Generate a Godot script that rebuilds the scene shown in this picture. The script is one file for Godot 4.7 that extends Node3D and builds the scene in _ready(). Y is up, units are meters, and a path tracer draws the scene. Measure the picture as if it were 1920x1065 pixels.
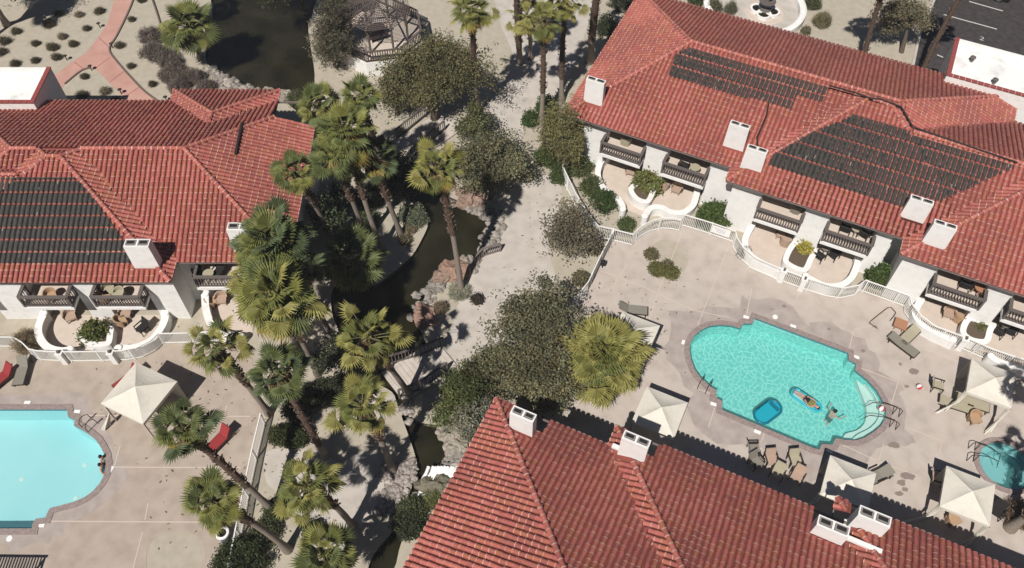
extends Node3D
# An aerial view of a resort: three tiled buildings, two pools, palms and a creek. x right, y up, z towards the viewer, metres.

const UR := Vector3(0.90924, 0, 0.41628)      # along the right-hand and front buildings
const VR := Vector3(-0.41628, 0, 0.90924)
const UL := Vector3(0.99986, 0, -0.01693)     # along the left-hand building
const VL := Vector3(0.01693, 0, 0.99986)
const SLOPE := 0.34
const EAVE := 5.0
var M := {}
var rng := RandomNumberGenerator.new()
var taken := {}
var cam_at := Vector3(0, 44, 0)
var cam_basis := Basis()
var tan_v := 0.338

# ---------------------------------------------------------------- mesh building
class MB:
	var v := PackedVector3Array()
	var n := PackedVector3Array()
	var c := PackedColorArray()
	var col := Color(1, 1, 1)
	func tri(a: Vector3, b: Vector3, d: Vector3) -> void:
		var nn := (d - a).cross(b - a).normalized()
		v.append(a); v.append(b); v.append(d)
		n.append(nn); n.append(nn); n.append(nn)
		c.append(col); c.append(col); c.append(col)
	func trin(a: Vector3, b: Vector3, d: Vector3, na: Vector3, nb: Vector3, nd: Vector3) -> void:
		if (d - a).cross(b - a).dot(na + nb + nd) < 0.0:      # keep the winding in step with the normals
			v.append(a); v.append(d); v.append(b)
			n.append(na); n.append(nd); n.append(nb)
		else:
			v.append(a); v.append(b); v.append(d)
			n.append(na); n.append(nb); n.append(nd)
		c.append(col); c.append(col); c.append(col)
	func quad(a: Vector3, b: Vector3, d: Vector3, e: Vector3) -> void:
		tri(a, b, d); tri(a, d, e)
	func box(at: Vector3, size: Vector3, b := Basis.IDENTITY) -> void:
		var h := size * 0.5
		var p := []
		for i in 8:
			p.append(at + b * Vector3(h.x if i & 1 else -h.x, h.y if i & 2 else -h.y, h.z if i & 4 else -h.z))
		quad(p[2], p[6], p[7], p[3]); quad(p[0], p[1], p[5], p[4])
		quad(p[4], p[5], p[7], p[6]); quad(p[1], p[0], p[2], p[3])
		quad(p[5], p[1], p[3], p[7]); quad(p[0], p[4], p[6], p[2])
	func bar(a: Vector3, b: Vector3, w: float, t: float) -> void:   # a straight bar from a to b, w wide and t thick
		var z := (b - a).normalized()
		var up := Vector3.UP if absf(z.y) < 0.95 else Vector3.RIGHT
		var x := up.cross(z).normalized()
		box((a + b) * 0.5, Vector3(w, t, a.distance_to(b)), Basis(x, z.cross(x), z))
	func tube(pts: Array, radii: Array, sides := 8, caps := true) -> void:
		var rings := []
		var last := Vector3(0.31, 0, 0.95)
		for i in pts.size():
			var t: Vector3 = (pts[mini(i + 1, pts.size() - 1)] - pts[maxi(i - 1, 0)]).normalized()
			var x := (last - t * last.dot(t))
			if x.length() < 0.05: x = Vector3(1, 0.1, 0) - t * t.x
			x = x.normalized(); last = x
			var y := t.cross(x)
			var ring := []
			for k in sides:
				var a := TAU * k / sides
				var d := x * cos(a) + y * sin(a)
				ring.append([pts[i] + d * radii[i], d])
			rings.append(ring)
		for i in rings.size() - 1:
			for k in sides:
				var a = rings[i][k]; var b = rings[i][(k + 1) % sides]; var d = rings[i + 1][(k + 1) % sides]; var e = rings[i + 1][k]
				trin(a[0], e[0], d[0], a[1], e[1], d[1]); trin(a[0], d[0], b[0], a[1], d[1], b[1])
		if caps:
			for i in [0, rings.size() - 1]:
				for k in range(1, sides - 1):
					tri(rings[i][0][0], rings[i][k][0], rings[i][k + 1][0])
	func lathe(prof: Array, sides := 16, at := Vector3.ZERO) -> void:   # prof: Vector2(radius, height)
		for i in prof.size() - 1:
			var p: Vector2 = prof[i]; var q: Vector2 = prof[i + 1]
			var d := (q - p).normalized()
			for k in sides:
				var a := TAU * k / sides; var b := TAU * (k + 1) / sides
				var ca := Vector3(cos(a), 0, sin(a)); var cb := Vector3(cos(b), 0, sin(b))
				var na := (ca * d.y + Vector3.UP * -d.x).normalized(); var nb := (cb * d.y + Vector3.UP * -d.x).normalized()
				var y0 := Vector3.UP * p.y + at; var y1 := Vector3.UP * q.y + at
				if p.x > 0.0: trin(y0 + ca * p.x, y1 + cb * q.x, y0 + cb * p.x, na, nb, nb)
				if q.x > 0.0: trin(y0 + ca * p.x, y1 + ca * q.x, y1 + cb * q.x, na, na, nb)
	func flat(poly: PackedVector2Array, y: float) -> void:
		var ix := Geometry2D.triangulate_polygon(poly)
		for k in range(0, ix.size(), 3):
			var a := poly[ix[k]]; var b := poly[ix[k + 1]]; var d := poly[ix[k + 2]]
			if (b - a).cross(d - a) < 0.0:
				var t := b; b = d; d = t
			tri(Vector3(a.x, y, a.y), Vector3(b.x, y, b.y), Vector3(d.x, y, d.y))
	func skirt(poly: PackedVector2Array, y0: float, y1: float, closed := true) -> void:
		for i in (poly.size() if closed else poly.size() - 1):
			var a := poly[i]; var b := poly[(i + 1) % poly.size()]
			quad(Vector3(a.x, y0, a.y), Vector3(a.x, y1, a.y), Vector3(b.x, y1, b.y), Vector3(b.x, y0, b.y))
	func slab(poly: PackedVector2Array, y0: float, y1: float) -> void:
		flat(poly, y1); skirt(poly, y0, y1)
	func ribbon(line: Array, w: float, y0: float, y1: float) -> void:   # a wall of width w along a plan line
		var l := PackedVector2Array(); var r := PackedVector2Array()
		for i in line.size():
			var t: Vector2 = (line[mini(i + 1, line.size() - 1)] - line[maxi(i - 1, 0)]).normalized()
			var s := Vector2(-t.y, t.x) * w * 0.5
			l.append(line[i] + s); r.append(line[i] - s)
		for i in line.size() - 1:
			quad(Vector3(l[i].x, y1, l[i].y), Vector3(l[i + 1].x, y1, l[i + 1].y), Vector3(r[i + 1].x, y1, r[i + 1].y), Vector3(r[i].x, y1, r[i].y))
			quad(Vector3(l[i].x, y0, l[i].y), Vector3(l[i].x, y1, l[i].y), Vector3(l[i + 1].x, y1, l[i + 1].y), Vector3(l[i + 1].x, y0, l[i + 1].y))
			quad(Vector3(r[i].x, y0, r[i].y), Vector3(r[i].x, y1, r[i].y), Vector3(r[i + 1].x, y1, r[i + 1].y), Vector3(r[i + 1].x, y0, r[i + 1].y))
		for i in [0, line.size() - 1]:
			quad(Vector3(l[i].x, y0, l[i].y), Vector3(l[i].x, y1, l[i].y), Vector3(r[i].x, y1, r[i].y), Vector3(r[i].x, y0, r[i].y))
	func add(other: Array, t: Transform3D, tint := Color(1, 1, 1)) -> void:   # [v, n, c] of another mesh
		var vv: PackedVector3Array = other[0]; var nn: PackedVector3Array = other[1]; var cc: PackedColorArray = other[2]
		v.append_array(t * vv)
		n.append_array(Transform3D(t.basis.orthonormalized(), Vector3.ZERO) * nn)
		if tint == Color(1, 1, 1): c.append_array(cc)
		else:
			for k in cc: c.append(k * tint)
	func mesh() -> ArrayMesh:
		var m := ArrayMesh.new()
		if v.is_empty(): return m
		var a := []; a.resize(Mesh.ARRAY_MAX)
		a[Mesh.ARRAY_VERTEX] = v; a[Mesh.ARRAY_NORMAL] = n; a[Mesh.ARRAY_COLOR] = c
		m.add_surface_from_arrays(Mesh.PRIMITIVE_TRIANGLES, a)
		return m

func mb(col := Color(1, 1, 1)) -> MB:
	var b := MB.new(); b.col = col
	return b

# ---------------------------------------------------------------- scene tree
func numbered(called: String) -> String:
	if not taken.has(called):
		taken[called] = 0
		return called
	taken[called] += 1
	return "%s_%03d" % [called, taken[called]]

func tag(o: Node3D, label: String, category: String, group := "") -> Node3D:
	o.set_meta("label", label); o.set_meta("category", category)
	if group: o.set_meta("group", group)
	return o

func thing(called: String, label: String, category: String, at := Vector3.ZERO, turn := 0.0, group := "") -> Node3D:
	var o := Node3D.new(); o.name = numbered(called); add_child(o)
	o.position = at; o.rotation.y = turn
	tag(o, label, category, group)
	return o

func obj(called: String, b, material: Material, parent: Node = null) -> MeshInstance3D:
	var o := MeshInstance3D.new()
	o.mesh = b.mesh() if b is MB else b
	o.material_override = material
	if parent == null or parent == self:
		o.name = numbered(called); add_child(o)
	else:
		var k := 0; var nm := called
		while parent.has_node(nm):
			k += 1; nm = "%s_%03d" % [called, k]
		o.name = nm; parent.add_child(o)
	return o

func part(called: String, parent: Node3D, at := Vector3.ZERO) -> Node3D:
	var o := Node3D.new(); o.position = at
	var k := 0; var nm := called
	while parent.has_node(nm):
		k += 1; nm = "%s_%03d" % [called, k]
	o.name = nm; parent.add_child(o)
	return o

func struct(called: String, b, material: Material) -> MeshInstance3D:
	var o := obj(called, b, material); o.set_meta("kind", "structure")
	return o

func copy(o: Node3D, at: Vector3, turn: float, label: String, size := 1.0) -> Node3D:
	var r: Node3D = o.duplicate()
	r.name = numbered(String(o.get_meta("base_name", o.name)))
	add_child(r); r.position = at; r.rotation = Vector3(0, turn, 0); r.scale = Vector3.ONE * size
	r.set_meta("label", label)
	return r

func lin(r: float, g: float, b: float) -> Color:
	return Color(r, g, b)

func v3(p: Vector2, y := 0.0) -> Vector3: return Vector3(p.x, y, p.y)
func rw(u: float, w: float, y := 0.0) -> Vector3: return UR * u + VR * w + Vector3.UP * y
func lw(u: float, w: float, y := 0.0) -> Vector3: return UL * u + VL * w + Vector3.UP * y
func p2(a: Array) -> PackedVector2Array: return PackedVector2Array(a)
func yaw_of(d: Vector3) -> float: return atan2(d.x, d.z)     # turn that takes +z to d
func rr(a: float, b: float) -> float: return rng.randf_range(a, b)
const YAW_R := -0.42935       # turn of the right-hand frame (x along UR)
const YAW_L := 0.01693

func seen(p: Vector3, margin := 0.12) -> bool:
	var q := cam_basis.inverse() * (p - cam_at)
	if q.z > -1.0: return false
	var y := q.y / -q.z / tan_v; var x := q.x / -q.z / (tan_v * 1.8028)
	return absf(x) < 1.0 + margin and absf(y) < 1.0 + margin

# ---------------------------------------------------------------- materials
func noise_tex(freq: float, ramp: Array, seed_no: int, kind := FastNoiseLite.TYPE_SIMPLEX_SMOOTH, octaves := 5, size := 512) -> NoiseTexture2D:
	var f := FastNoiseLite.new(); f.seed = seed_no; f.frequency = freq; f.noise_type = kind
	f.fractal_octaves = octaves
	if kind == FastNoiseLite.TYPE_CELLULAR:
		f.cellular_return_type = FastNoiseLite.RETURN_DISTANCE2_SUB
		f.domain_warp_enabled = true; f.domain_warp_amplitude = 46.0; f.domain_warp_frequency = 0.012; f.domain_warp_fractal_octaves = 3
	var g := Gradient.new(); g.offsets = PackedFloat32Array(); g.colors = PackedColorArray()
	var offs := PackedFloat32Array(); var cols := PackedColorArray()
	for i in ramp.size():
		offs.append(ramp[i][0]); cols.append((ramp[i][1] as Color).linear_to_srgb())
	g.offsets = offs; g.colors = cols
	var t := NoiseTexture2D.new(); t.width = size; t.height = size; t.seamless = true; t.noise = f; t.color_ramp = g
	return t

func mat(name_: String, col: Color, rough := 0.8, opts := {}) -> StandardMaterial3D:
	var m := StandardMaterial3D.new(); m.resource_name = name_
	m.albedo_color = col.linear_to_srgb(); m.roughness = rough
	m.cull_mode = BaseMaterial3D.CULL_DISABLED
	m.metallic_specular = opts.get("spec", 0.35)
	m.metallic = opts.get("metal", 0.0)
	m.vertex_color_use_as_albedo = opts.get("vc", false)
	if opts.has("tex"):
		m.albedo_texture = opts.tex
		m.uv1_triplanar = true; m.uv1_world_triplanar = true
		m.uv1_scale = Vector3.ONE * float(opts.get("scale", 0.25))
	if opts.has("backlight"):
		m.backlight_enabled = true; m.backlight = (opts.backlight as Color).linear_to_srgb()
	M[name_] = m
	return m

func bump_tex(freq: float, seed_no: int, strength := 4.0, kind := FastNoiseLite.TYPE_SIMPLEX_SMOOTH) -> NoiseTexture2D:
	var f := FastNoiseLite.new(); f.seed = seed_no; f.frequency = freq; f.noise_type = kind; f.fractal_octaves = 4
	var t := NoiseTexture2D.new(); t.width = 512; t.height = 512; t.seamless = true; t.noise = f; t.as_normal_map = true; t.bump_strength = strength
	return t

func caustic_tex() -> NoiseTexture2D:      # rippling sunlight painted as a bright web on the right pool's floor
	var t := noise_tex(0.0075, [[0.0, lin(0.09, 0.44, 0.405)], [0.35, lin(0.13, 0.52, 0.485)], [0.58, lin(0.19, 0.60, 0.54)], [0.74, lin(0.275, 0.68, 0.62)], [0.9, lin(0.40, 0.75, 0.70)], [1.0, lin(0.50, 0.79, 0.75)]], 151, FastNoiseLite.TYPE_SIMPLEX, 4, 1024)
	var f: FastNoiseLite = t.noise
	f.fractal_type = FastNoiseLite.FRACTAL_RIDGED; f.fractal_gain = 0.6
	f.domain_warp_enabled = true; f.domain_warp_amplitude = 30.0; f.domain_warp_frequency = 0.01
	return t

func materials() -> void:
	var W := Color(1, 1, 1)
	mat("gravel", W, 0.95, {"spec": 0.1, "scale": 0.11, "tex": noise_tex(0.012, [[0.0, lin(0.34, 0.305, 0.243)], [0.5, lin(0.375, 0.335, 0.272)], [1.0, lin(0.405, 0.365, 0.298)]], 3, FastNoiseLite.TYPE_SIMPLEX_SMOOTH, 7, 1024)})
	mat("deck_left", W, 0.85, {"spec": 0.2, "scale": 0.09, "tex": noise_tex(0.009, [[0.0, lin(0.315, 0.26, 0.215)], [0.5, lin(0.365, 0.305, 0.256)], [1.0, lin(0.405, 0.34, 0.288)]], 11, FastNoiseLite.TYPE_SIMPLEX_SMOOTH, 6, 1024)})
	mat("deck_right", W, 0.85, {"spec": 0.2, "scale": 0.08, "tex": noise_tex(0.009, [[0.0, lin(0.365, 0.315, 0.28)], [0.45, lin(0.425, 0.37, 0.33)], [1.0, lin(0.465, 0.41, 0.37)]], 21, FastNoiseLite.TYPE_SIMPLEX_SMOOTH, 6, 1024)})
	mat("coping", W, 0.8, {"spec": 0.25, "scale": 0.4, "tex": noise_tex(0.02, [[0.0, lin(0.20, 0.155, 0.145)], [1.0, lin(0.31, 0.25, 0.24)]], 5)})
	mat("joint", lin(0.50, 0.42, 0.36), 0.9)
	mat("walk", W, 0.85, {"spec": 0.2, "scale": 0.1, "tex": noise_tex(0.008, [[0.0, lin(0.38, 0.345, 0.305)], [0.5, lin(0.44, 0.40, 0.36)], [1.0, lin(0.48, 0.44, 0.40)]], 31, FastNoiseLite.TYPE_SIMPLEX_SMOOTH, 6, 1024)})
	mat("pink_path", W, 0.85, {"spec": 0.2, "scale": 0.1, "tex": noise_tex(0.01, [[0.0, lin(0.40, 0.225, 0.185)], [1.0, lin(0.48, 0.29, 0.245)]], 41)})
	mat("kerb", lin(0.14, 0.10, 0.085), 0.9)
	mat("patio", W, 0.8, {"spec": 0.2, "scale": 0.2, "tex": noise_tex(0.012, [[0.0, lin(0.48, 0.405, 0.345)], [1.0, lin(0.54, 0.465, 0.405)]], 51)})
	mat("asphalt", W, 0.9, {"spec": 0.2, "scale": 0.15, "tex": noise_tex(0.02, [[0.0, lin(0.038, 0.034, 0.034)], [1.0, lin(0.07, 0.062, 0.062)]], 61)})
	mat("paint", lin(0.5, 0.5, 0.48), 0.7)
	mat("stucco", W, 0.8, {"spec": 0.2, "scale": 0.3, "tex": noise_tex(0.01, [[0.0, lin(0.62, 0.61, 0.59)], [0.4, lin(0.70, 0.69, 0.675)], [1.0, lin(0.73, 0.725, 0.71)]], 71)})
	mat("stucco_dim", lin(0.46, 0.42, 0.36), 0.85)
	mat("flat_roof", W, 0.75, {"spec": 0.2, "scale": 0.12, "tex": noise_tex(0.008, [[0.0, lin(0.55, 0.54, 0.52)], [0.35, lin(0.74, 0.73, 0.71)], [1.0, lin(0.80, 0.79, 0.77)]], 77)})
	mat("glass_door", lin(0.03, 0.035, 0.04), 0.08, {"spec": 0.5})
	mat("tile", W, 0.75, {"vc": true, "spec": 0.3, "scale": 0.5, "tex": noise_tex(0.02, [[0.0, lin(0.72, 0.72, 0.72)], [0.5, lin(0.95, 0.95, 0.95)], [1.0, lin(1, 1, 1)]], 81, FastNoiseLite.TYPE_SIMPLEX_SMOOTH, 6)})
	mat("roof_base", lin(0.22, 0.06, 0.045), 0.9)
	mat("solar_mat", W, 0.55, {"vc": true, "spec": 0.4})
	mat("cap_red", lin(0.25, 0.06, 0.055), 0.8)
	mat("dark_wood", W, 0.8, {"scale": 0.8, "tex": noise_tex(0.03, [[0.0, lin(0.030, 0.022, 0.02)], [1.0, lin(0.075, 0.055, 0.05)]], 91)})
	mat("grey_wood", W, 0.85, {"scale": 0.8, "tex": noise_tex(0.03, [[0.0, lin(0.12, 0.095, 0.09)], [1.0, lin(0.22, 0.18, 0.165)]], 92)})
	mat("rail_grey", lin(0.115, 0.098, 0.092), 0.7)
	mat("flue_grey", lin(0.22, 0.20, 0.19), 0.85)
	mat("gazebo_wood", lin(0.105, 0.082, 0.075), 0.85)
	mat("dark", lin(0.018, 0.017, 0.017), 0.7)
	mat("white_metal", lin(0.72, 0.71, 0.69), 0.5)
	mat("bronze", lin(0.06, 0.045, 0.035), 0.45, {"metal": 0.5})
	mat("steel", lin(0.45, 0.45, 0.45), 0.25, {"metal": 0.9})
	mat("canvas", W, 0.9, {"spec": 0.1, "scale": 0.4, "tex": noise_tex(0.01, [[0.0, lin(0.60, 0.56, 0.49)], [1.0, lin(0.68, 0.645, 0.575)]], 101), "backlight": lin(0.18, 0.17, 0.15)})
	mat("canvas_dark", lin(0.40, 0.37, 0.32), 0.9)
	mat("sling_grey", lin(0.20, 0.185, 0.155), 0.85)
	mat("sling_khaki", lin(0.33, 0.30, 0.22), 0.85)
	mat("sling_tan", lin(0.36, 0.26, 0.20), 0.85)
	mat("wicker", lin(0.36, 0.24, 0.15), 0.85)
	mat("teak", lin(0.34, 0.17, 0.10), 0.7)
	mat("red_cloth", lin(0.25, 0.03, 0.032), 0.85)
	mat("soil", lin(0.10, 0.075, 0.055), 0.95)
	mat("bark", W, 0.95, {"vc": true, "scale": 0.6, "tex": noise_tex(0.03, [[0.0, lin(0.45, 0.45, 0.45)], [1.0, lin(1, 1, 1)]], 111)})
	mat("leaf", W, 0.6, {"vc": true, "spec": 0.35, "backlight": lin(0.45, 0.45, 0.4)})
	mat("frond", W, 0.6, {"vc": true, "spec": 0.35, "backlight": lin(0.3, 0.3, 0.25)})
	mat("rock", W, 0.9, {"vc": true, "spec": 0.15, "scale": 0.5, "tex": noise_tex(0.02, [[0.0, lin(0.45, 0.45, 0.45)], [1.0, lin(1, 1, 1)]], 121)})
	mat("creek_bed", lin(0.07, 0.06, 0.05), 0.95)
	mat("creek_water", W, 0.08, {"spec": 0.35, "scale": 0.06, "tex": noise_tex(0.01, [[0.0, lin(0.010, 0.0095, 0.005)], [1.0, lin(0.028, 0.025, 0.013)]], 131)})
	mat("white_water", lin(0.75, 0.75, 0.74), 0.6)
	mat("pool_left", W, 0.5, {"spec": 0.2, "scale": 0.06, "tex": noise_tex(0.006, [[0.0, lin(0.285, 0.60, 0.63)], [1.0, lin(0.35, 0.66, 0.68)]], 141)})
	mat("pool_right", W, 0.5, {"spec": 0.2, "scale": 0.25, "tex": caustic_tex()})  # floor colour carries the painted web of rippling light
	mat("pool_step", W, 0.5, {"spec": 0.2, "scale": 0.3, "tex": noise_tex(0.02, [[0.0, lin(0.48, 0.66, 0.61)], [1.0, lin(0.60, 0.72, 0.68)]], 152)})
	mat("spa_floor", lin(0.20, 0.44, 0.46), 0.6)
	mat("tile_band", lin(0.04, 0.16, 0.19), 0.3)
	var w := mat("pool_water", lin(0.18, 0.58, 0.53), 0.03, {"spec": 0.5})
	w.transparency = BaseMaterial3D.TRANSPARENCY_ALPHA; w.albedo_color.a = 0.2
	w.uv1_triplanar = true; w.uv1_world_triplanar = true; w.uv1_scale = Vector3.ONE * 0.35
	w.normal_enabled = true; w.normal_texture = bump_tex(0.02, 9, 3.0); w.normal_scale = 0.25
	var w2 := mat("calm_water", lin(0.28, 0.58, 0.60), 0.03, {"spec": 0.5})
	w2.transparency = BaseMaterial3D.TRANSPARENCY_ALPHA; w2.albedo_color.a = 0.13
	mat("skin", lin(0.48, 0.27, 0.19), 0.6)
	mat("skin_vc", W, 0.6, {"vc": true})
	mat("hair", lin(0.012, 0.01, 0.009), 0.6)
	mat("swim_dark", lin(0.02, 0.02, 0.03), 0.7)
	mat("swim_olive", lin(0.15, 0.17, 0.06), 0.7)
	mat("raft_blue", lin(0.015, 0.30, 0.40), 0.3)
	mat("raft_rim", lin(0.008, 0.14, 0.20), 0.3)
	mat("raft_aqua", lin(0.22, 0.58, 0.60), 0.3)
	mat("raft_edge", lin(0.03, 0.36, 0.46), 0.3)
	mat("ball_red", lin(0.5, 0.05, 0.06), 0.4)
	mat("ball_white", lin(0.75, 0.73, 0.72), 0.4)
	mat("car_black", lin(0.012, 0.012, 0.014), 0.2, {"spec": 0.6})
	mat("rubber", lin(0.02, 0.02, 0.02), 0.8)
	mat("bin_blue", lin(0.14, 0.17, 0.26), 0.6)
	mat("stone_pale", W, 0.85, {"scale": 0.3, "tex": noise_tex(0.01, [[0.0, lin(0.42, 0.37, 0.33)], [1.0, lin(0.52, 0.47, 0.42)]], 161)})
	mat("deck_wet", W, 0.7, {"spec": 0.3, "scale": 0.1, "tex": noise_tex(0.02, [[0.0, lin(0.29, 0.245, 0.225)], [0.5, lin(0.345, 0.295, 0.27)], [1.0, lin(0.39, 0.34, 0.31)]], 171, FastNoiseLite.TYPE_SIMPLEX_SMOOTH, 6)})
	mat("stain", lin(0.215, 0.175, 0.155), 0.7)
	mat("yellow", lin(0.5, 0.4, 0.08), 0.8)
	mat("ink", lin(0.25, 0.3, 0.42), 0.7)

# ---------------------------------------------------------------- ground, pools, creek
func cut(pieces: Array, hole: PackedVector2Array) -> Array:      # takes a hole out of plan polygons; pieces are split at the hole so that none holds an island
	var mid := 0.0
	for p in hole: mid += p.x / hole.size()
	var out := []
	for half in [p2([Vector2(-900, -900), Vector2(mid, -900), Vector2(mid, 900), Vector2(-900, 900)]), p2([Vector2(mid, -900), Vector2(900, -900), Vector2(900, 900), Vector2(mid, 900)])]:
		for piece in pieces:
			for q in Geometry2D.intersect_polygons(piece, half):
				if Geometry2D.is_polygon_clockwise(q): continue
				for s in Geometry2D.clip_polygons(q, hole):
					if s.size() > 2 and not Geometry2D.is_polygon_clockwise(s): out.append(s)
	return out

func ccw(a: Array) -> PackedVector2Array:
	var p := PackedVector2Array(a)
	if Geometry2D.is_polygon_clockwise(p): p.reverse()
	return p

func sheet(called: String, pieces: Array, y: float, m: Material, drop := 0.0) -> MeshInstance3D:
	var b := mb()
	for p in pieces:
		b.flat(p, y)
		if drop > 0.0: b.skirt(p, y - drop, y)
	return struct(called, b, m)

func smooth_line(a: Array, closed: bool, steps := 4) -> Array:     # Catmull-Rom through plan points
	var out := []
	var n := a.size()
	for i in (n if closed else n - 1):
		var p0: Vector2 = a[(i - 1 + n) % n] if closed else a[maxi(i - 1, 0)]
		var p1: Vector2 = a[i]; var p2_: Vector2 = a[(i + 1) % n]
		var p3: Vector2 = a[(i + 2) % n] if closed else a[mini(i + 2, n - 1)]
		for k in steps:
			out.append(p1.cubic_interpolate(p2_, p0, p3, float(k) / steps))
	if not closed: out.append(a[n - 1])
	return out

var pool_l: PackedVector2Array
var pool_r: PackedVector2Array
var spa: PackedVector2Array
var pond: PackedVector2Array
var brook: PackedVector2Array

func offset_poly(p: PackedVector2Array, d: float) -> PackedVector2Array:
	var r := Geometry2D.offset_polygon(p, d, Geometry2D.JOIN_MITER)
	return ccw(Array(r[0]))

func basin(called: String, outline: PackedVector2Array, depth: float, water_y: float, m: Material, water: Material, label: String, water_grid := false) -> Node3D:
	var o := thing(called, label, "pool")
	var b := mb(); b.flat(outline, -depth); b.skirt(outline, -depth, -0.16)
	obj("basin", b, m, o)
	var t := mb(); t.skirt(outline, -0.16, 0.02)
	obj("waterline_tiles", t, M.tile_band, o)
	var c := mb()
	var outer := offset_poly(outline, 0.34)
	for s in cut([outer], outline): c.flat(s, 0.05)
	c.skirt(outer, 0.0, 0.05); c.skirt(outline, 0.0, 0.05)
	obj("coping", c, M.coping, o)
	var w := mb(); w.flat(outline, water_y)
	obj("water", w, water, o)
	return o

func ground() -> void:
	pool_l = ccw([Vector2(-39.98, -22.68), Vector2(-25.88, -22.86), Vector2(-25.66, -22.38), Vector2(-25.20, -22.21), Vector2(-25.15, -21.84), Vector2(-24.67, -21.61), Vector2(-24.08, -21.28), Vector2(-23.58, -20.92), Vector2(-23.17, -20.46), Vector2(-22.81, -19.98), Vector2(-22.61, -19.50), Vector2(-22.51, -18.86), Vector2(-22.60, -18.36), Vector2(-22.84, -17.89), Vector2(-23.17, -17.55), Vector2(-23.67, -17.27), Vector2(-24.32, -17.06), Vector2(-24.85, -16.90), Vector2(-24.92, -16.69), Vector2(-24.93, -16.36), Vector2(-25.42, -16.30), Vector2(-25.51, -16.06), Vector2(-25.46, -15.77), Vector2(-36.47, -15.58)])
	pool_r = ccw([Vector2(14.35, -29.06), Vector2(13.78, -29.25), Vector2(13.11, -29.30), Vector2(12.43, -29.19), Vector2(11.82, -28.86), Vector2(11.36, -28.42), Vector2(11.06, -27.83), Vector2(10.97, -27.29), Vector2(10.99, -26.68), Vector2(11.14, -26.00), Vector2(11.37, -25.52), Vector2(11.65, -25.20), Vector2(11.90, -24.87), Vector2(12.28, -24.62), Vector2(12.12, -24.12), Vector2(12.50, -23.91), Vector2(12.41, -23.31), Vector2(17.23, -20.96), Vector2(17.60, -20.86), Vector2(17.82, -21.20), Vector2(18.43, -21.17), Vector2(18.67, -21.58), Vector2(19.20, -21.48), Vector2(19.80, -21.44), Vector2(20.34, -21.63), Vector2(20.98, -22.01), Vector2(21.48, -22.39), Vector2(21.84, -22.84), Vector2(22.05, -23.40), Vector2(22.01, -24.00), Vector2(21.82, -24.75), Vector2(21.44, -25.43), Vector2(21.06, -25.87), Vector2(20.86, -26.13), Vector2(21.03, -26.58), Vector2(20.64, -26.84), Vector2(20.72, -27.34), Vector2(15.41, -29.84), Vector2(15.18, -29.43), Vector2(14.61, -29.42)])
	spa = PackedVector2Array()
	var sc: Vector3 = Vector3(27.92, 0.00, -20.01)
	for k in 40: spa.append(Vector2(sc.x, sc.z) + Vector2(cos(TAU * k / 40), sin(TAU * k / 40)) * 1.42)
	spa = ccw(Array(spa))
	pond = ccw(smooth_line([Vector2(-28.57, -69.52), Vector2(-26.73, -63.86), Vector2(-25.62, -60.10), Vector2(-25.28, -56.56), Vector2(-24.88, -54.40), Vector2(-23.91, -53.11), Vector2(-22.48, -51.98), Vector2(-21.36, -50.99), Vector2(-19.64, -50.27), Vector2(-17.88, -49.69), Vector2(-16.81, -48.68), Vector2(-15.78, -48.10), Vector2(-13.02, -47.15), Vector2(-10.43, -45.48), Vector2(-8.65, -43.41), Vector2(-7.36, -41.83), Vector2(-6.13, -40.71), Vector2(-4.19, -39.72), Vector2(-2.55, -38.75), Vector2(-1.23, -38.19), Vector2(-1.00, -37.32), Vector2(-1.41, -36.37), Vector2(-1.61, -35.71), Vector2(-2.17, -35.06), Vector2(-2.56, -33.97), Vector2(-3.24, -33.47), Vector2(-4.13, -32.98), Vector2(-5.02, -32.14), Vector2(-5.57, -31.16), Vector2(-5.80, -30.04), Vector2(-5.78, -28.94), Vector2(-5.31, -27.84), Vector2(-5.20, -27.26), Vector2(-5.56, -25.93), Vector2(-5.91, -24.64), Vector2(-6.03, -23.39), Vector2(-5.42, -22.36), Vector2(-3.67, -22.04), Vector2(-3.27, -21.50), Vector2(-3.02, -20.78), Vector2(-3.13, -19.99), Vector2(-3.59, -19.09), Vector2(-4.21, -17.99), Vector2(-4.76, -16.78), Vector2(-5.66, -15.45), Vector2(-6.05, -13.62), Vector2(-7.26, -13.33), Vector2(-7.12, -14.58), Vector2(-6.00, -16.17), Vector2(-5.63, -17.52), Vector2(-5.34, -18.60), Vector2(-5.17, -19.45), Vector2(-5.50, -20.61), Vector2(-6.07, -22.01), Vector2(-6.65, -23.38), Vector2(-7.05, -24.27), Vector2(-8.23, -24.98), Vector2(-9.50, -26.26), Vector2(-10.56, -28.17), Vector2(-11.40, -29.96), Vector2(-11.56, -31.84), Vector2(-10.60, -32.50), Vector2(-8.99, -32.09), Vector2(-7.88, -33.10), Vector2(-6.76, -34.45), Vector2(-6.16, -35.92), Vector2(-5.80, -37.44), Vector2(-6.35, -38.55), Vector2(-7.99, -40.27), Vector2(-9.87, -42.06), Vector2(-12.01, -43.90), Vector2(-14.38, -45.41), Vector2(-15.40, -46.94), Vector2(-15.56, -49.61), Vector2(-15.86, -52.73), Vector2(-16.66, -56.03), Vector2(-17.35, -59.17), Vector2(-17.20, -61.74), Vector2(-17.90, -69.73)], true, 3))
	var pieces := [ccw([Vector2(-260, -320), Vector2(260, -320), Vector2(260, 200), Vector2(-260, 200)])]
	for h in [pool_l, pool_r, spa, pond]: pieces = cut(pieces, h)
	sheet("ground", pieces, 0.0, M.gravel)
	# creek: bed, banks, dark water
	var whole := Geometry2D.intersect_polygons(pond, p2([Vector2(-300, -300), Vector2(300, -300), Vector2(300, 300), Vector2(-300, 300)]))
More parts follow.
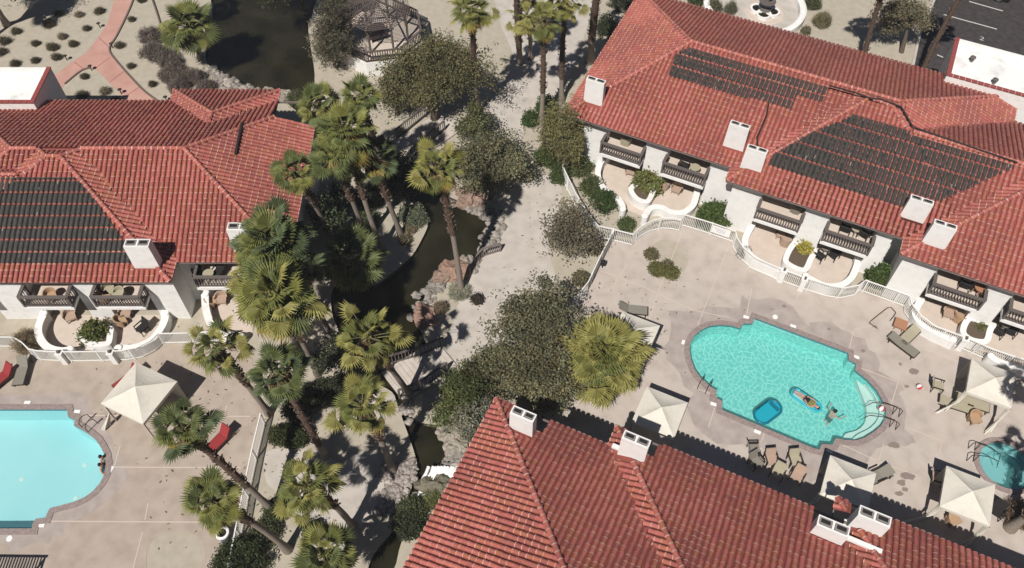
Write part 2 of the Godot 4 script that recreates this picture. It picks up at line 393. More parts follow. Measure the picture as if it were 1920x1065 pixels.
	var bed := mb(); bed.skirt(pond, -1.1, 0.0)
	for q in whole: bed.flat(q, -1.1)
	struct("creek_bed", bed, M.creek_bed)
	var wt := mb()
	for q in whole: wt.flat(q, -0.32)
	struct("creek_water", wt, M.creek_water)
	# pool decks
	var dl := [ccw([Vector2(-42.29, -27.35), Vector2(-31.30, -26.92), Vector2(-29.97, -26.93), Vector2(-29.18, -26.45), Vector2(-28.27, -26.08), Vector2(-26.00, -26.04), Vector2(-23.25, -26.15), Vector2(-22.34, -26.39), Vector2(-21.34, -27.32), Vector2(-17.73, -27.60), Vector2(-15.99, -27.12), Vector2(-14.31, -22.25), Vector2(-14.28, -18.27), Vector2(-14.22, -14.64), Vector2(-13.94, -12.32), Vector2(-34.75, -12.09)])]
	for h in [pool_l]: dl = cut(dl, h)
	var bed_l := ccw(smooth_line([Vector2(-18.99, -14.44), Vector2(-18.90, -15.15), Vector2(-18.30, -15.59), Vector2(-17.33, -15.66), Vector2(-16.40, -15.33), Vector2(-15.96, -14.62), Vector2(-16.04, -13.78), Vector2(-16.54, -12.96), Vector2(-17.91, -12.95), Vector2(-18.69, -13.62)], true))
	dl = cut(dl, bed_l)
	sheet("pool_deck", dl, 0.012, M.deck_left, 0.01)
	var dr := [ccw([Vector2(6.72, -36.11), Vector2(8.02, -35.67), Vector2(8.35, -36.14), Vector2(9.43, -36.95), Vector2(10.21, -37.15), Vector2(11.33, -36.98), Vector2(11.60, -37.46), Vector2(13.24, -36.82), Vector2(14.84, -36.09), Vector2(14.83, -35.49), Vector2(15.13, -34.63), Vector2(15.77, -33.75), Vector2(16.51, -33.36), Vector2(17.45, -32.89), Vector2(18.71, -32.22), Vector2(20.18, -31.60), Vector2(21.07, -31.45), Vector2(22.06, -31.71), Vector2(22.53, -32.10), Vector2(25.05, -30.91), Vector2(24.96, -30.34), Vector2(25.32, -29.41), Vector2(26.00, -28.62), Vector2(27.54, -27.86), Vector2(29.04, -26.99), Vector2(31.43, -26.08), Vector2(36.02, -23.93), Vector2(31.82, -13.91), Vector2(25.87, -12.76), Vector2(15.56, -15.98), Vector2(1.33, -22.10), Vector2(0.86, -23.13), Vector2(3.04, -29.14), Vector2(4.83, -31.77)])]
	for h in [pool_r, spa]: dr = cut(dr, h)
	var bed_r := ccw(smooth_line([Vector2(9.10, -35.22), Vector2(9.89, -36.07), Vector2(10.87, -36.08), Vector2(11.61, -35.26), Vector2(11.67, -34.27), Vector2(11.03, -33.24), Vector2(10.11, -32.83), Vector2(9.17, -33.21)], true))
	dr = cut(dr, bed_r)
	sheet("pool_deck_001", dr, 0.012, M.deck_right, 0.01)
	# damp, darker concrete round the pools
	for e in [[pool_l, dl, 0.95, 0.5], [pool_r, dr, 1.5, 0.8]]:
		var ring := offset_poly(e[0], e[2])
		var f := FastNoiseLite.new(); f.seed = 7; f.frequency = 0.35
		var wavy := PackedVector2Array()
		for i in ring.size():
			var a := ring[i]; var b2 := ring[(i + 1) % ring.size()]
			var m := maxi(1, int(a.distance_to(b2) / 0.4))
			for k in m:
				var p := a.lerp(b2, float(k) / m)
				wavy.append(p + Vector2(f.get_noise_2d(p.x, p.y), f.get_noise_2d(p.y + 50.0, p.x)) * e[3] * 1.6)
		var parts_ := []
		for d in e[1]:
			for q in Geometry2D.intersect_polygons(wavy, d):
				if not Geometry2D.is_polygon_clockwise(q): parts_.append(q)
		sheet("damp_concrete", parts_, 0.015, M.deck_wet)
	# walks
	var walk := ccw(smooth_line([Vector2(-1.38, -67.54), Vector2(-1.44, -60.55), Vector2(-0.12, -54.97), Vector2(-1.63, -50.76), Vector2(-2.41, -47.73), Vector2(-2.92, -44.04), Vector2(-2.36, -41.13), Vector2(-1.38, -39.77), Vector2(-0.62, -38.78), Vector2(-0.59, -37.18), Vector2(-1.47, -35.76), Vector2(-1.98, -34.61), Vector2(-2.79, -32.82), Vector2(-3.34, -31.11), Vector2(-3.67, -29.45), Vector2(-4.06, -27.47), Vector2(-3.49, -25.96), Vector2(-1.72, -25.98), Vector2(-0.46, -27.91), Vector2(0.87, -30.54), Vector2(2.78, -32.55), Vector2(2.48, -35.13), Vector2(3.09, -38.45), Vector2(3.41, -40.96), Vector2(1.83, -42.61), Vector2(0.67, -44.10), Vector2(0.67, -46.34), Vector2(1.48, -48.39), Vector2(3.60, -51.47), Vector2(5.22, -55.74), Vector2(6.97, -67.71)], true))
	for h in [pond]: 
		var q := cut([walk], h)
		sheet("path", q, 0.008, M.walk)
	sheet("path_001", cut([ccw(smooth_line([Vector2(-13.77, -20.32), Vector2(-11.99, -20.53), Vector2(-10.39, -20.29), Vector2(-9.42, -19.34), Vector2(-8.70, -20.31), Vector2(-7.74, -20.32), Vector2(-6.98, -19.37), Vector2(-6.72, -18.58), Vector2(-7.09, -17.56), Vector2(-7.61, -16.45), Vector2(-8.24, -15.71), Vector2(-8.52, -14.56), Vector2(-8.23, -13.32), Vector2(-9.72, -13.17), Vector2(-10.20, -14.54), Vector2(-11.22, -15.67), Vector2(-12.42, -17.74), Vector2(-13.44, -18.50)], true))], pond), 0.008, M.walk)
	sheet("path_002", cut([ccw([Vector2(-8.14, -24.15), Vector2(-6.71, -24.02), Vector2(-6.42, -23.21), Vector2(-8.22, -21.98), Vector2(-9.19, -22.31)])], pond), 0.006, M.walk)
	var pink := ccw([Vector2(-36.55, -66.86), Vector2(-34.53, -62.17), Vector2(-34.16, -59.22), Vector2(-34.33, -57.09), Vector2(-34.79, -55.03), Vector2(-35.66, -53.69), Vector2(-36.33, -52.38), Vector2(-37.42, -50.16), Vector2(-35.36, -50.19), Vector2(-35.21, -51.25), Vector2(-34.50, -52.73), Vector2(-33.80, -53.20), Vector2(-33.21, -52.95), Vector2(-31.21, -50.88), Vector2(-28.44, -47.89), Vector2(-25.50, -47.94), Vector2(-27.29, -49.41), Vector2(-28.56, -50.31), Vector2(-30.32, -52.16), Vector2(-32.15, -54.28), Vector2(-32.87, -55.27), Vector2(-33.02, -56.08), Vector2(-32.88, -57.26), Vector2(-32.82, -59.68), Vector2(-32.88, -62.20), Vector2(-33.33, -66.92)])
	sheet("pink_path", [pink], 0.01, M.pink_path)
	for line in [[Vector2(-33.33, -66.92), Vector2(-32.88, -62.20), Vector2(-32.82, -59.68), Vector2(-32.88, -57.26), Vector2(-33.02, -56.08), Vector2(-32.87, -55.27), Vector2(-32.15, -54.28), Vector2(-30.32, -52.16), Vector2(-28.56, -50.31), Vector2(-26.65, -48.82)], [Vector2(-35.21, -51.25), Vector2(-34.50, -52.73), Vector2(-34.03, -53.13), Vector2(-33.80, -53.20)]]:
		var kb := mb(); kb.ribbon(smooth_line(line, false, 4), 0.12, 0.0, 0.1)
		struct("path_kerb", kb, M.kerb)
	for seg in [[Vector2(-35.29, -53.89), Vector2(-34.27, -53.06)], [Vector2(-33.50, -53.07), Vector2(-32.66, -54.53)], [Vector2(-34.33, -57.09), Vector2(-33.01, -55.74)], [Vector2(-31.81, -51.50), Vector2(-31.06, -52.85)], [Vector2(-30.20, -49.79), Vector2(-29.30, -51.04)]]:
		var js := mb(); js.ribbon(seg, 0.05, 0.008, 0.014)
		struct("path_joint", js, M.cap_red)
	# deck joints: narrow raised seams
	for seg in [[Vector2(-24.95, -22.49), Vector2(-15.11, -22.55)], [Vector2(-22.26, -19.31), Vector2(-15.03, -19.37)], [Vector2(-24.60, -16.18), Vector2(-14.74, -16.23)], [Vector2(-19.66, -17.26), Vector2(-19.57, -16.31)], [Vector2(-19.52, -15.66), Vector2(-19.50, -13.74)], [Vector2(-16.65, -23.26), Vector2(-16.64, -22.63)], [Vector2(-22.13, -20.64), Vector2(-22.11, -19.31)], [Vector2(-29.86, -23.02), Vector2(-25.90, -23.14)]]:
		var jl := mb(); jl.ribbon(seg, 0.06, 0.01, 0.021)
		struct("deck_joint", jl, M.joint)
	for seg in [[Vector2(14.56, -35.67), Vector2(11.51, -28.82)], [Vector2(11.52, -36.75), Vector2(9.37, -31.62)], [Vector2(9.37, -31.62), Vector2(8.71, -29.62)], [Vector2(7.62, -34.07), Vector2(6.47, -32.05)], [Vector2(5.82, -33.47), Vector2(8.33, -32.33)], [Vector2(8.33, -32.33), Vector2(11.57, -30.40)], [Vector2(11.57, -30.40), Vector2(13.80, -29.86)], [Vector2(14.77, -22.07), Vector2(14.33, -21.25)], [Vector2(11.99, -23.45), Vector2(11.45, -22.16)], [Vector2(21.43, -28.99), Vector2(20.75, -27.34)], [Vector2(21.37, -21.24), Vector2(20.71, -20.02)], [Vector2(18.66, -21.37), Vector2(20.75, -20.19)], [Vector2(20.75, -20.19), Vector2(22.77, -19.35)], [Vector2(23.09, -22.27), Vector2(24.93, -21.39)], [Vector2(24.79, -21.55), Vector2(24.43, -20.72)], [Vector2(21.22, -26.28), Vector2(23.16, -25.38)], [Vector2(23.29, -25.38), Vector2(22.34, -23.58)], [Vector2(10.91, -24.86), Vector2(12.25, -24.16)], [Vector2(18.68, -32.05), Vector2(18.35, -31.41)], [Vector2(22.87, -29.41), Vector2(21.45, -29.07)], [Vector2(25.57, -27.67), Vector2(27.43, -26.74)], [Vector2(21.62, -24.10), Vector2(22.36, -23.40)], [Vector2(15.59, -32.22), Vector2(14.92, -30.12)], [Vector2(27.01, -18.99), Vector2(26.22, -17.14)]]:
		var jr := mb(); jr.ribbon(seg, 0.05, 0.01, 0.021)
		struct("deck_joint", jr, M.joint)
	# car park
	sheet("car_park", [ccw([Vector2(38.49, -68.32), Vector2(36.48, -63.50), Vector2(34.34, -59.68), Vector2(32.98, -56.57), Vector2(30.53, -50.38), Vector2(31.17, -44.04), Vector2(48.50, -44.31), Vector2(59.66, -68.73)])], 0.02, M.asphalt)
	var ck := mb(); ck.ribbon(smooth_line([Vector2(38.54, -68.32), Vector2(36.43, -63.50), Vector2(34.34, -59.68), Vector2(32.80, -56.22), Vector2(30.45, -50.38)], false), 0.22, 0.0, 0.13)
	struct("car_park_kerb", ck, M.walk)
	for seg in [[Vector2(39.44, -63.33), Vector2(41.92, -62.02)], [Vector2(36.66, -61.43), Vector2(40.58, -59.50)], [Vector2(35.97, -58.49), Vector2(37.00, -57.95)], [Vector2(34.54, -56.05), Vector2(34.93, -55.72)]]:
		var lm := mb(); lm.ribbon(seg, 0.11, 0.018, 0.026)
		struct("parking_line", lm, M.paint)
	# patios behind the low walls
	for q in [[Vector2(6.75, -44.42), Vector2(6.31, -42.79), Vector2(6.46, -41.22), Vector2(7.43, -39.86), Vector2(7.81, -38.87), Vector2(9.23, -38.11), Vector2(10.01, -38.60), Vector2(12.16, -38.64), Vector2(12.90, -39.79), Vector2(13.31, -41.32), Vector2(10.02, -43.66)], [Vector2(16.53, -38.12), Vector2(15.86, -36.21), Vector2(16.07, -34.83), Vector2(17.54, -33.51), Vector2(20.26, -32.25), Vector2(21.92, -32.70), Vector2(22.95, -33.81), Vector2(23.22, -34.93), Vector2(19.66, -37.20)], [Vector2(26.39, -31.48), Vector2(25.70, -30.23), Vector2(25.95, -29.10), Vector2(27.48, -28.06), Vector2(30.01, -26.75), Vector2(33.33, -26.04), Vector2(34.50, -29.14), Vector2(30.19, -30.29)]]:
		sheet("patio_floor", [ccw(q)], 0.025, M.patio)
	for q in [[Vector2(-29.87, -29.47), Vector2(-29.19, -27.88), Vector2(-28.34, -26.93), Vector2(-24.24, -26.87), Vector2(-22.75, -27.00), Vector2(-21.81, -28.18), Vector2(-21.84, -29.58)], [Vector2(-19.77, -30.84), Vector2(-19.26, -29.21), Vector2(-18.35, -28.22), Vector2(-16.16, -28.06), Vector2(-15.69, -30.90)]]:
		sheet("patio_floor", [ccw(q)], 0.025, M.patio)

func pools() -> void:
	var a := basin("swimming_pool", pool_l, 1.35, -0.12, M.pool_left, M.calm_water, "calm turquoise swimming pool with a rounded right end on the left deck")
	a.set_meta("category", "swimming pool")
	for e in [Vector3(-24.51, 0.00, -20.02), Vector3(-24.40, 0.00, -18.03), Vector3(-27.82, 0.00, -19.11)]:
		var fd := mb(); fd.lathe([Vector2(0, -1.33), Vector2(0.12, -1.33), Vector2(0.14, -1.35)], 14, e); obj("floor_drain", fd, M.pool_step, a)
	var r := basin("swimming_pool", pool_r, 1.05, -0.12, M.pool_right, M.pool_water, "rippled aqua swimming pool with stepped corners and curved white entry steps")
	r.set_meta("category", "swimming pool")
	var s1 := ccw(smooth_line([Vector2(19.76, -21.60), Vector2(20.16, -22.01), Vector2(20.94, -22.40), Vector2(21.53, -22.92), Vector2(21.85, -23.55), Vector2(21.88, -24.19), Vector2(21.67, -24.88), Vector2(21.34, -25.64), Vector2(21.14, -26.05), Vector2(21.44, -26.09), Vector2(21.98, -25.35), Vector2(22.28, -24.52), Vector2(22.32, -23.56), Vector2(21.94, -22.68), Vector2(21.15, -21.99), Vector2(20.26, -21.51)], true, 3))
	var s2 := ccw(smooth_line([Vector2(19.40, -21.72), Vector2(19.60, -22.19), Vector2(20.35, -22.44), Vector2(20.89, -22.90), Vector2(21.19, -23.61), Vector2(21.23, -24.32), Vector2(21.11, -25.41), Vector2(21.12, -26.01), Vector2(21.46, -25.79), Vector2(21.79, -25.02), Vector2(22.00, -24.33), Vector2(21.97, -23.69), Vector2(21.65, -23.05), Vector2(21.05, -22.52), Vector2(20.27, -22.13), Vector2(19.87, -21.72)], true, 3))
	for e in [[s1, -0.36], [s2, -0.66]]:
		for q in Geometry2D.intersect_polygons(e[0], pool_r):
			if Geometry2D.is_polygon_clockwise(q): continue
			var b := mb(); b.slab(q, -1.05, e[1])
			obj("step", b, M.pool_step, r)
			var eb := mb(); eb.skirt(q, e[1] - 0.06, e[1] + 0.003)
			obj("step_edge", eb, M.tile_band, r)
	var s := thing("spa", "round teal hot tub shaded by a palm at right edge", "hot tub")
	var b2 := mb(); b2.flat(spa, -1.0); b2.skirt(spa, -1.0, 0.0); obj("basin", b2, M.spa_floor, s)
	var bench := mb()
	var inner := offset_poly(spa, -0.34)
	for q in cut([spa], inner): bench.flat(q, -0.42)
	bench.skirt(inner, -1.0, -0.42); obj("bench", bench, M.spa_floor, s)
	var eb2 := mb(); eb2.skirt(inner, -0.47, -0.40); obj("bench_edge", eb2, M.tile_band, s)
	var cp := mb(); var outer := offset_poly(spa, 0.3)
	for q in cut([outer], spa): cp.flat(q, 0.07)
	cp.skirt(outer, 0.0, 0.07); cp.skirt(spa, -0.1, 0.07); obj("coping", cp, M.coping, s)
	var w := mb(); w.flat(spa, -0.1); obj("water", w, M.pool_water, s)

# the deck's small fittings
func deck_fittings() -> void:
	var spots := [
		[Vector3(-28.33, 0.00, -23.28), 0.0, "white depth marker tile on the left pool's far edge", 0.36, 0.2], [Vector3(-25.24, 0.00, -22.73), 0.0, "white depth marker tile beside the left pool's upper step corner", 0.36, 0.2],
		[Vector3(-22.22, 0.00, -19.18), 1.3, "white depth marker tile at the left pool's rounded end", 0.36, 0.2], [Vector3(-25.04, 0.00, -15.95), 0.0, "white depth marker tile beside the left pool's lower step corner", 0.4, 0.22],
		[Vector3(14.85, 0.00, -29.91), -0.4, "pale depth marker tile at the right pool's top left corner", 0.36, 0.2], [Vector3(17.70, 0.00, -29.26), -0.43, "pale depth marker tile on the right pool's upper long edge", 0.36, 0.2],
		[Vector3(21.14, 0.00, -27.04), -0.43, "pale depth marker tile by the right pool's upper right step corner", 0.36, 0.2], [Vector3(11.96, 0.00, -23.69), -0.4, "pale depth marker tile by the right pool's lower left step corner", 0.36, 0.2],
		[Vector3(14.25, 0.00, -21.92), -0.43, "pale depth marker tile on the right pool's lower long edge", 0.38, 0.2], [Vector3(18.16, 0.00, -20.77), -0.4, "pale depth marker tile between right pool and shaded cabana", 0.36, 0.2],
		[Vector3(10.65, 0.00, -27.98), 1.2, "pale depth marker tile at the right pool's rounded left end", 0.3, 0.18]]
	for e in spots:
		var t := mb(); t.box(Vector3(0, 0.033, 0), Vector3(e[3], 0.03, e[4]))
		var o := obj("depth_marker", t, M.ball_white); o.position = e[0]; o.rotation.y = e[1]
		tag(o, e[2], "depth marker", "depth markers round the pools")
	for e in [[Vector3(16.70, 0.00, -29.96), "round white skimmer lid above right pool's upper edge"], [Vector3(16.28, 0.00, -20.78), "round white skimmer lid among chairs below right pool"], [Vector3(-26.45, 0.00, -15.22), "round white skimmer lid below left pool's near edge"]]:
		var t2 := mb(); t2.lathe([Vector2(0.0, 0.05), Vector2(0.15, 0.05), Vector2(0.17, 0.03), Vector2(0.17, 0.01)], 18)
		var o2 := obj("skimmer_lid", t2, M.ball_white); o2.position = e[0]
		tag(o2, e[1], "skimmer lid", "skimmer lids round the pools")
	# concrete pads and water stains with a shape of their own
	for e in [[Vector3(22.23, 0.00, -19.31), 0.9, 0.5], [Vector3(21.77, 0.00, -18.92), 0.5, 0.4], [Vector3(21.47, 0.00, -18.27), 0.5, 0.35], [Vector3(21.84, 0.00, -18.52), 0.4, 0.3], [Vector3(21.91, 0.00, -21.18), 0.7, 0.4], [Vector3(24.41, 0.00, -26.06), 0.6, 0.45], [Vector3(23.73, 0.00, -26.58), 0.2, 0.25], [Vector3(23.70, 0.00, -25.03), 0.35, 0.2], [Vector3(22.85, 0.00, -29.33), 0.3, 0.2], [Vector3(21.68, 0.00, -27.51), 0.3, 0.25], [Vector3(19.91, 0.00, -29.09), 0.25, 0.2], [Vector3(17.41, 0.00, -30.81), 0.35, 0.25], [Vector3(16.62, 0.00, -30.55), 0.3, 0.1]]:
		var q := PackedVector2Array(); var c: Vector3 = e[0]
		for k in 11:
			var a := TAU * k / 11
			q.append(Vector2(c.x + cos(a) * e[1] * rr(0.35, 0.6), c.z + sin(a) * e[2] * rr(0.35, 0.6)))
		var st := mb(); st.flat(q, 0.019)
		struct("wet_patch", st, M.stain)

func creek_things() -> void:
	# boulders
	var list := [
		[Vector3(-3.86, 0.00, -33.24), 0.95, lin(0.36, 0.24, 0.18), "large reddish boulder beside the palm at the creek edge"], [Vector3(-4.47, 0.00, -32.80), 0.7, lin(0.35, 0.25, 0.2), "smaller reddish boulder left of the creek edge palm"],
		[Vector3(-5.51, 0.00, -29.75), 0.85, lin(0.4, 0.25, 0.2), "pointed pink boulder on the creek's right bank"], [Vector3(-3.27, 0.00, -34.01), 0.5, lin(0.4, 0.34, 0.28), "pale flat rock between palm and short wooden railing"],
		[Vector3(-3.07, 0.00, -39.94), 0.9, lin(0.36, 0.25, 0.2), "large pinkish rock at the head of the lower creek"], [Vector3(-2.46, 0.00, -39.45), 0.6, lin(0.38, 0.27, 0.22), "middle pinkish rock above the dark creek water"], [Vector3(-3.49, 0.00, -39.24), 0.5, lin(0.33, 0.23, 0.18), "small pinkish rock beside the fan palm at the creek head"],
		[Vector3(-17.78, 0.00, -50.06), 0.7, lin(0.36, 0.32, 0.27), "rounded grey boulder between left building and pond"], [Vector3(-19.17, 0.00, -50.65), 0.45, lin(0.38, 0.33, 0.28), "small pale boulder just behind the left roof"],
		[Vector3(-4.76, 0.00, -23.58), 0.32, lin(0.42, 0.38, 0.34), "pale rock in the stream just below the footbridge"], [Vector3(-3.55, 0.00, -20.02), 0.34, lin(0.45, 0.41, 0.37), "pale rock in the stream opposite the bend"], [Vector3(-4.16, 0.00, -19.08), 0.36, lin(0.44, 0.40, 0.35), "pale rock mid stream above the cobble bank"],
		[Vector3(-4.92, 0.00, -18.54), 0.26, lin(0.45, 0.42, 0.38), "small flat pale rock in the stream beside cobbles"], [Vector3(-5.24, 0.00, -17.80), 0.36, lin(0.45, 0.41, 0.36), "pale rock in the stream near the tiled roof corner"], [Vector3(-5.90, 0.00, -16.91), 0.3, lin(0.42, 0.38, 0.34), "lowest pale rock in the stream near the bottom palms"],
		[Vector3(-3.99, 0.00, -18.30), 0.95, lin(0.22, 0.2, 0.15), "large mossy boulder at the foot of the waterfall"], [Vector3(-3.42, 0.00, -21.37), 0.6, lin(0.4, 0.36, 0.3), "tan boulder on the bend of the stream's right bank"], [Vector3(-2.98, 0.00, -20.64), 0.65, lin(0.42, 0.38, 0.32), "broad tan boulder above the waterfall"], [Vector3(-2.82, 0.00, -19.67), 0.7, lin(0.44, 0.40, 0.36), "pale boulder beside the waterfall top"], [Vector3(-3.40, 0.00, -19.28), 0.5, lin(0.42, 0.39, 0.35), "pale boulder at the waterfall's left lip"], [Vector3(-2.66, 0.00, -21.65), 0.8, lin(0.38, 0.33, 0.26), "tan rock below the silvery shrub by front roof"],
		[Vector3(2.68, 0.00, -27.95), 0.5, lin(0.4, 0.36, 0.3), "low rock under the big olive grey tree"]]
	for e in list:
		var o := obj("boulder", rock_mesh(e[1], e[2]), M.rock); o.position = e[0] + Vector3(0, e[1] * (0.05 if e[1] > 0.4 else -0.9), 0); o.rotation.y = rr(0, TAU)
		tag(o, e[3], "boulder", "boulders along the creek")
	# bank stones along the water and the cobble beds: too many and small to name one by one
	var line := smooth_line([Vector2(-24.26, -53.36), Vector2(-22.72, -52.10), Vector2(-21.21, -50.87), Vector2(-19.62, -50.15)], false, 10) + smooth_line([Vector2(-3.66, -21.97), Vector2(-3.27, -21.50), Vector2(-3.02, -20.78), Vector2(-3.13, -19.99), Vector2(-3.59, -19.09), Vector2(-4.12, -18.09)], false, 8) + smooth_line([Vector2(-2.56, -33.97), Vector2(-3.24, -33.47), Vector2(-4.13, -32.98), Vector2(-5.02, -32.14), Vector2(-5.57, -31.16), Vector2(-5.80, -30.04)], false, 8) + smooth_line([Vector2(-1.61, -35.71), Vector2(-1.27, -36.46), Vector2(-1.07, -37.22), Vector2(-1.31, -38.14), Vector2(-2.55, -38.75), Vector2(-3.81, -39.53)], false, 6)
	var st := mb()
	for p in line:
		for k in 4:
			var r := rr(0.1, 0.34)
			var g := rr(0.24, 0.46)
			st.add(rock_arrays(1.0, lin(g, g * 0.9, g * 0.8)), Transform3D(Basis(Vector3.UP, rr(0, TAU)).scaled(Vector3(r, r * 0.7, r)), Vector3(p.x + rr(-0.6, 0.6), rr(-0.15, 0.05), p.y + rr(-0.5, 0.5))))
	var bs := struct("bank_stones", st, M.rock); bs.set_meta("kind", "stuff"); tag(bs, "pale stones edging the creek and pond banks", "stones")
	var cb := mb()
	for area in [[[Vector2(-6.70, -18.96), Vector2(-6.32, -19.69), Vector2(-5.35, -19.96), Vector2(-5.09, -19.23), Vector2(-5.71, -17.82), Vector2(-6.35, -16.76), Vector2(-7.19, -16.60), Vector2(-7.08, -17.50)], 300], [[Vector2(-7.19, -19.75), Vector2(-6.85, -19.95), Vector2(-6.64, -19.21), Vector2(-6.92, -18.74), Vector2(-7.24, -19.05)], 40], [[Vector2(-6.70, -23.91), Vector2(-5.92, -24.03), Vector2(-5.59, -23.05), Vector2(-5.91, -22.01), Vector2(-6.37, -22.69)], 50], [[Vector2(-23.91, -53.11), Vector2(-22.40, -51.98), Vector2(-20.54, -50.63), Vector2(-21.71, -50.24), Vector2(-23.27, -51.33)], 110]]:
		var poly := PackedVector2Array(area[0])
		var lo := poly[0]; var hi := poly[0]
		for p in poly:
			lo = lo.min(p); hi = hi.max(p)
		var n := 0
		while n < area[1]:
			var p := Vector2(rr(lo.x, hi.x), rr(lo.y, hi.y))
			n += 1
			if not Geometry2D.is_point_in_polygon(p, poly): continue
			var r := rr(0.1, 0.3); var g := rr(0.3, 0.55)
			cb.add(rock_arrays(1.0, lin(g, g * 0.88, g * 0.8)), Transform3D(Basis(Vector3.UP, rr(0, TAU)).scaled(Vector3(r, r * 0.6, r * 0.8)), Vector3(p.x, rr(-0.02, 0.1), p.y)))
	var cs := struct("cobbles", cb, M.rock); cs.set_meta("kind", "stuff"); tag(cs, "pale river cobbles beside the stream and pond", "cobbles")
	# waterfall: white water over a rocky step
	var f := thing("waterfall", "white waterfall spilling beside the front building's roof corner", "waterfall", Vector3(-2.95, 0.00, -18.63))
	var fw := mb()
	for k in 15:
		var x := -1.5 + k * 0.17
		var pts := []
		var rad := []
		for j in 6:
			pts.append(Vector3(x + rr(-0.08, 0.08) - j * 0.12, 0.5 - j * j * 0.035, -0.7 + j * 0.36)); rad.append(rr(0.08, 0.17))
		fw.tube(pts, rad, 5)
	obj("falling_water", fw, M.white_water, f)
	var foam := mb()
	for k in 70:
		foam.box(Vector3(rr(-1.6, 0.6), rr(-0.3, -0.22), rr(0.2, 1.5)), Vector3(rr(0.04, 0.16), 0.05, rr(0.04, 0.16)), Basis(Vector3.UP, rr(0, 3)))
	obj("foam", foam, M.white_water, f)
	# footbridge over the creek and the shaded one above it
	bridge("footbridge", "dark timber footbridge with railings crossing the shaded creek", Vector3(-7.04, 0.00, -24.52), Vector3(-3.94, 0.00, -26.94), 2.5, [[Vector2(-6.53, -23.81), Vector2(-5.32, -24.40), Vector2(-3.84, -25.70)], [Vector2(-7.95, -25.90), Vector2(-5.59, -26.72), Vector2(-4.16, -27.47)]])
	bridge("footbridge", "shaded upper footbridge with a wooden railing below the gazebo", Vector3(-7.94, 0.00, -44.24), Vector3(-4.59, 0.00, -47.70), 2.6, [[Vector2(-7.41, -43.43), Vector2(-5.17, -46.47)], [Vector2(-8.64, -45.51), Vector2(-6.42, -48.44)]])
	var rl := thing("railing", "short bent brown railing at the creek edge near the palm shadow", "railing")
	railing(rl, [Vector3(-2.48, 0.00, -33.84), Vector3(-1.94, 0.00, -34.56), Vector3(-0.81, 0.00, -35.03)], 0.85, M.grey_wood, 0.16)

func railing(o: Node3D, pts: Array, h: float, m: Material, gap: float, bars := true) -> void:
	var r := mb(); var lowr := mb()
	for i in pts.size() - 1:
		r.bar(pts[i] + Vector3.UP * h, pts[i + 1] + Vector3.UP * h, 0.13, 0.07)
		lowr.bar(pts[i] + Vector3.UP * 0.12, pts[i + 1] + Vector3.UP * 0.12, 0.08, 0.06)
	obj("handrail", r, m, o); obj("lower_rail", lowr, m, o)
	for p in pts:
		var b := mb(); b.box(p + Vector3.UP * (h * 0.5), Vector3(0.11, h, 0.11)); obj("post", b, m, o)
	if not bars: return
	for i in pts.size() - 1:
		var n := int(pts[i].distance_to(pts[i + 1]) / gap)
		for k in range(1, n):
			var p: Vector3 = pts[i].lerp(pts[i + 1], float(k) / n)
			var b := mb(); b.box(p + Vector3.UP * (h * 0.5 + 0.04), Vector3(0.05, h - 0.1, 0.05)); obj("baluster", b, m, o)

func bridge(called: String, label: String, a: Vector3, b: Vector3, width: float, rails: Array) -> void:
	var o := thing(called, label, "bridge")
	var d := (b - a).normalized(); var side := d.cross(Vector3.UP)
	var n := int(a.distance_to(b) / 0.3)
	for k in n:      # deck planks
		var p := a.lerp(b, (k + 0.5) / n)
		var t := mb(); t.box(p + Vector3.UP * (0.1 + rr(0, 0.006)), Vector3(width, 0.06, 0.285), Basis(side, Vector3.UP, d)); obj("plank", t, M.stone_pale, o)
	var be := mb()
	for s in [-1, 1]: be.bar(a + side * s * width * 0.45 + Vector3.UP * -0.02, b + side * s * width * 0.45 + Vector3.UP * -0.02, 0.2, 0.22)
	obj("beam", be, M.dark_wood, o)
	for l in rails:
		var pp := []
		for q in l: pp.append(v3(q, 0.1))
		railing(o, pp, 0.95, M.rail_grey, 0.2)

func rock_arrays(r: float, col: Color) -> Array:
	var b := mb(col)
	var f := FastNoiseLite.new(); f.seed = rng.randi() % 9999; f.frequency = 0.5
	var rows := 5; var cols := 8
	var pt := func(i: int, k: int) -> Vector3:
		var th := PI * i / rows; var ph := TAU * (k % cols) / cols
		var d := Vector3(sin(th) * cos(ph), cos(th), sin(th) * sin(ph))
		return d * r * (1.0 + 0.45 * f.get_noise_3dv(d * 2.2)) * Vector3(1, 0.75, 0.85)
	for i in rows:
		for k in cols:
			var a: Vector3 = pt.call(i, k); var e: Vector3 = pt.call(i, k + 1); var g: Vector3 = pt.call(i + 1, k + 1); var h: Vector3 = pt.call(i + 1, k)
			if i > 0: b.tri(a, e, g)
			if i < rows - 1: b.tri(a, g, h)
	return [b.v, b.n, b.c]

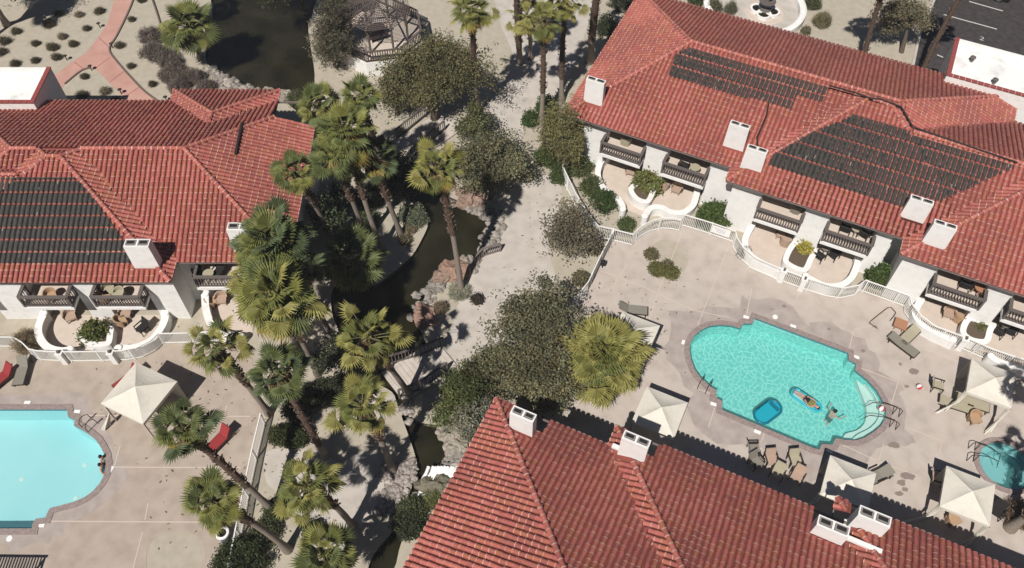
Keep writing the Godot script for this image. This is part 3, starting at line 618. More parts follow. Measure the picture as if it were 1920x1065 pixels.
func rock_mesh(r: float, col: Color) -> ArrayMesh:
	var b := mb(col)
	var f := FastNoiseLite.new(); f.seed = rng.randi() % 9999; f.frequency = 0.6; f.fractal_octaves = 3
	var rows := 12; var cols := 18
	var pt := func(i: int, k: int) -> Vector3:
		var th := PI * i / rows; var ph := TAU * (k % cols) / cols
		var d := Vector3(sin(th) * cos(ph), cos(th), sin(th) * sin(ph))
		return d * r * (1.0 + 0.5 * f.get_noise_3dv(d * 2.0) + 0.12 * f.get_noise_3dv(d * 7.0)) * Vector3(1.1, 0.7, 0.85)
	for i in rows:
		for k in cols:
			var g0 := 1.0 + 0.3 * f.get_noise_3dv(Vector3(i, k, 3))
			b.col = Color(col.r * g0, col.g * g0, col.b * g0)
			var a: Vector3 = pt.call(i, k); var e: Vector3 = pt.call(i, k + 1); var g: Vector3 = pt.call(i + 1, k + 1); var h: Vector3 = pt.call(i + 1, k)
			if i > 0: b.tri(a, e, g)
			if i < rows - 1: b.tri(a, g, h)
	return b.mesh()

# ---------------------------------------------------------------- tiled buildings
# A block is a hipped roof over a rectangle of the building's own plan frame (u, w); where blocks overlap the higher roof shows.
var tile_kinds := []          # [arrays, mesh] of the barrel tiles
var cap_kinds := []
const TS := 0.30
const ROW := 0.365

func barrel(r0: float, r1: float, length: float, band: float, col: Color, pale: Color) -> MB:
	var b := mb(col)
	var segs := 6
	var rings := [[0.0, r0, 0], [length - band, lerpf(r0, r1, 1.0 - band / length), 0], [length - band, lerpf(r0, r1, 1.0 - band / length) + 0.004, 1], [length, r1 + 0.004, 1]]
	for i in 3:
		if i == 1: continue
		b.col = pale if rings[i][2] else col
		for k in segs:
			var a0 := PI * k / segs; var a1 := PI * (k + 1) / segs
			var d0 := Vector3(cos(a0), sin(a0) * 0.85, 0); var d1 := Vector3(cos(a1), sin(a1) * 0.85, 0)
			var z0 := Vector3(0, 0, rings[i][0]); var z1 := Vector3(0, 0, rings[i + 1][0])
			b.trin(z0 + d0 * rings[i][1], z1 + d0 * rings[i + 1][1], z1 + d1 * rings[i + 1][1], d0, d0, d1)
			b.trin(z0 + d0 * rings[i][1], z1 + d1 * rings[i + 1][1], z0 + d1 * rings[i][1], d0, d1, d1)
	b.col = col * 0.55
	var c := Vector3(0, 0, length)
	for k in range(1, segs - 1):
		b.tri(c + Vector3(r1, 0, 0), c + Vector3(cos(PI * k / segs), sin(PI * k / segs) * 0.85, 0) * r1, c + Vector3(cos(PI * (k + 1) / segs), sin(PI * (k + 1) / segs) * 0.85, 0) * r1)
	return b

func make_tiles() -> void:
	for k in 12:
		var t := lerpf(0.80, 1.20, k / 11.0)
		var col := lin(0.355 * t, 0.116 * t * rr(0.92, 1.1), 0.09 * t * rr(0.9, 1.15))
		var pale := lin(0.56, 0.30, 0.245) * rr(0.8, 1.1)
		var band := rr(0.03, 0.055)
		if k % 3 == 2: pale = col * 1.25
		elif k == 1: pale = lin(0.62, 0.42, 0.36)
		var b := barrel(0.108, 0.133, 0.42, band, col, pale)
		tile_kinds.append([[b.v, b.n, b.c], b.mesh()])
		var cb := barrel(0.13, 0.15, 0.44, 0.06, col * 1.05, pale if k % 3 != 2 else lin(0.5, 0.3, 0.24))
		cap_kinds.append([[cb.v, cb.n, cb.c], cb.mesh()])

func block_d(bl: Dictionary, u: float, w: float) -> float:
	return minf(minf((u - bl.u0) * bl.get("kl", 1.0), bl.u1 - u), minf(w - bl.b, bl.f - w))

func roof_y(bl: Dictionary, u: float, w: float) -> float:
	var d := block_d(bl, u, w)
	return EAVE + SLOPE * d if d >= -0.02 else -99.0

func covered(blocks: Array, me: int, u: float, w: float, y: float) -> bool:
	for i in blocks.size():
		if i == me: continue
		var oy := roof_y(blocks[i], u, w)
		if oy > y + 0.035 or (i < me and oy > y - 0.035): return true
	return false

func face_point(bl: Dictionary, face: String, s: float, d: float) -> Vector2:
	match face:
		"f": return Vector2(s, bl.f - d)
		"b": return Vector2(s, bl.b + d)
		"l": return Vector2(bl.u0 + d, s)
	return Vector2(bl.u1 - d, s)

func roof(o: Node3D, org: Vector2, blocks: Array, keep_out: Array) -> Node3D:
	var base := mb()
	var inv := o.transform
	var patches := FastNoiseLite.new(); patches.seed = 33; patches.frequency = 0.16; patches.fractal_octaves = 3
	var items := []       # [distance, transform, arrays/mesh pair, is cap]
	for bi in blocks.size():
		var bl: Dictionary = blocks[bi]
		var hw := minf(bl.u1 - bl.u0, bl.f - bl.b) * 0.5
		var a := Vector2(bl.u0 + hw / float(bl.get("kl", 1.0)), bl.b + hw); var c := Vector2(bl.u1 - hw, bl.f - hw)
		var corner := {"bl": Vector2(bl.u0, bl.b), "br": Vector2(bl.u1, bl.b), "fl": Vector2(bl.u0, bl.f), "fr": Vector2(bl.u1, bl.f)}
		var top := {"bl": a, "br": Vector2(c.x, a.y), "fl": Vector2(a.x, c.y), "fr": c}
		for fc in [["f", "fl", "fr"], ["b", "br", "bl"], ["l", "bl", "fl"], ["r", "fr", "br"]]:
			var polys := [ccw([corner[fc[1]], corner[fc[2]], top[fc[2]], top[fc[1]]])]
			for k in keep_out:
				if k.get("hole", false) == false: continue
				var nx := []
				for q in polys:
					for s in Geometry2D.clip_polygons(q, k.poly): nx.append(s)
				polys = nx
			for q in polys:
				var ix := Geometry2D.triangulate_polygon(q)
				for k in range(0, ix.size(), 3):
					var t := []
					for j in 3:
						var p: Vector2 = q[ix[k + j]]
						t.append(Vector3(p.x - org.x, EAVE + SLOPE * block_d(bl, p.x, p.y) - 0.012, p.y - org.y))
					base.tri(t[0], t[1], t[2])
			# tiles of this face
			var along_u: bool = fc[0] == "f" or fc[0] == "b"
			var s0: float = bl.u0 if along_u else bl.b
			var s1: float = bl.u1 if along_u else bl.f
			var down: Vector3 = {"f": Vector3(0, 0, 1), "b": Vector3(0, 0, -1), "l": Vector3(-1, 0, 0), "r": Vector3(1, 0, 0)}[fc[0]]
			var kf: float = bl.get("kl", 1.0) if fc[0] == "l" else 1.0      # how much steeper this face is
			var z := (down + Vector3.DOWN * SLOPE * kf).normalized()
			var y := (Vector3.UP + down * SLOPE * kf).normalized()
			var run := Vector2(z.x, z.z).length()
			var x := y.cross(z)
			var n := int((s1 - s0) / TS)
			for i in n:
				var s := s0 + (i + 0.5) * (s1 - s0) / n
				var most := minf(minf((s - s0) * (bl.get("kl", 1.0) if along_u else 1.0), s1 - s), hw) / kf
				var j := 0
				while true:
					var d := -0.06 + j * ROW * run
					j += 1
					if d + 0.16 > most: break
					var pm := face_point(bl, fc[0], s, d + 0.19)
					var ym: float = EAVE + SLOPE * kf * (d + 0.19)
					if covered(blocks, bi, pm.x, pm.y, ym): continue
					var skip := false
					for k in keep_out:
						if Geometry2D.is_point_in_polygon(pm, k.poly): skip = true
					if skip: continue
					var pu := face_point(bl, fc[0], s, d + 0.42 * run)
					var at := Vector3(pu.x - org.x, EAVE + SLOPE * kf * (d + 0.42 * run), pu.y - org.y)
					var wpos := inv * at
					if not seen(wpos, 0.06): continue
					var bs := Basis(x, y, z).rotated(y, rr(-0.03, 0.03))
					items.append([wpos.distance_squared_to(cam_at), Transform3D(bs, at + x * rr(-0.012, 0.012) + y * rr(-0.003, 0.008)), tile_kinds[clampi(int(5.5 + patches.get_noise_2d(pm.x, pm.y) * 9.0 + rr(-3.5, 3.5)), 0, 11)], false])
		# caps on hips and ridge
		var lines := []
		for k in corner: lines.append([corner[k], top[k]])
		if a.distance_to(c) > 0.3: lines.append([a, c])
		for l in lines:
			var len_: float = l[0].distance_to(l[1])
			var m := int(len_ / 0.38)
			for i in m:
				var p: Vector2 = l[0].lerp(l[1], (i + 0.5) / m)
				var yy := EAVE + SLOPE * block_d(bl, p.x, p.y)
				if covered(blocks, bi, p.x, p.y, yy - 0.07): continue
				var cut_off := false
				for k in keep_out:
					if Geometry2D.is_point_in_polygon(p, k.poly): cut_off = true
				if cut_off: continue
				var q0: Vector2 = l[0].lerp(l[1], float(i) / m); var q1: Vector2 = l[0].lerp(l[1], (i + 1.06) / m)
				var v0 := Vector3(q0.x - org.x, EAVE + SLOPE * maxf(block_d(bl, q0.x, q0.y), 0.0) + 0.05, q0.y - org.y)
				var v1 := Vector3(q1.x - org.x, EAVE + SLOPE * block_d(bl, q1.x, q1.y) + 0.05, q1.y - org.y)
				if v1.y < v0.y + 0.001 and i == m - 1: pass
				var zz := (v0 - v1).normalized(); var xx := Vector3.UP.cross(zz).normalized()
				if not seen(inv * v0, 0.06): continue
				items.append([(inv * v0).distance_squared_to(cam_at), Transform3D(Basis(xx, zz.cross(xx), zz), v1), cap_kinds[rng.randi() % 12], true])
		var sf := mb()
		# fascia boards under the eaves
		for e in [["fl", "fr"], ["bl", "br"], ["bl", "fl"], ["br", "fr"]]:
			var e0: Vector2 = corner[e[0]]; var e1: Vector2 = corner[e[1]]
			var em := (e0 + e1) * 0.5
			if covered(blocks, bi, em.x, em.y, EAVE - 0.3): 
				if covered(blocks, bi, lerpf(e0.x, e1.x, 0.03), lerpf(e0.y, e1.y, 0.03), EAVE - 0.2) and covered(blocks, bi, lerpf(e0.x, e1.x, 0.97), lerpf(e0.y, e1.y, 0.97), EAVE - 0.2): continue
			sf.bar(Vector3(e0.x - org.x, EAVE - 0.1, e0.y - org.y), Vector3(e1.x - org.x, EAVE - 0.1, e1.y - org.y), 0.06, 0.14)
		obj("fascia", sf, M.grey_wood, o)
	var rf := obj("roof", base, M.roof_base, o)
	items.sort_custom(func(p, q): return p[0] < q[0])
	var rest := mb()
	var nt := 0; var nc := 0
	for it in items:
		var cap: bool = it[3]
		if (cap and nc < 300) or (not cap and nt < 300):
			var t := obj("ridge_tile" if cap else "roof_tile", it[2][1], M.tile, rf)
			t.transform = it[1]
			if cap: nc += 1
			else: nt += 1
		else:
			rest.add(it[2][0], it[1])
	var rs := obj("far_roof_tiles", rest, M.tile, rf); rs.set_meta("kind", "stuff")
	return rf

func solar(o: Node3D, org: Vector2, e: float, ustart: float, outline: Array, depth: float, gap: float) -> void:
	var poly := ccw(outline)
	var lo := poly[0]; var hi := poly[0]
	for p in poly:
		lo = lo.min(p); hi = hi.max(p)
	var d := e - hi.y + 0.05
	while d < e - lo.y:
		var b := mb()
		var rows := 4
		var u := floorf(lo.x / 0.05) * 0.05
		var f := func(uu: float, dd: float) -> Vector3:
			var ph := fposmod((uu - ustart) / TS, 1.0) - 0.5
			var r := absf(ph) * TS
			var bump := sqrt(maxf(0.0, 0.0205 - r * r)) * 0.85
			return Vector3(uu - org.x, EAVE + SLOPE * dd + bump + 0.035, e - dd - org.y)
		while u < hi.x:
			for j in rows:
				var d0 := d + depth * j / rows; var d1 := d + depth * (j + 1) / rows
				if Geometry2D.is_point_in_polygon(Vector2(u + 0.025, e - (d0 + d1) * 0.5), poly):
					var g := rr(0.034, 0.058)
					b.col = lin(g, g * 0.92, g * 0.84)
					if rng.randf() < 0.003: b.col = lin(0.24, 0.225, 0.2)
					b.quad(f.call(u, d0), f.call(u + 0.05, d0), f.call(u + 0.05, d1), f.call(u, d1))
			u += 0.05
		if b.v.size() > 0:
			var s := obj("solar_heating_mat", b, M.solar_mat, o)
		d += depth + gap

func chimney(o: Node3D, org: Vector2, u: float, w: float, wide: float, deep: float, y0: float, top: float) -> void:
	var c := part("chimney", o, Vector3(u - org.x, 0, w - org.y))
	var h := top - y0
	var s := mb()
	# a shaft that widens a little towards the roof
	var p := []
	for k in [[1.06, y0], [1.0, top]]:
		for q in [[-1, -1], [1, -1], [1, 1], [-1, 1]]:
			p.append(Vector3(q[0] * wide * 0.5 * k[0], k[1], q[1] * deep * 0.5 * k[0]))
	for k in 4: s.quad(p[k], p[(k + 1) % 4], p[4 + (k + 1) % 4], p[4 + k])
	obj("shaft", s, M.stucco, c)
	# the open top: a rim, a middle wall and two dark flues
	var r := mb(); var t := 0.1
	for q in [[0.0, -deep * 0.5 + t * 0.5, wide, t], [0.0, deep * 0.5 - t * 0.5, wide, t]]: r.box(Vector3(q[0], top - 0.1, q[1]), Vector3(q[2] - 0.004, 0.22, q[3]))
	for q in [-wide * 0.5 + t * 0.5, 0.0, wide * 0.5 - t * 0.5]: r.box(Vector3(q, top - 0.1, 0), Vector3(t, 0.216, deep - 2 * t))
	obj("rim", r, M.stucco, c)
	for k in [-1, 1]:
		var fl := mb(); fl.box(Vector3(k * wide * 0.25, top - 0.02, -0.03), Vector3(wide * 0.5 - t - 0.03, 0.1, deep - 2 * t - 0.02)); obj("flue_cap", fl, M.flue_grey, c)
		var sp := mb(); sp.box(Vector3(k * wide * 0.25, top + 0.04, -0.03), Vector3(wide * 0.3, 0.02, deep * 0.35)); obj("flue", sp, M.dark, c)

func walls(o: Node3D, org: Vector2, bl: Dictionary, bays: Array, ends := [0.45, 0.45]) -> void:
	var x0: float = bl.u0 + ends[0]; var x1: float = bl.u1 - ends[1]
	var wf: float = bl.f - 0.82; var rec := 1.5
	var top := EAVE - 0.06
	var c := mb()
	var bx := func(b: MB, ua: float, ub: float, ya: float, yb: float, wa: float, wb: float) -> void:
		b.box(Vector3((ua + ub) * 0.5 - org.x, (ya + yb) * 0.5, (wa + wb) * 0.5 - org.y), Vector3(ub - ua, yb - ya, wb - wa))
	bx.call(c, x0, x1, -0.1, top, bl.b + 0.5, wf - (rec if bays.size() else 0.0))
	obj("wall", c, M.stucco, o)
	if bays.is_empty(): return
	var at := x0
	for k in bays.size() + 1:
		var end: float = bays[k][0] if k < bays.size() else x1
		var p := mb(); bx.call(p, at, end, -0.1, top, wf - rec + 0.003, wf); obj("wall_pier", p, M.stucco, o)
		if k < bays.size(): at = bays[k][1]
	for bay in bays:
		var ua: float = bay[0]; var ub: float = bay[1]
		var s := mb(); bx.call(s, ua + 0.003, ub - 0.003, top - 0.35, top - 0.003, wf - rec + 0.003, wf - 0.004); obj("lintel", s, M.stucco, o)
		for lv in [0.0, 2.6]:
			var dr := part("sliding_door", o, Vector3((ua + ub) * 0.5 - org.x, lv, wf - rec - org.y + 0.03))
			for k in [-1, 1]:
				var g := mb(); g.box(Vector3(k * 0.5, 1.08, 0), Vector3(0.94, 2.0, 0.03)); obj("pane", g, M.glass_door, dr)
			var fr := mb()
			for k in [-1.03, 0.0, 1.03]: fr.box(Vector3(k, 1.08, 0.012), Vector3(0.08, 2.16, 0.05))
			fr.box(Vector3(0, 2.13, 0.012), Vector3(2.1, 0.07, 0.046)); obj("frame", fr, M.bronze, dr)
		var bn := part("balcony", o, Vector3((ua + ub) * 0.5 - org.x, 2.6, wf - org.y))
		var half := (ub - ua) * 0.5; var out := 0.98
		var fl := mb(); fl.box(Vector3(0, -0.1, (out - rec) * 0.5), Vector3(half * 2 + 0.1, 0.22, out + rec - 0.006)); obj("slab", fl, M.stucco, bn)
		var ft := mb(); ft.box(Vector3(0, 0.016, (out - rec) * 0.5 - 0.05), Vector3(half * 2 - 0.02, 0.02, out + rec - 0.12)); obj("floor", ft, M.patio, bn)
		var z := out - 0.09
		var corners := [Vector3(-half + 0.02, 0, 0.02), Vector3(-half + 0.02, 0, z), Vector3(half - 0.02, 0, z), Vector3(half - 0.02, 0, 0.02)]
		var hr := mb(); var lr := mb()
		for k in 3:
			hr.bar(corners[k] + Vector3.UP * (0.98 + 0.002 * k), corners[k + 1] + Vector3.UP * (0.98 + 0.002 * k), 0.2, 0.09)
			lr.bar(corners[k] + Vector3.UP * (0.12 + 0.002 * k), corners[k + 1] + Vector3.UP * (0.12 + 0.002 * k), 0.1, 0.07)
		obj("handrail", hr, M.rail_grey, bn); obj("lower_rail", lr, M.rail_grey, bn)
		for k in 4:
			var ps := mb(); ps.box(corners[k] + Vector3.UP * 0.5, Vector3(0.12, 0.96, 0.12)); obj("post", ps, M.rail_grey, bn)
		for k in 3:
			var n := int(corners[k].distance_to(corners[k + 1]) / 0.165)
			for i in range(1, n):
				var q: Vector3 = corners[k].lerp(corners[k + 1], float(i) / n)
				var bb := mb(); bb.lathe([Vector2(0.028, 0.14), Vector2(0.05, 0.3), Vector2(0.025, 0.52), Vector2(0.045, 0.78), Vector2(0.028, 0.94)], 6, q); obj("baluster", bb, M.rail_grey, bn)

func rect(u0: float, w0: float, u1: float, w1: float) -> Dictionary:
	return {"poly": ccw([Vector2(u0, w0), Vector2(u1, w0), Vector2(u1, w1), Vector2(u0, w1)])}

func buildings() -> void:
	# right-hand building
	var org := Vector2(4.0, -44.0)
	var o := thing("guest_building", "long right hand building with red tiled roof, solar mats and white balconied walls", "building", rw(org.x, org.y), YAW_R, "red tiled guest buildings")
	var bls := [{"u0": -14.85, "u1": 12.9, "b": -55.85, "f": -40.55, "kl": 1.26}, {"u0": -3.1, "u1": 12.9, "b": -55.5, "f": -39.3, "kl": 1.26}, {"u0": -1.0, "u1": 34.0, "b": -52.87, "f": -39.3}, {"u0": 8.0, "u1": 34.0, "b": -52.87, "f": -37.95, "kl": 1.12}]
	var ch := [[-13.3, -42.05, 1.28, 0.42, 5.2, 7.3], [-3.5, -42.0, 1.28, 0.42, 5.2, 7.3], [-1.95, -40.7, 1.28, 0.42, 5.2, 7.0], [8.03, -40.75, 1.34, 0.42, 5.2, 7.0], [9.55, -39.25, 1.28, 0.42, 5.2, 7.1]]
	var keep := []
	for c in ch: keep.append(rect(c[0] - 0.68, c[1] - 0.4, c[0] + 0.68, c[1] + 0.4))
	roof(o, org, bls, keep)
	for c in ch: chimney(o, org, c[0], c[1], c[2], c[3], c[4] - 0.3, c[5])
	walls(o, org, bls[0], [[-11.95, -9.05], [-7.5, -4.55]])
	walls(o, org, bls[1], [[-0.7, 2.15], [3.7, 6.6]], [0.45, 5.3])
	walls(o, org, bls[3], [[10.5, 13.45], [14.85, 17.8], [22.0, 25.0]])
	solar(o, org, -40.55, -14.85, [Vector2(-8.65, -47.65), Vector2(-9.40, -47.03), Vector2(-9.29, -45.21), Vector2(-0.93, -45.43), Vector2(-0.95, -46.63), Vector2(0.68, -46.61), Vector2(0.80, -47.61)], 0.78, 0.11)
	solar(o, org, -39.3, -3.1, [Vector2(2.82, -45.94), Vector2(-0.93, -42.30), Vector2(-1.00, -41.02), Vector2(7.31, -41.00), Vector2(8.08, -41.81), Vector2(9.33, -42.22), Vector2(12.67, -45.67)], 0.95, 0.1)
	# pipe along the ridge
	var pp := mb(); var pts := []
	for q in [Vector2(0.76, -47.34), Vector2(2.37, -47.36), Vector2(3.48, -47.29), Vector2(3.98, -47.42), Vector2(5.36, -47.30), Vector2(5.94, -46.69), Vector2(6.41, -46.20), Vector2(8.23, -46.10), Vector2(10.33, -46.00), Vector2(12.70, -45.90)]: pts.append(Vector3(q.x - org.x, EAVE + SLOPE * (-39.3 - q.y) + 0.2, q.y - org.y))
	var rad := []; rad.resize(pts.size()); rad.fill(0.055)
	pp.tube(pts, rad, 6); obj("pipe", pp, M.dark, o)
	var p3 := mb(); pts = []
	for q in [Vector2(-2.42, -45.33), Vector2(-2.27, -44.50), Vector2(-2.31, -42.83), Vector2(-1.96, -42.06)]: pts.append(Vector3(q.x - org.x, EAVE + SLOPE * (-40.55 - q.y) + 0.2, q.y - org.y))
	rad.resize(pts.size()); p3.tube(pts, rad, 6); obj("pipe", p3, M.dark, o)
	# front building
	org = Vector2(6.0, -12.0)
	var f := thing("guest_building", "front building with large red roof and four white chimneys facing the right pool", "building", rw(org.x, org.y), YAW_R, "red tiled guest buildings")
	var fb := [{"u0": -9.5, "u1": 34.0, "b": -18.93, "f": -3.6, "kl": 1.08}, {"u0": -3.2, "u1": 34.0, "b": -20.1, "f": -3.6, "kl": 1.2}, {"u0": 7.85, "u1": 34.0, "b": -21.15, "f": -3.6, "kl": 1.2}]
	var fc := [[-7.45, -17.78, 1.25, 0.5, 5.0, 7.0], [-1.95, -18.85, 1.35, 0.5, 5.0, 7.05], [7.7, -18.9, 1.45, 0.55, 5.0, 6.5], [9.3, -20.1, 1.45, 0.55, 5.0, 6.65]]
	keep = []
	for c in fc:
		keep.append(rect(c[0] - 0.66, c[1] - 0.46, c[0] + 0.66, c[1] + 0.4))
		var k := rect(c[0] - 0.72, c[1] - 1.6, c[0] + 1.0, c[1] - 0.3); k.hole = true; keep.append(k)
	roof(f, org, fb, keep)
	for c in fc: chimney(f, org, c[0], c[1], c[2], c[3], 0.0, c[5])
	for k in 3:
		var w := mb(); var bl: Dictionary = fb[k]
		w.box(Vector3((bl.u0 + 0.6 + bl.u1) * 0.5 - org.x, (EAVE - 0.16) * 0.5, (bl.b + 0.8 + bl.f) * 0.5 - org.y), Vector3(bl.u1 - bl.u0 - 0.6, EAVE - 0.16, bl.f - bl.b - 0.8 - k * 0.02)); obj("wall", w, M.stucco, f)
	for q in [[-3.0, -18.75, -1.9, 5.62], [7.9, -18.95, 10.1, 5.85]]:
		var lp := mb(); lp.bar(Vector3(q[0] - org.x, q[3], q[1] - org.y), Vector3(q[2] - org.x, q[3], q[1] - org.y), 0.22, 0.16); obj("roof_kerb", lp, M.stucco, f)
	# left-hand building
	org = Vector2(-25.0, -33.0)
	var l := thing("guest_building", "left hand building with red tiled roof and two balconies above curved patios", "building", lw(org.x, org.y), YAW_L, "red tiled guest buildings")
	var lb := [{"u0": -35.1, "u1": -19.2, "b": -43.93, "f": -28.87}, {"u0": -37.0, "u1": -12.6, "b": -44.2, "f": -30.32}, {"u0": -60.0, "u1": -22.0, "b": -41.6, "f": -28.87}, {"u0": -22.7, "u1": -15.45, "b": -45.3, "f": -35.0}]
	var lc := [[-20.6, -29.95, 1.4, 0.58, 5.0, 7.2], [-15.1, -31.2, 1.4, 0.58, 5.0, 7.15]]
	keep = []
	for c in lc: keep.append(rect(c[0] - 0.68, c[1] - 0.44, c[0] + 0.68, c[1] + 0.44))
	var notch := rect(-15.4, -46.0, -12.0, -41.65); notch.hole = true; keep.append(notch)
	roof(l, org, lb, keep)
	for c in lc: chimney(l, org, c[0], c[1], c[2], c[3], c[4], c[5])
	walls(l, org, lb[0], [[-34.0, -31.2], [-28.55, -25.7], [-24.3, -21.45]])
	walls(l, org, {"u0": -37.0, "u1": -12.6, "b": -41.9, "f": -30.32}, [[-18.6, -15.6]], [17.0, 0.45])
	solar(l, org, -28.87, -60.0, [Vector2(-33.88, -35.01), Vector2(-25.63, -34.94), Vector2(-25.09, -34.71), Vector2(-21.53, -30.48), Vector2(-21.38, -29.86), Vector2(-32.78, -29.82)], 0.62, 0.09)
	var sl := mb()
	var sp := [Vector2(-16.77, -40.41), Vector2(-16.67, -37.61)]
	for q in 2: pass
	sl.bar(Vector3(sp[0].x - org.x, EAVE + SLOPE * (-12.6 - sp[0].x) + 0.13, sp[0].y - org.y), Vector3(sp[1].x - org.x, EAVE + SLOPE * (-12.6 - sp[1].x) + 0.13, sp[1].y - org.y), 0.14, 0.2); obj("painted_step_shade", sl, M.dark, l)  # dark bar painted in for the shaded step of a raised tile edge
	flat_block("white flat roofed block with red parapet caps behind the left building", lw(-46.0, -44.6), YAW_L, 29.8, 3.6, 5.9, [[-14.6, 0.4], [3.0, -0.6]])
	flat_block("white flat roofed block with red parapet caps beside the car park", rw(14.2, -56.6), YAW_R, 12.6, 4.5, 5.9, [[-4.9, -0.5], [-3.2, 1.3], [-0.9, 1.5], [-0.3, 0.2]])

func flat_block(label: String, at: Vector3, turn: float, lx: float, lz: float, h: float, vents: Array) -> void:
	var o := thing("flat_roofed_block", label, "building", at, turn)
	var w := mb(); w.box(Vector3(0, h * 0.5 - 0.1, 0), Vector3(lx, h - 0.2, lz)); obj("wall", w, M.stucco, o)
	var r := mb(); r.box(Vector3(0, h - 0.17, 0), Vector3(lx - 0.4, 0.06, lz - 0.4)); obj("roof", r, M.flat_roof, o)
	for e in [[0, -lz * 0.5 + 0.1, lx, 0.2], [0, lz * 0.5 - 0.1, lx, 0.2]]:
		var p := mb(); p.box(Vector3(e[0], h, e[1]), Vector3(e[2] - 0.006, 0.42, e[3])); obj("parapet", p, M.stucco, o)
	for e in [-lx * 0.5 + 0.1, lx * 0.5 - 0.1]:
		var p := mb(); p.box(Vector3(e, h, 0), Vector3(0.2, 0.414, lz - 0.4)); obj("parapet", p, M.stucco, o)
	for e in [[Vector3(-lx * 0.5, h + 0.22, lz * 0.5 - 0.1), Vector3(lx * 0.5, h + 0.22, lz * 0.5 - 0.1)], [Vector3(lx * 0.5 - 0.1, h + 0.224, -lz * 0.5), Vector3(lx * 0.5 - 0.1, h + 0.224, lz * 0.5)], [Vector3(-lx * 0.5 + 0.1, h + 0.226, -lz * 0.5), Vector3(-lx * 0.5 + 0.1, h + 0.226, lz * 0.5)]]:
		var n := int(e[0].distance_to(e[1]) / 0.4)
		for k in n:
			var c := mb(); c.bar(e[0].lerp(e[1], float(k) / n), e[0].lerp(e[1], (k + 0.93) / n), 0.3, 0.07)
			if seen(o.transform * e[0].lerp(e[1], float(k) / n), 0.1): obj("parapet_cap", c, M.cap_red, o)
	for v in vents:
		var b := mb(); b.lathe([Vector2(0.12, 0), Vector2(0.12, 0.3), Vector2(0.2, 0.32), Vector2(0.2, 0.4), Vector2(0, 0.46)], 10, Vector3(v[0], h - 0.15, v[1])); obj("roof_vent", b, M.rail_grey, o)

# ---------------------------------------------------------------- plants
var fans := []         # green fan leaves
var dead_fans := []
var sprigs := {}

func fan_leaf(green: Color, tip: Color, petiole: float, r: float, spread: float, droop: float, segs: int, stalk: Color) -> ArrayMesh:
	var b := mb(stalk)
	var hub := Vector3(0, 0.05, petiole)
	b.tube([Vector3.ZERO, Vector3(0, 0.06, petiole * 0.5), hub + Vector3(0, 0, 0.1)], [0.03, 0.02, 0.012], 4, false)
	for k in segs:
		var t := (k + 0.5) / segs * 2.0 - 1.0
		var a := t * spread + rr(-0.03, 0.03)
		var len_: float = r * (1.0 - 0.22 * absf(t) ** 1.5) * rr(0.9, 1.06)
		var d := Vector3(sin(a), 0, cos(a))
		var half := spread / segs * 1.06
		var dl := Vector3(sin(a - half), 0, cos(a - half)); var dr := Vector3(sin(a + half), 0, cos(a + half))
		var cup := 0.10 * r * absf(t)           # the blade is folded up along its middle
		var m := 0.62
		var lm := hub + dl * len_ * m + Vector3.UP * (cup - 0.02 - droop * m * m * len_)
		var rm := hub + dr * len_ * m + Vector3.UP * (cup - 0.02 - droop * m * m * len_)
		var cm := hub + d * len_ * m + Vector3.UP * (cup + 0.025 - droop * m * m * len_)
		var e := hub + d * len_ + Vector3.UP * (cup - droop * len_ * rr(0.9, 1.5)) + Vector3(rr(-0.03, 0.03), 0, 0)
		var g := rr(0.85, 1.15)
		b.col = Color(green.r * g, green.g * g, green.b * g)
		b.tri(hub, lm, cm); b.tri(hub, cm, rm)
		b.col = Color(tip.r * g, tip.g * g, tip.b * g)
		b.tri(lm, e, cm); b.tri(cm, e, rm)
	return b.mesh()

func make_leaves() -> void:
	var gr := [lin(0.112, 0.122, 0.036), lin(0.152, 0.152, 0.042), lin(0.082, 0.098, 0.033), lin(0.20, 0.185, 0.056), lin(0.066, 0.085, 0.038)]
	for k in 10:
		var g: Color = gr[k % 5]
		fans.append(fan_leaf(g, g * 1.3, [0.6, 0.85, 1.05, 0.75, 1.2][(k * 3) % 5], rr(0.6, 0.76), rr(1.5, 2.0), rr(0.12, 0.45), 20, lin(0.19, 0.19, 0.075)))
	for k in 3:      # drooping old leaves
		var g := lin(0.22, 0.20, 0.05)
		fans.append(fan_leaf(g, lin(0.30, 0.22, 0.07), rr(0.6, 0.8), rr(0.62, 0.72), rr(1.4, 1.8), rr(0.5, 0.8), 20, lin(0.3, 0.26, 0.12)))
	for k in 4:
		dead_fans.append(fan_leaf(lin(0.20, 0.14, 0.065) * rr(0.6, 1.2), lin(0.24, 0.17, 0.085), 0.32, rr(0.55, 0.7), rr(0.9, 1.4), rr(0.5, 0.9), 16, lin(0.2, 0.14, 0.08)))
	# sprigs of small leaves, white; each plant tints its own copies
	for kind in [["small", 14, 0.045, 0.11], ["broad", 10, 0.085, 0.17], ["needle", 16, 0.018, 0.24], ["willow", 14, 0.03, 0.2]]:
		var b := mb()
		for i in kind[1]:
			var p := Vector3(rr(-1, 1), rr(-1, 1), rr(-1, 1)) * 0.2
			var d := Vector3(rr(-1, 1), rr(-0.5, 1) if kind[0] != "willow" else rr(-1.2, 0.3), rr(-1, 1)).normalized()
			var s: Vector3 = d.cross(Vector3(rr(-1, 1), rr(-1, 1), rr(-1, 1))).normalized() * float(kind[2])
			var g := rr(0.75, 1.25); b.col = Color(g, g, g)
			b.tri(p, p + d * kind[3] * 0.5 + s, p + d * kind[3]); b.tri(p, p + d * kind[3], p + d * kind[3] * 0.5 - s)
		sprigs[kind[0]] = b.mesh()

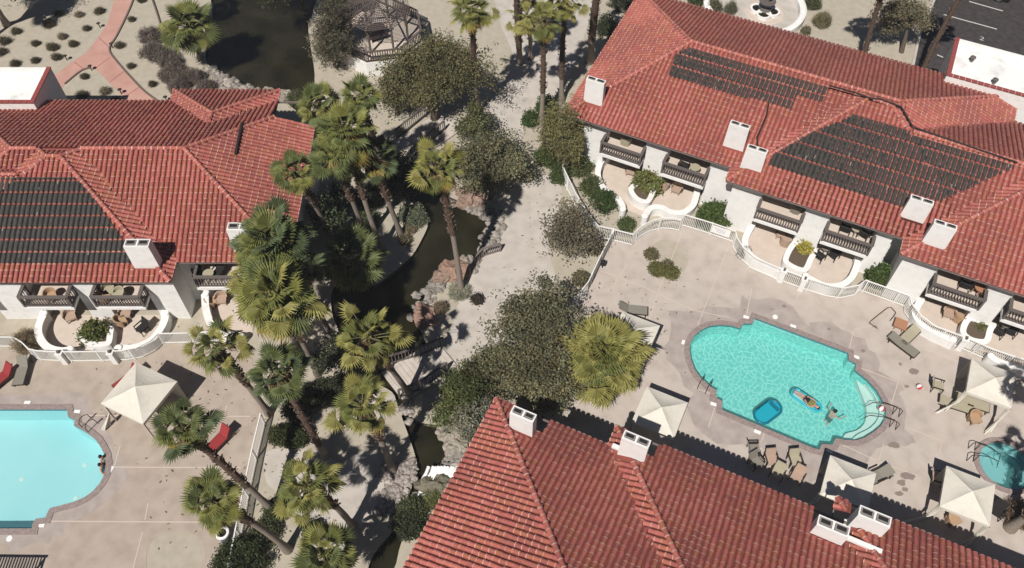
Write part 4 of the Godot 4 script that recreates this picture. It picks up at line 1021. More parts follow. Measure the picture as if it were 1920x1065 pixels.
var palm_no := 0
func palm(label: String, crown: Vector3, base: Vector3, opts := {}) -> Node3D:
	palm_no += 1
	var size: float = opts.get("size", 1.0) * 1.0
	var o := thing("fan_palm", label, "palm tree", base, 0.0, "fan palms")
	var top := crown - base
	var h := top.y
	var pts := []; var rad := []
	var r0: float = opts.get("trunk", 0.2)
	var n := 12
	var split := 0.5 if h > 6.0 else 0.25
	var bend := Vector3(rr(-0.15, 0.15), 0, rr(-0.15, 0.15))
	for i in n + 1:
		var t := float(i) / n
		pts.append(Vector3(top.x * t, h * t, top.z * t) + bend * sin(t * PI))
		rad.append(r0 * (1.45 - 0.55 * minf(t * 8.0, 1.0) - 0.2 * t) * (1.0 + 0.03 * sin(i * 2.3)))
	if opts.get("trunk_seen", true):
		var k := int(n * opts.get("smooth", split))
		var b := mb(lin(0.33, 0.275, 0.235)); b.tube(pts.slice(0, k + 1), rad.slice(0, k + 1), 10)
		obj("trunk", b, M.bark, o)
		# upper trunk rough with old leaf bases
		var u := mb(lin(0.13, 0.088, 0.065))
		var r2 := []
		for q in rad.slice(k): r2.append(q * 1.18)
		u.tube(pts.slice(k), r2, 10)
		for j in int(h * (1.0 - split) * 26):
			var t := rr(float(k) / n, 0.97); var f := t * n
			var i := mini(int(f), n - 1)
			var c: Vector3 = pts[i].lerp(pts[i + 1], f - i); var a := rr(0, TAU); var d := Vector3(cos(a), 0, sin(a))
			var g := rr(0.6, 2.2); u.col = lin(0.15, 0.105, 0.08) * g
			var rr_: float = rad[i] * 1.12
			u.bar(c + d * rr_, c + d * (rr_ + rr(0.07, 0.17)) + Vector3.UP * rr(0.08, 0.22), rr(0.04, 0.09), 0.03)
		obj("leaf_base_skirt", u, M.bark, o)
	var count: int = opts.get("fronds", 30)
	var dead: int = int(opts.get("dead", 5)) + 8
	var spin := rr(0, TAU)
	for i in count + dead:
		var t := float(i) / count
		var az := spin + i * 2.39996 + rr(-0.25, 0.25)
		var el := lerpf(1.45, -0.85, pow(minf(t, 1.0), 0.85)) + rr(-0.2, 0.2)
		if i >= count: el = rr(-1.3, -0.35)
		var z := Vector3(cos(az) * cos(el), sin(el), sin(az) * cos(el))
		var side := Vector3.UP.cross(z).normalized()
		var y := z.cross(side).rotated(z, rr(-0.7, 0.7))
		var x := y.cross(z)
		var m: ArrayMesh
		if i >= count: m = dead_fans[rng.randi() % 4]
		elif t > 0.75 and rng.randf() < opts.get("old", 0.4): m = fans[10 + rng.randi() % 3]
		else: m = fans[(rng.randi() % 10) if not opts.has("hue") else (opts.hue[rng.randi() % opts.hue.size()] + 5 * (rng.randi() % 2))]
		var f := obj("frond", m, M.frond, o)
		var sc := size * rr(0.85, 1.12) * (0.75 if i < 4 else 1.0)
		f.transform = Transform3D(Basis(x, y, z).scaled_local(Vector3(sc, sc, sc)), top + Vector3.UP * rr(-0.12, 0.12) * (1.0 if i < count else 3.0) + z * 0.06)
	if opts.get("orange", false):
		for k in 2:
			var f2 := obj("frond", fan_leaf(lin(0.42, 0.21, 0.05), lin(0.46, 0.25, 0.08), 0.5, 0.75, 1.5, 0.3, 18, lin(0.3, 0.2, 0.08)), M.frond, o)
			f2.set_meta("label", "hanging orange dead frond")
			var z2 := Vector3(0.75 - 0.3 * k, -0.25, 0.6).normalized(); var s2 := Vector3.UP.cross(z2).normalized()
			f2.transform = Transform3D(Basis(s2, z2.cross(s2), z2), top + Vector3(0, 0.35, 0))
	return o

func leaf_cloud(called: String, o: Node3D, pts: Array, sprig: String, col: Color, vary: float, size: float, tone := []) -> MultiMeshInstance3D:
	var mm := MultiMesh.new(); mm.transform_format = MultiMesh.TRANSFORM_3D; mm.use_colors = true
	mm.mesh = sprigs[sprig]; mm.instance_count = pts.size()
	for i in pts.size():
		var s := size * rr(0.75, 1.35)
		var bs := Basis.from_euler(Vector3(rr(-0.6, 0.6), rr(0, TAU), rr(-0.6, 0.6))).scaled(Vector3(s, s, s))
		mm.set_instance_transform(i, Transform3D(bs, pts[i]))
		var g: float = (1.0 + rr(-vary, vary)) * (tone[i] if tone.size() > 0 else 1.0); var y := rr(-0.12, 0.12)
		mm.set_instance_color(i, Color(col.r * g * (1.0 + y), col.g * g, col.b * g * (1.0 - y)))
	var m := MultiMeshInstance3D.new(); m.multimesh = mm; m.material_override = M.leaf
	m.name = called; o.add_child(m); m.set_meta("kind", "stuff")
	return m

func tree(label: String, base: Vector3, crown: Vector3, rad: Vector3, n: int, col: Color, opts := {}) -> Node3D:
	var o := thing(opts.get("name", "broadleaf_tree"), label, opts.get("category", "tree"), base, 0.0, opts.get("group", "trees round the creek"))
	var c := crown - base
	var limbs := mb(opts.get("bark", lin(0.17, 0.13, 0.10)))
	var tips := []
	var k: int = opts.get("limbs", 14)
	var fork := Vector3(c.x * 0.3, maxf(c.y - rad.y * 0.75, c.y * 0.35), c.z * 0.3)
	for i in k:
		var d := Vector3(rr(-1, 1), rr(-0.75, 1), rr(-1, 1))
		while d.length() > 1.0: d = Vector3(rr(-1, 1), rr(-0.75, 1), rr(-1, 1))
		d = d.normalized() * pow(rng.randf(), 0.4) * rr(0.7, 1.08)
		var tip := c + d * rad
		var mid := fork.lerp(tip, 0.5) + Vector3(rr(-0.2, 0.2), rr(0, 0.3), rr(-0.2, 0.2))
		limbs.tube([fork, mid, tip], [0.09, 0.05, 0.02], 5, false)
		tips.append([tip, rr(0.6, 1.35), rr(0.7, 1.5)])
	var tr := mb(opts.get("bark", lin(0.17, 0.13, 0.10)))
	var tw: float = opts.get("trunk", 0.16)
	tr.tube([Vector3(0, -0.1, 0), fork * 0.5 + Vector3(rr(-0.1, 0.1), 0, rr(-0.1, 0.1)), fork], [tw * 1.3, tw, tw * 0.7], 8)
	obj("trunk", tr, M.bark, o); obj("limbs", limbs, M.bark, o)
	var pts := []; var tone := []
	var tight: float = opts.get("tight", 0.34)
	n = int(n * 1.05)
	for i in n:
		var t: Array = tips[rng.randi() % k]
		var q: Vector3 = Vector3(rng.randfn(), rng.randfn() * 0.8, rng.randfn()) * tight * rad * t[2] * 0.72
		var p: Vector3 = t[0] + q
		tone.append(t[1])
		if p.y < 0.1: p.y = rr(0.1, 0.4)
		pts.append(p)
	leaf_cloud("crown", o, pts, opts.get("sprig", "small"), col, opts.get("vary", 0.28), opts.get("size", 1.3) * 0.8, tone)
	return o

func shrub(called: String, label: String, category: String, at: Vector3, r: Vector3, n: int, col: Color, sprig := "small", size := 0.8, group := "", bumpy := 0.25) -> Node3D:
	var o := thing(called, label, category, at, 0.0, group)
	var f := FastNoiseLite.new(); f.seed = rng.randi() % 9999; f.frequency = 0.8
	var pts := []
	for i in n:
		var d := Vector3(rng.randfn(), absf(rng.randfn()) * 0.9 + 0.02, rng.randfn()).normalized()
		var rad := pow(rng.randf(), 0.25) * (1.0 + bumpy * 2.0 * f.get_noise_3dv(d * 2.0))
		pts.append(Vector3(d.x * r.x, d.y * r.y, d.z * r.z) * rad + Vector3.UP * 0.08)
	leaf_cloud("foliage", o, pts, sprig, col, 0.45, size)
	var st := mb(lin(0.13, 0.10, 0.075))
	for k in 5:
		var a := TAU * k / 5 + rr(-0.3, 0.3)
		st.tube([Vector3(0, -0.05, 0), Vector3(cos(a) * r.x * 0.25, r.y * 0.35, sin(a) * r.z * 0.25), Vector3(cos(a) * r.x * 0.6, r.y * 0.65, sin(a) * r.z * 0.6)], [0.03, 0.02, 0.01], 4, false)
	obj("stems", st, M.bark, o)
	return o

func plants() -> void:
	make_leaves()
	var yl := {"hue": [0, 1, 3], "old": 0.5}
	palm("tall fan palm leaning left over the dark creek water", Vector3(-4.11, 10.60, -32.26), Vector3(-3.27, 0.00, -31.74), {"hue": [0, 1, 3], "dead": 16, "size": 1.05})
	palm("yellow green fan palm just above the footbridge's left end", Vector3(-7.28, 8.00, -22.97), Vector3(-6.00, 0.00, -24.17), {"hue": [0, 1, 3], "old": 0.5, "size": 1.1, "fronds": 26})
	palm("fan palm below the footbridge with a hanging yellow frond", Vector3(-7.05, 8.00, -19.05), Vector3(-6.52, 0.00, -19.25), {"hue": [1, 3, 0], "dead": 3, "size": 1.12, "fronds": 26})
	palm("fan palm above the small lower path, left of the cobbles", Vector3(-9.34, 7.00, -15.40), Vector3(-8.37, 0.00, -16.11), {"hue": [1, 0, 3], "fronds": 25, "size": 1.08})
	palm("slanting palm whose bare trunk and V shaped shadow end at bottom path", Vector3(-12.89, 9.00, -13.84), Vector3(-11.64, 0.00, -14.78), {"hue": [0, 2, 1], "old": 0.7, "smooth": 0.62})
	palm("slanting palm with shaggy trunk crossing the white fence below cabana", Vector3(-14.76, 9.40, -17.05), Vector3(-12.74, 0.00, -16.89), {"hue": [0, 2, 4], "old": 0.8, "dead": 9, "smooth": 0.4})
	palm("fan palm with pale scarred trunk standing above the clipped hedge", Vector3(-11.26, 8.40, -20.53), Vector3(-10.39, 0.00, -20.10), {"hue": [2, 0, 4], "dead": 10, "fronds": 38, "smooth": 0.2})
	palm("fan palm in front of the left building's fence, right of patio", Vector3(-14.60, 8.20, -22.05), Vector3(-14.06, 0.00, -22.77), {"hue": [0, 2, 3], "fronds": 24})
	palm("bushy palm hiding the left building's front corner, lower of the pair", Vector3(-11.84, 9.40, -24.50), Vector3(-11.63, 0.00, -25.48), {"hue": [0, 1, 2, 3], "fronds": 56, "dead": 24, "size": 1.5})
	palm("dark bushy palm in front of the left roof, upper of the pair", Vector3(-12.82, 9.30, -28.03), Vector3(-12.58, 0.00, -30.15), {"hue": [2, 4, 0], "fronds": 52, "dead": 14, "size": 1.5})
	palm("fan palm with yellow fronds at the left roof's right edge", Vector3(-12.65, 8.40, -34.08), Vector3(-12.27, 0.00, -36.30), {"hue": [2, 0, 1], "fronds": 26})
	palm("tall fan palm with an orange dead frond left of the spit", Vector3(-9.54, 10.40, -35.22), Vector3(-8.70, 0.00, -34.97), {"hue": [0, 2, 1], "fronds": 40, "dead": 12, "size": 1.32, "orange": true})
	palm("fan palm between pond and left roof, upper left of a cluster", Vector3(-11.87, 9.00, -39.08), Vector3(-11.75, 0.00, -41.76), {"hue": [2, 0, 1], "size": 1.05})
	palm("fan palm in front of the gazebo's white platform", Vector3(-9.42, 9.40, -39.30), Vector3(-9.05, 0.00, -41.54), {"hue": [1, 0, 2], "dead": 10})
	palm("shaggy palm at the left building's corner, its crown drooping over the balcony", Vector3(-13.59, 7.60, -26.99), Vector3(-13.08, 0.00, -27.35), {"hue": [1, 3, 0], "fronds": 40, "dead": 14, "size": 1.05, "old": 0.6})
	palm("palm with dry brown fronds at the dark side of the bushy pair", Vector3(-11.48, 8.00, -27.26), Vector3(-10.91, 0.00, -27.77), {"hue": [2, 4], "fronds": 30, "dead": 22})
	palm("half hidden palm between the orange frond palm and left roof", Vector3(-10.27, 9.40, -34.51), Vector3(-9.76, 0.00, -35.87), {"hue": [2, 0], "fronds": 34, "dead": 16, "size": 1.1})
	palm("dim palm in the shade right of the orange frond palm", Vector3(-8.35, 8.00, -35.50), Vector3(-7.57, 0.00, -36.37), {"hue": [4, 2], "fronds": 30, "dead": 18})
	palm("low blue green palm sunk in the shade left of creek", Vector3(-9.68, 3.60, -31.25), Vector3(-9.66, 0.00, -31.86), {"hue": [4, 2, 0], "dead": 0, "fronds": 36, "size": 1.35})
	palm("wide pale palm at the pond's left bank, far left top", Vector3(-24.55, 4.20, -52.91), Vector3(-25.38, 0.00, -54.53), {"hue": [1, 2, 0], "fronds": 44, "size": 1.5, "old": 0.5})
	palm("tall palm with a long trunk between mesquite and walkway", Vector3(-2.78, 10.30, -46.80), Vector3(-2.72, 0.00, -48.68), {"hue": [1, 0, 3], "dead": 14, "smooth": 0.35})
	palm("palm with only its thick trunk in view at top centre", Vector3(-0.03, 11.00, -51.61), Vector3(0.44, 0.00, -54.45), {"smooth": 0.2, "trunk": 0.24, "fronds": 30, "dead": 8})
	palm("bright fan palm in the middle of the top walkway", Vector3(1.90, 8.60, -48.07), Vector3(2.08, 0.00, -47.46), {"hue": [3, 1, 0], "old": 0.7, "dead": 10, "smooth": 0.4})
	palm("shorter palm standing behind the bright walkway palm", Vector3(0.90, 5.00, -53.58), Vector3(1.31, 0.00, -55.00), {"hue": [1, 3], "fronds": 22, "dead": 6, "smooth": 0.6})
	palm("fan palm at the top walkway with a dark kinked trunk", Vector3(3.45, 9.00, -49.91), Vector3(3.68, 0.00, -49.93), {"hue": [1, 3, 0], "fronds": 28, "dead": 6, "smooth": 0.3})
	palm("thick shaggy palm trunk beside the right roof's upper left edge", Vector3(5.96, 10.50, -52.83), Vector3(6.09, 0.00, -54.68), {"smooth": 0.3, "trunk": 0.3, "dead": 8})
	palm("shaggy palm trunk rising behind the right roof, beside the gravel", Vector3(26.66, 8.60, -53.44), Vector3(27.61, 0.00, -53.48), {"smooth": 0.15, "trunk": 0.2, "dead": 14})
	palm("slanting shaggy palm trunk at the car park's corner", Vector3(32.14, 9.40, -52.79), Vector3(31.80, 0.00, -52.27), {"smooth": 0.1, "trunk": 0.19, "dead": 14})
	palm("fan palm cut by the bottom edge of the picture", Vector3(-8.60, 4.50, -13.06), Vector3(-8.66, 0.00, -13.51), {"hue": [2, 1, 0], "size": 1.1})
	palm("big pale low palm beside two cabanas near right pool", Vector3(5.15, 3.00, -24.93), Vector3(5.34, 0.00, -24.43), {"hue": [1, 3, 0, 3], "fronds": 110, "size": 1.5, "old": 0.3, "dead": 6, "trunk": 0.35})
	palm("palm behind the spa, its trunk cut by the right edge", Vector3(26.98, 6.60, -16.19), Vector3(26.92, 0.00, -16.41), {"smooth": 0.3, "dead": 2, "trunk": 0.26, "fronds": 18, "size": 0.85})
	palm("palm beyond the right edge that shades the cabana's side", Vector3(27.57, 8.00, -19.99), Vector3(31.47, 0.00, -21.47), {"size": 0.9})
	palm("palm at the top left corner, only its trunk base visible", Vector3(-41.50, 6.50, -56.43), Vector3(-42.44, 0.00, -58.57), {"fronds": 34, "size": 1.3, "trunk": 0.26})
	palm("slim leaning palm trunk left of the wide pond palm", Vector3(-27.84, 8.00, -55.42), Vector3(-28.64, 0.00, -56.50), {"trunk": 0.13, "smooth": 0.9})

	var olive := lin(0.105, 0.105, 0.042)
	tree("large olive green mesquite in front of the gazebo", Vector3(-6.01, 0.00, -47.68), Vector3(-5.83, 4.60, -47.94), Vector3(3.4, 2.3, 2.6), 2500, lin(0.15, 0.14, 0.065), {"limbs": 26, "tight": 0.26, "trunk": 0.25})
	tree("smaller olive mesquite hiding the gazebo's front steps", Vector3(-8.89, 0.00, -48.22), Vector3(-8.73, 2.90, -48.46), Vector3(1.6, 1.5, 1.5), 900, lin(0.15, 0.138, 0.065), {"limbs": 12})
	tree("grey green willowy tree on the pond's right bank", Vector3(-14.22, 0.00, -53.73), Vector3(-14.06, 3.20, -53.39), Vector3(1.7, 2.2, 1.7), 1300, lin(0.16, 0.145, 0.095), {"sprig": "willow", "size": 1.3})
	tree("small dark tree behind the pond at the top", Vector3(-14.82, 0.00, -61.04), Vector3(-14.25, 2.50, -59.71), Vector3(1.5, 1.4, 1.2), 600, lin(0.09, 0.09, 0.05))
	tree("bushy olive tree between upper footbridge and walkway", Vector3(-1.64, 0.00, -39.76), Vector3(-1.49, 2.60, -40.95), Vector3(2.1, 1.9, 1.7), 1900, lin(0.165, 0.16, 0.09), {"limbs": 16, "sprig": "small"})
	tree("small rounded tree above the bushy olive tree", Vector3(-2.67, 0.00, -45.83), Vector3(-2.77, 1.90, -45.83), Vector3(1.1, 1.1, 0.9), 620, lin(0.12, 0.125, 0.055), {"limbs": 8})
	tree("drooping pepper tree at the right building's left corner", Vector3(3.61, 0.00, -42.53), Vector3(3.34, 3.60, -42.85), Vector3(1.5, 2.2, 1.4), 1700, lin(0.165, 0.15, 0.065), {"sprig": "willow", "size": 1.2, "limbs": 14})
	tree("sparse grey leaved tree by the pool fence corner", Vector3(4.68, 0.00, -34.71), Vector3(3.90, 2.30, -35.17), Vector3(1.7, 1.5, 1.6), 620, lin(0.20, 0.175, 0.12), {"limbs": 18, "tight": 0.3, "bark": lin(0.3, 0.26, 0.22), "trunk": 0.09, "sprig": "small"})
	tree("broad olive grey tree between sandy plaza and front roof", Vector3(1.84, 0.00, -26.03), Vector3(1.63, 3.40, -26.80), Vector3(3.1, 2.2, 2.8), 1650, lin(0.165, 0.158, 0.09), {"limbs": 36, "tight": 0.2, "trunk": 0.2, "sprig": "small"})
	tree("low olive tree at the left foot of the broad tree", Vector3(-1.04, 0.00, -24.71), Vector3(-1.03, 1.60, -25.05), Vector3(1.5, 1.2, 1.3), 900, lin(0.165, 0.16, 0.085), {"limbs": 9})
	tree("olive tree just above the front building's roof corner", Vector3(1.33, 0.00, -22.96), Vector3(1.12, 2.60, -23.62), Vector3(2.1, 1.5, 1.5), 1500, lin(0.172, 0.162, 0.088), {"limbs": 14})
	tree("green willow beside the stream below the footbridge", Vector3(-2.94, 0.00, -22.39), Vector3(-3.01, 1.90, -22.93), Vector3(1.2, 1.3, 1.3), 950, lin(0.10, 0.115, 0.04), {"sprig": "willow"})
	tree("silvery shrub spilling over the tan stream rocks", Vector3(-1.98, 0.00, -21.55), Vector3(-2.02, 1.50, -21.97), Vector3(1.1, 1.0, 1.2), 800, lin(0.24, 0.235, 0.17), {"sprig": "willow", "bark": lin(0.4, 0.36, 0.3)})
	tree("brownish olive tree behind the right building's back eave", Vector3(31.70, 0.00, -56.34), Vector3(30.56, 3.40, -56.59), Vector3(1.9, 1.5, 1.5), 1000, lin(0.19, 0.165, 0.10), {"limbs": 14, "sprig": "small"})
	tree("tree beyond the top edge that shades the top left corner", Vector3(-43.16, 0.00, -56.59), Vector3(-40.77, 4.20, -60.33), Vector3(2.6, 2.0, 2.2), 1300, olive)
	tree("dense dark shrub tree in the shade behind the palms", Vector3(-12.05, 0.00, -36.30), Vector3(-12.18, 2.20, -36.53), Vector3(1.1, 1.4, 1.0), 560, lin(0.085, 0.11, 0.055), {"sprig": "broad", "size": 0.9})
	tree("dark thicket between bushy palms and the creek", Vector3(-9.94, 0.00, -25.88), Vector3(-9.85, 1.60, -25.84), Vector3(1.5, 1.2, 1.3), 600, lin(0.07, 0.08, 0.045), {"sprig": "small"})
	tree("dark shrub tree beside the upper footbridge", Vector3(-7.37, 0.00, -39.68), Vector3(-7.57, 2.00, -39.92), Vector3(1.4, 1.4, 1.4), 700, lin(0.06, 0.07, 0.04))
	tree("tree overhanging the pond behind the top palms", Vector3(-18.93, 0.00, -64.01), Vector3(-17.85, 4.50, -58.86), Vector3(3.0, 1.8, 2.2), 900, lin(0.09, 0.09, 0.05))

	var lit := mb()
	for k in 700:
		var zones := [Vector3(1.71, 0.00, -29.53), Vector3(-0.59, 0.00, -26.37), Vector3(4.31, 0.00, -36.55), Vector3(-5.75, 0.00, -46.81), Vector3(-13.06, 0.00, -23.30), Vector3(-9.50, 0.00, -19.98), Vector3(-15.83, 0.00, -18.63), Vector3(1.48, 0.00, -47.51), Vector3(7.55, 0.00, -31.26), Vector3(-19.96, 0.00, -24.64)]
		var c: Vector3 = zones[rng.randi() % 10] + Vector3(rng.randfn() * 2.6, 0, rng.randfn() * 2.2)
		var q := Vector2(c.x, c.z)
		if Geometry2D.is_point_in_polygon(q, pond) or Geometry2D.is_point_in_polygon(q, pool_l): continue
		var g := rr(0.5, 1.5); lit.col = lin(0.16, 0.11, 0.06) * g
		var a := rr(0, TAU); var d := Vector3(cos(a), 0, sin(a)) * rr(0.05, 0.12); var s2 := Vector3(-d.z, 0, d.x) * 0.4
		lit.quad(c - d + Vector3.UP * 0.026, c + s2 + Vector3.UP * 0.04, c + d + Vector3.UP * 0.026, c - s2 + Vector3.UP * 0.03)
	var lo := struct("leaf_litter", lit, M.leaf); lo.set_meta("kind", "stuff"); tag(lo, "fallen brown leaves scattered on paths and sand", "leaves")
	# clipped and loose shrubs
	var dg := lin(0.07, 0.10, 0.03); var mg := lin(0.105, 0.125, 0.04); var dry := lin(0.24, 0.185, 0.11)
	for e in [
		[Vector3(13.87, 0.00, -38.02), 1.15, 1.3, 800, lin(0.075, 0.11, 0.03), "broad", "round dark green shrub against the white wall left of section two", "shrub"],
		[Vector3(24.09, 0.00, -32.94), 1.0, 1.2, 700, lin(0.07, 0.105, 0.03), "broad", "round dark green shrub at the step between two white walls", "shrub"],
		[Vector3(29.16, 0.00, -29.02), 0.5, 0.6, 260, lin(0.17, 0.17, 0.06), "small", "small yellowish shrub in the planter under the rightmost balconies", "shrub"],
		[Vector3(19.36, 0.00, -35.01), 0.5, 1.2, 320, lin(0.36, 0.31, 0.06), "broad", "bright yellow croton in the planter between two patios", "shrub"],
		[Vector3(9.43, 0.00, -40.80), 1.0, 1.75, 800, lin(0.17, 0.18, 0.06), "broad", "leafy light green shrub in the white planter under balconies", "shrub"],
		[Vector3(-25.56, 0.00, -27.81), 0.85, 1.35, 520, lin(0.13, 0.15, 0.045), "broad", "leafy shrub in the white planter of the left patios", "shrub"],
		[Vector3(-29.57, 0.00, -27.21), 0.75, 1.1, 420, dry, "needle", "dry brown bush by the left patio wall", "shrub"],
		[Vector3(1.23, 0.00, -47.39), 0.55, 1.1, 420, lin(0.06, 0.10, 0.03), "small", "oval dark green bush beside the walkway palm", "bush"],
		[Vector3(2.47, 0.00, -48.82), 0.8, 1.2, 420, dg, "small", "dark bush behind the oval walkway bush", "bush"],
		[Vector3(2.70, 0.00, -43.59), 1.15, 1.4, 800, lin(0.085, 0.11, 0.035), "small", "green hedge bush left of the white fence corner", "bush"],
		[Vector3(3.35, 0.00, -41.74), 0.7, 1.0, 350, dg, "small", "dark low hedge tip pointing to the sandy plaza", "bush"],
		[Vector3(4.72, 0.00, -42.55), 0.9, 1.2, 520, lin(0.11, 0.13, 0.045), "small", "olive bush inside the white fence by the white wall", "bush"],
		[Vector3(5.52, 0.00, -40.58), 0.8, 1.0, 420, lin(0.09, 0.11, 0.04), "small", "middle bush in the row inside the white fence", "bush"],
		[Vector3(6.35, 0.00, -39.24), 0.85, 1.15, 600, lin(0.06, 0.095, 0.028), "small", "round clipped bush at the first patio's wall end", "bush"],
		[Vector3(7.77, 0.00, -37.21), 0.5, 0.65, 320, lin(0.085, 0.11, 0.04), "small", "small round bush behind the white picket fence", "bush"],
		[Vector3(5.55, 0.00, -35.17), 0.45, 0.7, 300, lin(0.16, 0.145, 0.08), "small", "olive bush just outside the fence corner", "bush"],
		[Vector3(4.48, 0.00, -32.58), 0.5, 0.65, 280, lin(0.15, 0.135, 0.075), "small", "small dry bush by the fence above the broad tree", "bush"],
		[Vector3(9.24, 0.00, -34.77), 0.38, 0.4, 240, lin(0.16, 0.14, 0.075), "small", "rounded grey bush, upper one in the deck bed", "bush"],
		[Vector3(9.55, 0.00, -33.52), 0.48, 0.45, 340, lin(0.13, 0.13, 0.045), "small", "rounded green bush, lower left in the deck bed", "bush"],
		[Vector3(10.43, 0.00, -33.23), 0.45, 0.32, 260, lin(0.13, 0.13, 0.045), "small", "low spreading green bush, lower right in the deck bed", "bush"],
		[Vector3(10.26, 0.00, -33.98), 0.2, 0.25, 90, lin(0.15, 0.14, 0.08), "small", "tiny sprout in the middle of the deck bed", "bush"],
		[Vector3(15.46, 0.00, -34.95), 0.3, 0.6, 160, lin(0.05, 0.07, 0.035), "needle", "small dark plant squeezed between fence and patio wall", "plant"],
		[Vector3(-12.23, 0.00, -21.26), 0.8, 0.9, 700, lin(0.05, 0.065, 0.02), "small", "box clipped hedge beside the lower fence, right part", "hedge"],
		[Vector3(-13.10, 0.00, -21.18), 0.55, 0.9, 420, lin(0.055, 0.065, 0.022), "small", "box clipped hedge beside the lower fence, left part", "hedge"],
		[Vector3(-13.94, 0.00, -13.94), 1.35, 1.4, 1100, lin(0.055, 0.07, 0.028), "small", "dark bush at the bottom edge beside the white fence", "bush"],
		[Vector3(-12.92, 0.00, -15.65), 0.8, 0.6, 300, lin(0.08, 0.09, 0.04), "small", "low green bush under the slanting palm's crown", "bush"],
		[Vector3(-12.55, 0.00, -16.77), 0.7, 0.8, 300, lin(0.06, 0.075, 0.03), "small", "dark low bush at the shaggy slanting trunk's foot", "bush"],
		[Vector3(-6.81, 0.00, -37.72), 0.95, 1.0, 520, lin(0.15, 0.17, 0.11), "small", "grey green bush at the creek spit's upper end", "bush"],
		[Vector3(-6.95, 0.00, -36.76), 0.35, 0.3, 120, lin(0.2, 0.16, 0.1), "small", "small dry tuft on the creek spit, upper one", "tuft"],
		[Vector3(-7.19, 0.00, -35.77), 0.35, 0.3, 120, lin(0.2, 0.16, 0.1), "small", "small dry tuft on the creek spit, lower one", "tuft"],
		[Vector3(-4.46, 0.00, -30.26), 0.35, 0.35, 140, lin(0.17, 0.13, 0.09), "needle", "spiky brown tuft on the sand below the creek palm", "tuft"],
		[Vector3(-3.36, 0.00, -31.53), 0.7, 0.18, 200, lin(0.3, 0.3, 0.22), "needle", "thin grey grass round the creek palm's foot", "grass"],
		[Vector3(-2.21, 0.00, -30.91), 0.3, 0.4, 160, lin(0.06, 0.045, 0.035), "small", "small dark rounded bush on the sandy plaza", "bush"],
		[Vector3(25.80, 0.00, -59.95), 0.7, 0.9, 380, lin(0.19, 0.165, 0.09), "needle", "dry spiky bush right of the fountain basin", "bush"],
		[Vector3(25.58, 0.00, -62.39), 0.7, 0.8, 380, lin(0.09, 0.10, 0.045), "small", "green bush at the top right of the fountain", "bush"],
		[Vector3(16.99, 0.00, -61.48), 0.6, 1.0, 260, lin(0.12, 0.12, 0.07), "needle", "spiky plant left of the fountain, nearer the roof", "plant"],
		[Vector3(18.34, 0.00, -61.36), 0.45, 0.9, 180, lin(0.13, 0.13, 0.08), "needle", "thin spiky plant between roof and fountain", "plant"],
		[Vector3(15.89, 0.00, -62.97), 1.0, 1.0, 450, lin(0.06, 0.085, 0.03), "small", "dark green bush behind the roof at the top", "bush"],
		[Vector3(24.30, 0.00, -58.71), 0.3, 0.4, 120, lin(0.14, 0.13, 0.07), "small", "small weed at the fountain wall's lower right", "weed"],
		[Vector3(27.53, 0.00, -17.07), 0.8, 0.7, 380, lin(0.18, 0.12, 0.08), "needle", "brown dry shrub under the palm near the spa", "shrub"],
		[Vector3(7.60, 0.00, -58.55), 0.9, 1.4, 420, lin(0.05, 0.065, 0.03), "small", "dark bush between thick palm trunk and right roof", "bush"],
		[Vector3(9.13, 0.00, -62.08), 1.1, 1.6, 420, lin(0.05, 0.065, 0.03), "small", "dark bush behind the right roof's top left corner", "bush"],
		[Vector3(-16.63, 0.00, -49.59), 0.9, 0.6, 300, lin(0.1, 0.11, 0.05), "small", "low green bush between pond boulder and palms", "bush"],
		[Vector3(-5.20, 0.00, -16.92), 0.8, 0.7, 300, lin(0.09, 0.10, 0.045), "small", "green weeds at the notch of the front roof", "weeds"],
		[Vector3(-5.33, 0.00, -16.03), 0.8, 0.9, 380, lin(0.05, 0.06, 0.03), "small", "dark bush between stream and front roof edge", "bush"],
		[Vector3(-4.00, 0.00, -17.60), 0.6, 0.5, 260, lin(0.12, 0.13, 0.05), "needle", "tall stream grass below the mossy boulder", "grass"],
		[Vector3(-10.37, 0.00, -15.68), 0.6, 0.7, 280, lin(0.07, 0.08, 0.035), "small", "dark low bush left of the bottom palm", "bush"],
		[Vector3(-2.48, 0.00, -24.87), 0.8, 1.0, 420, lin(0.08, 0.09, 0.04), "small", "dark green bush at the footbridge's right end", "bush"],
		[Vector3(-11.26, 0.00, -23.86), 1.0, 0.9, 420, lin(0.055, 0.06, 0.03), "small", "added dark bush deepening the shade below the bushy pair of palms", "bush"],  # this and the next two are added, dark to deepen the palm shade
		[Vector3(-9.80, 0.00, -24.23), 1.1, 0.9, 420, lin(0.05, 0.058, 0.03), "small", "added dark bush deepening the shade left of the footbridge's end", "bush"],
		[Vector3(-12.38, 0.00, -22.96), 0.9, 0.9, 380, lin(0.055, 0.065, 0.03), "small", "added dark bush deepening the shade above the clipped hedge", "bush"],
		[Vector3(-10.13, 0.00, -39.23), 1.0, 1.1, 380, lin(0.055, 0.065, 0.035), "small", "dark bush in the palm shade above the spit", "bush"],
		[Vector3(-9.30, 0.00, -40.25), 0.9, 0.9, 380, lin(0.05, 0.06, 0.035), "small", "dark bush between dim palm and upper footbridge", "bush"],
		[Vector3(-9.92, 0.00, -37.28), 0.7, 1.0, 420, lin(0.09, 0.11, 0.05), "broad", "leafy bush at the foot of the tall orange frond palm", "bush"],
		[Vector3(-11.99, 0.00, -39.21), 0.9, 1.4, 420, lin(0.07, 0.09, 0.045), "broad", "green bush behind the left roof's right edge", "bush"],
	]: shrub(e[7].replace(" ", "_"), e[6], e[7], e[0], Vector3(e[1], e[2], e[1] * 0.95), e[3], e[4], e[5], 0.75, "shrubs round the grounds")

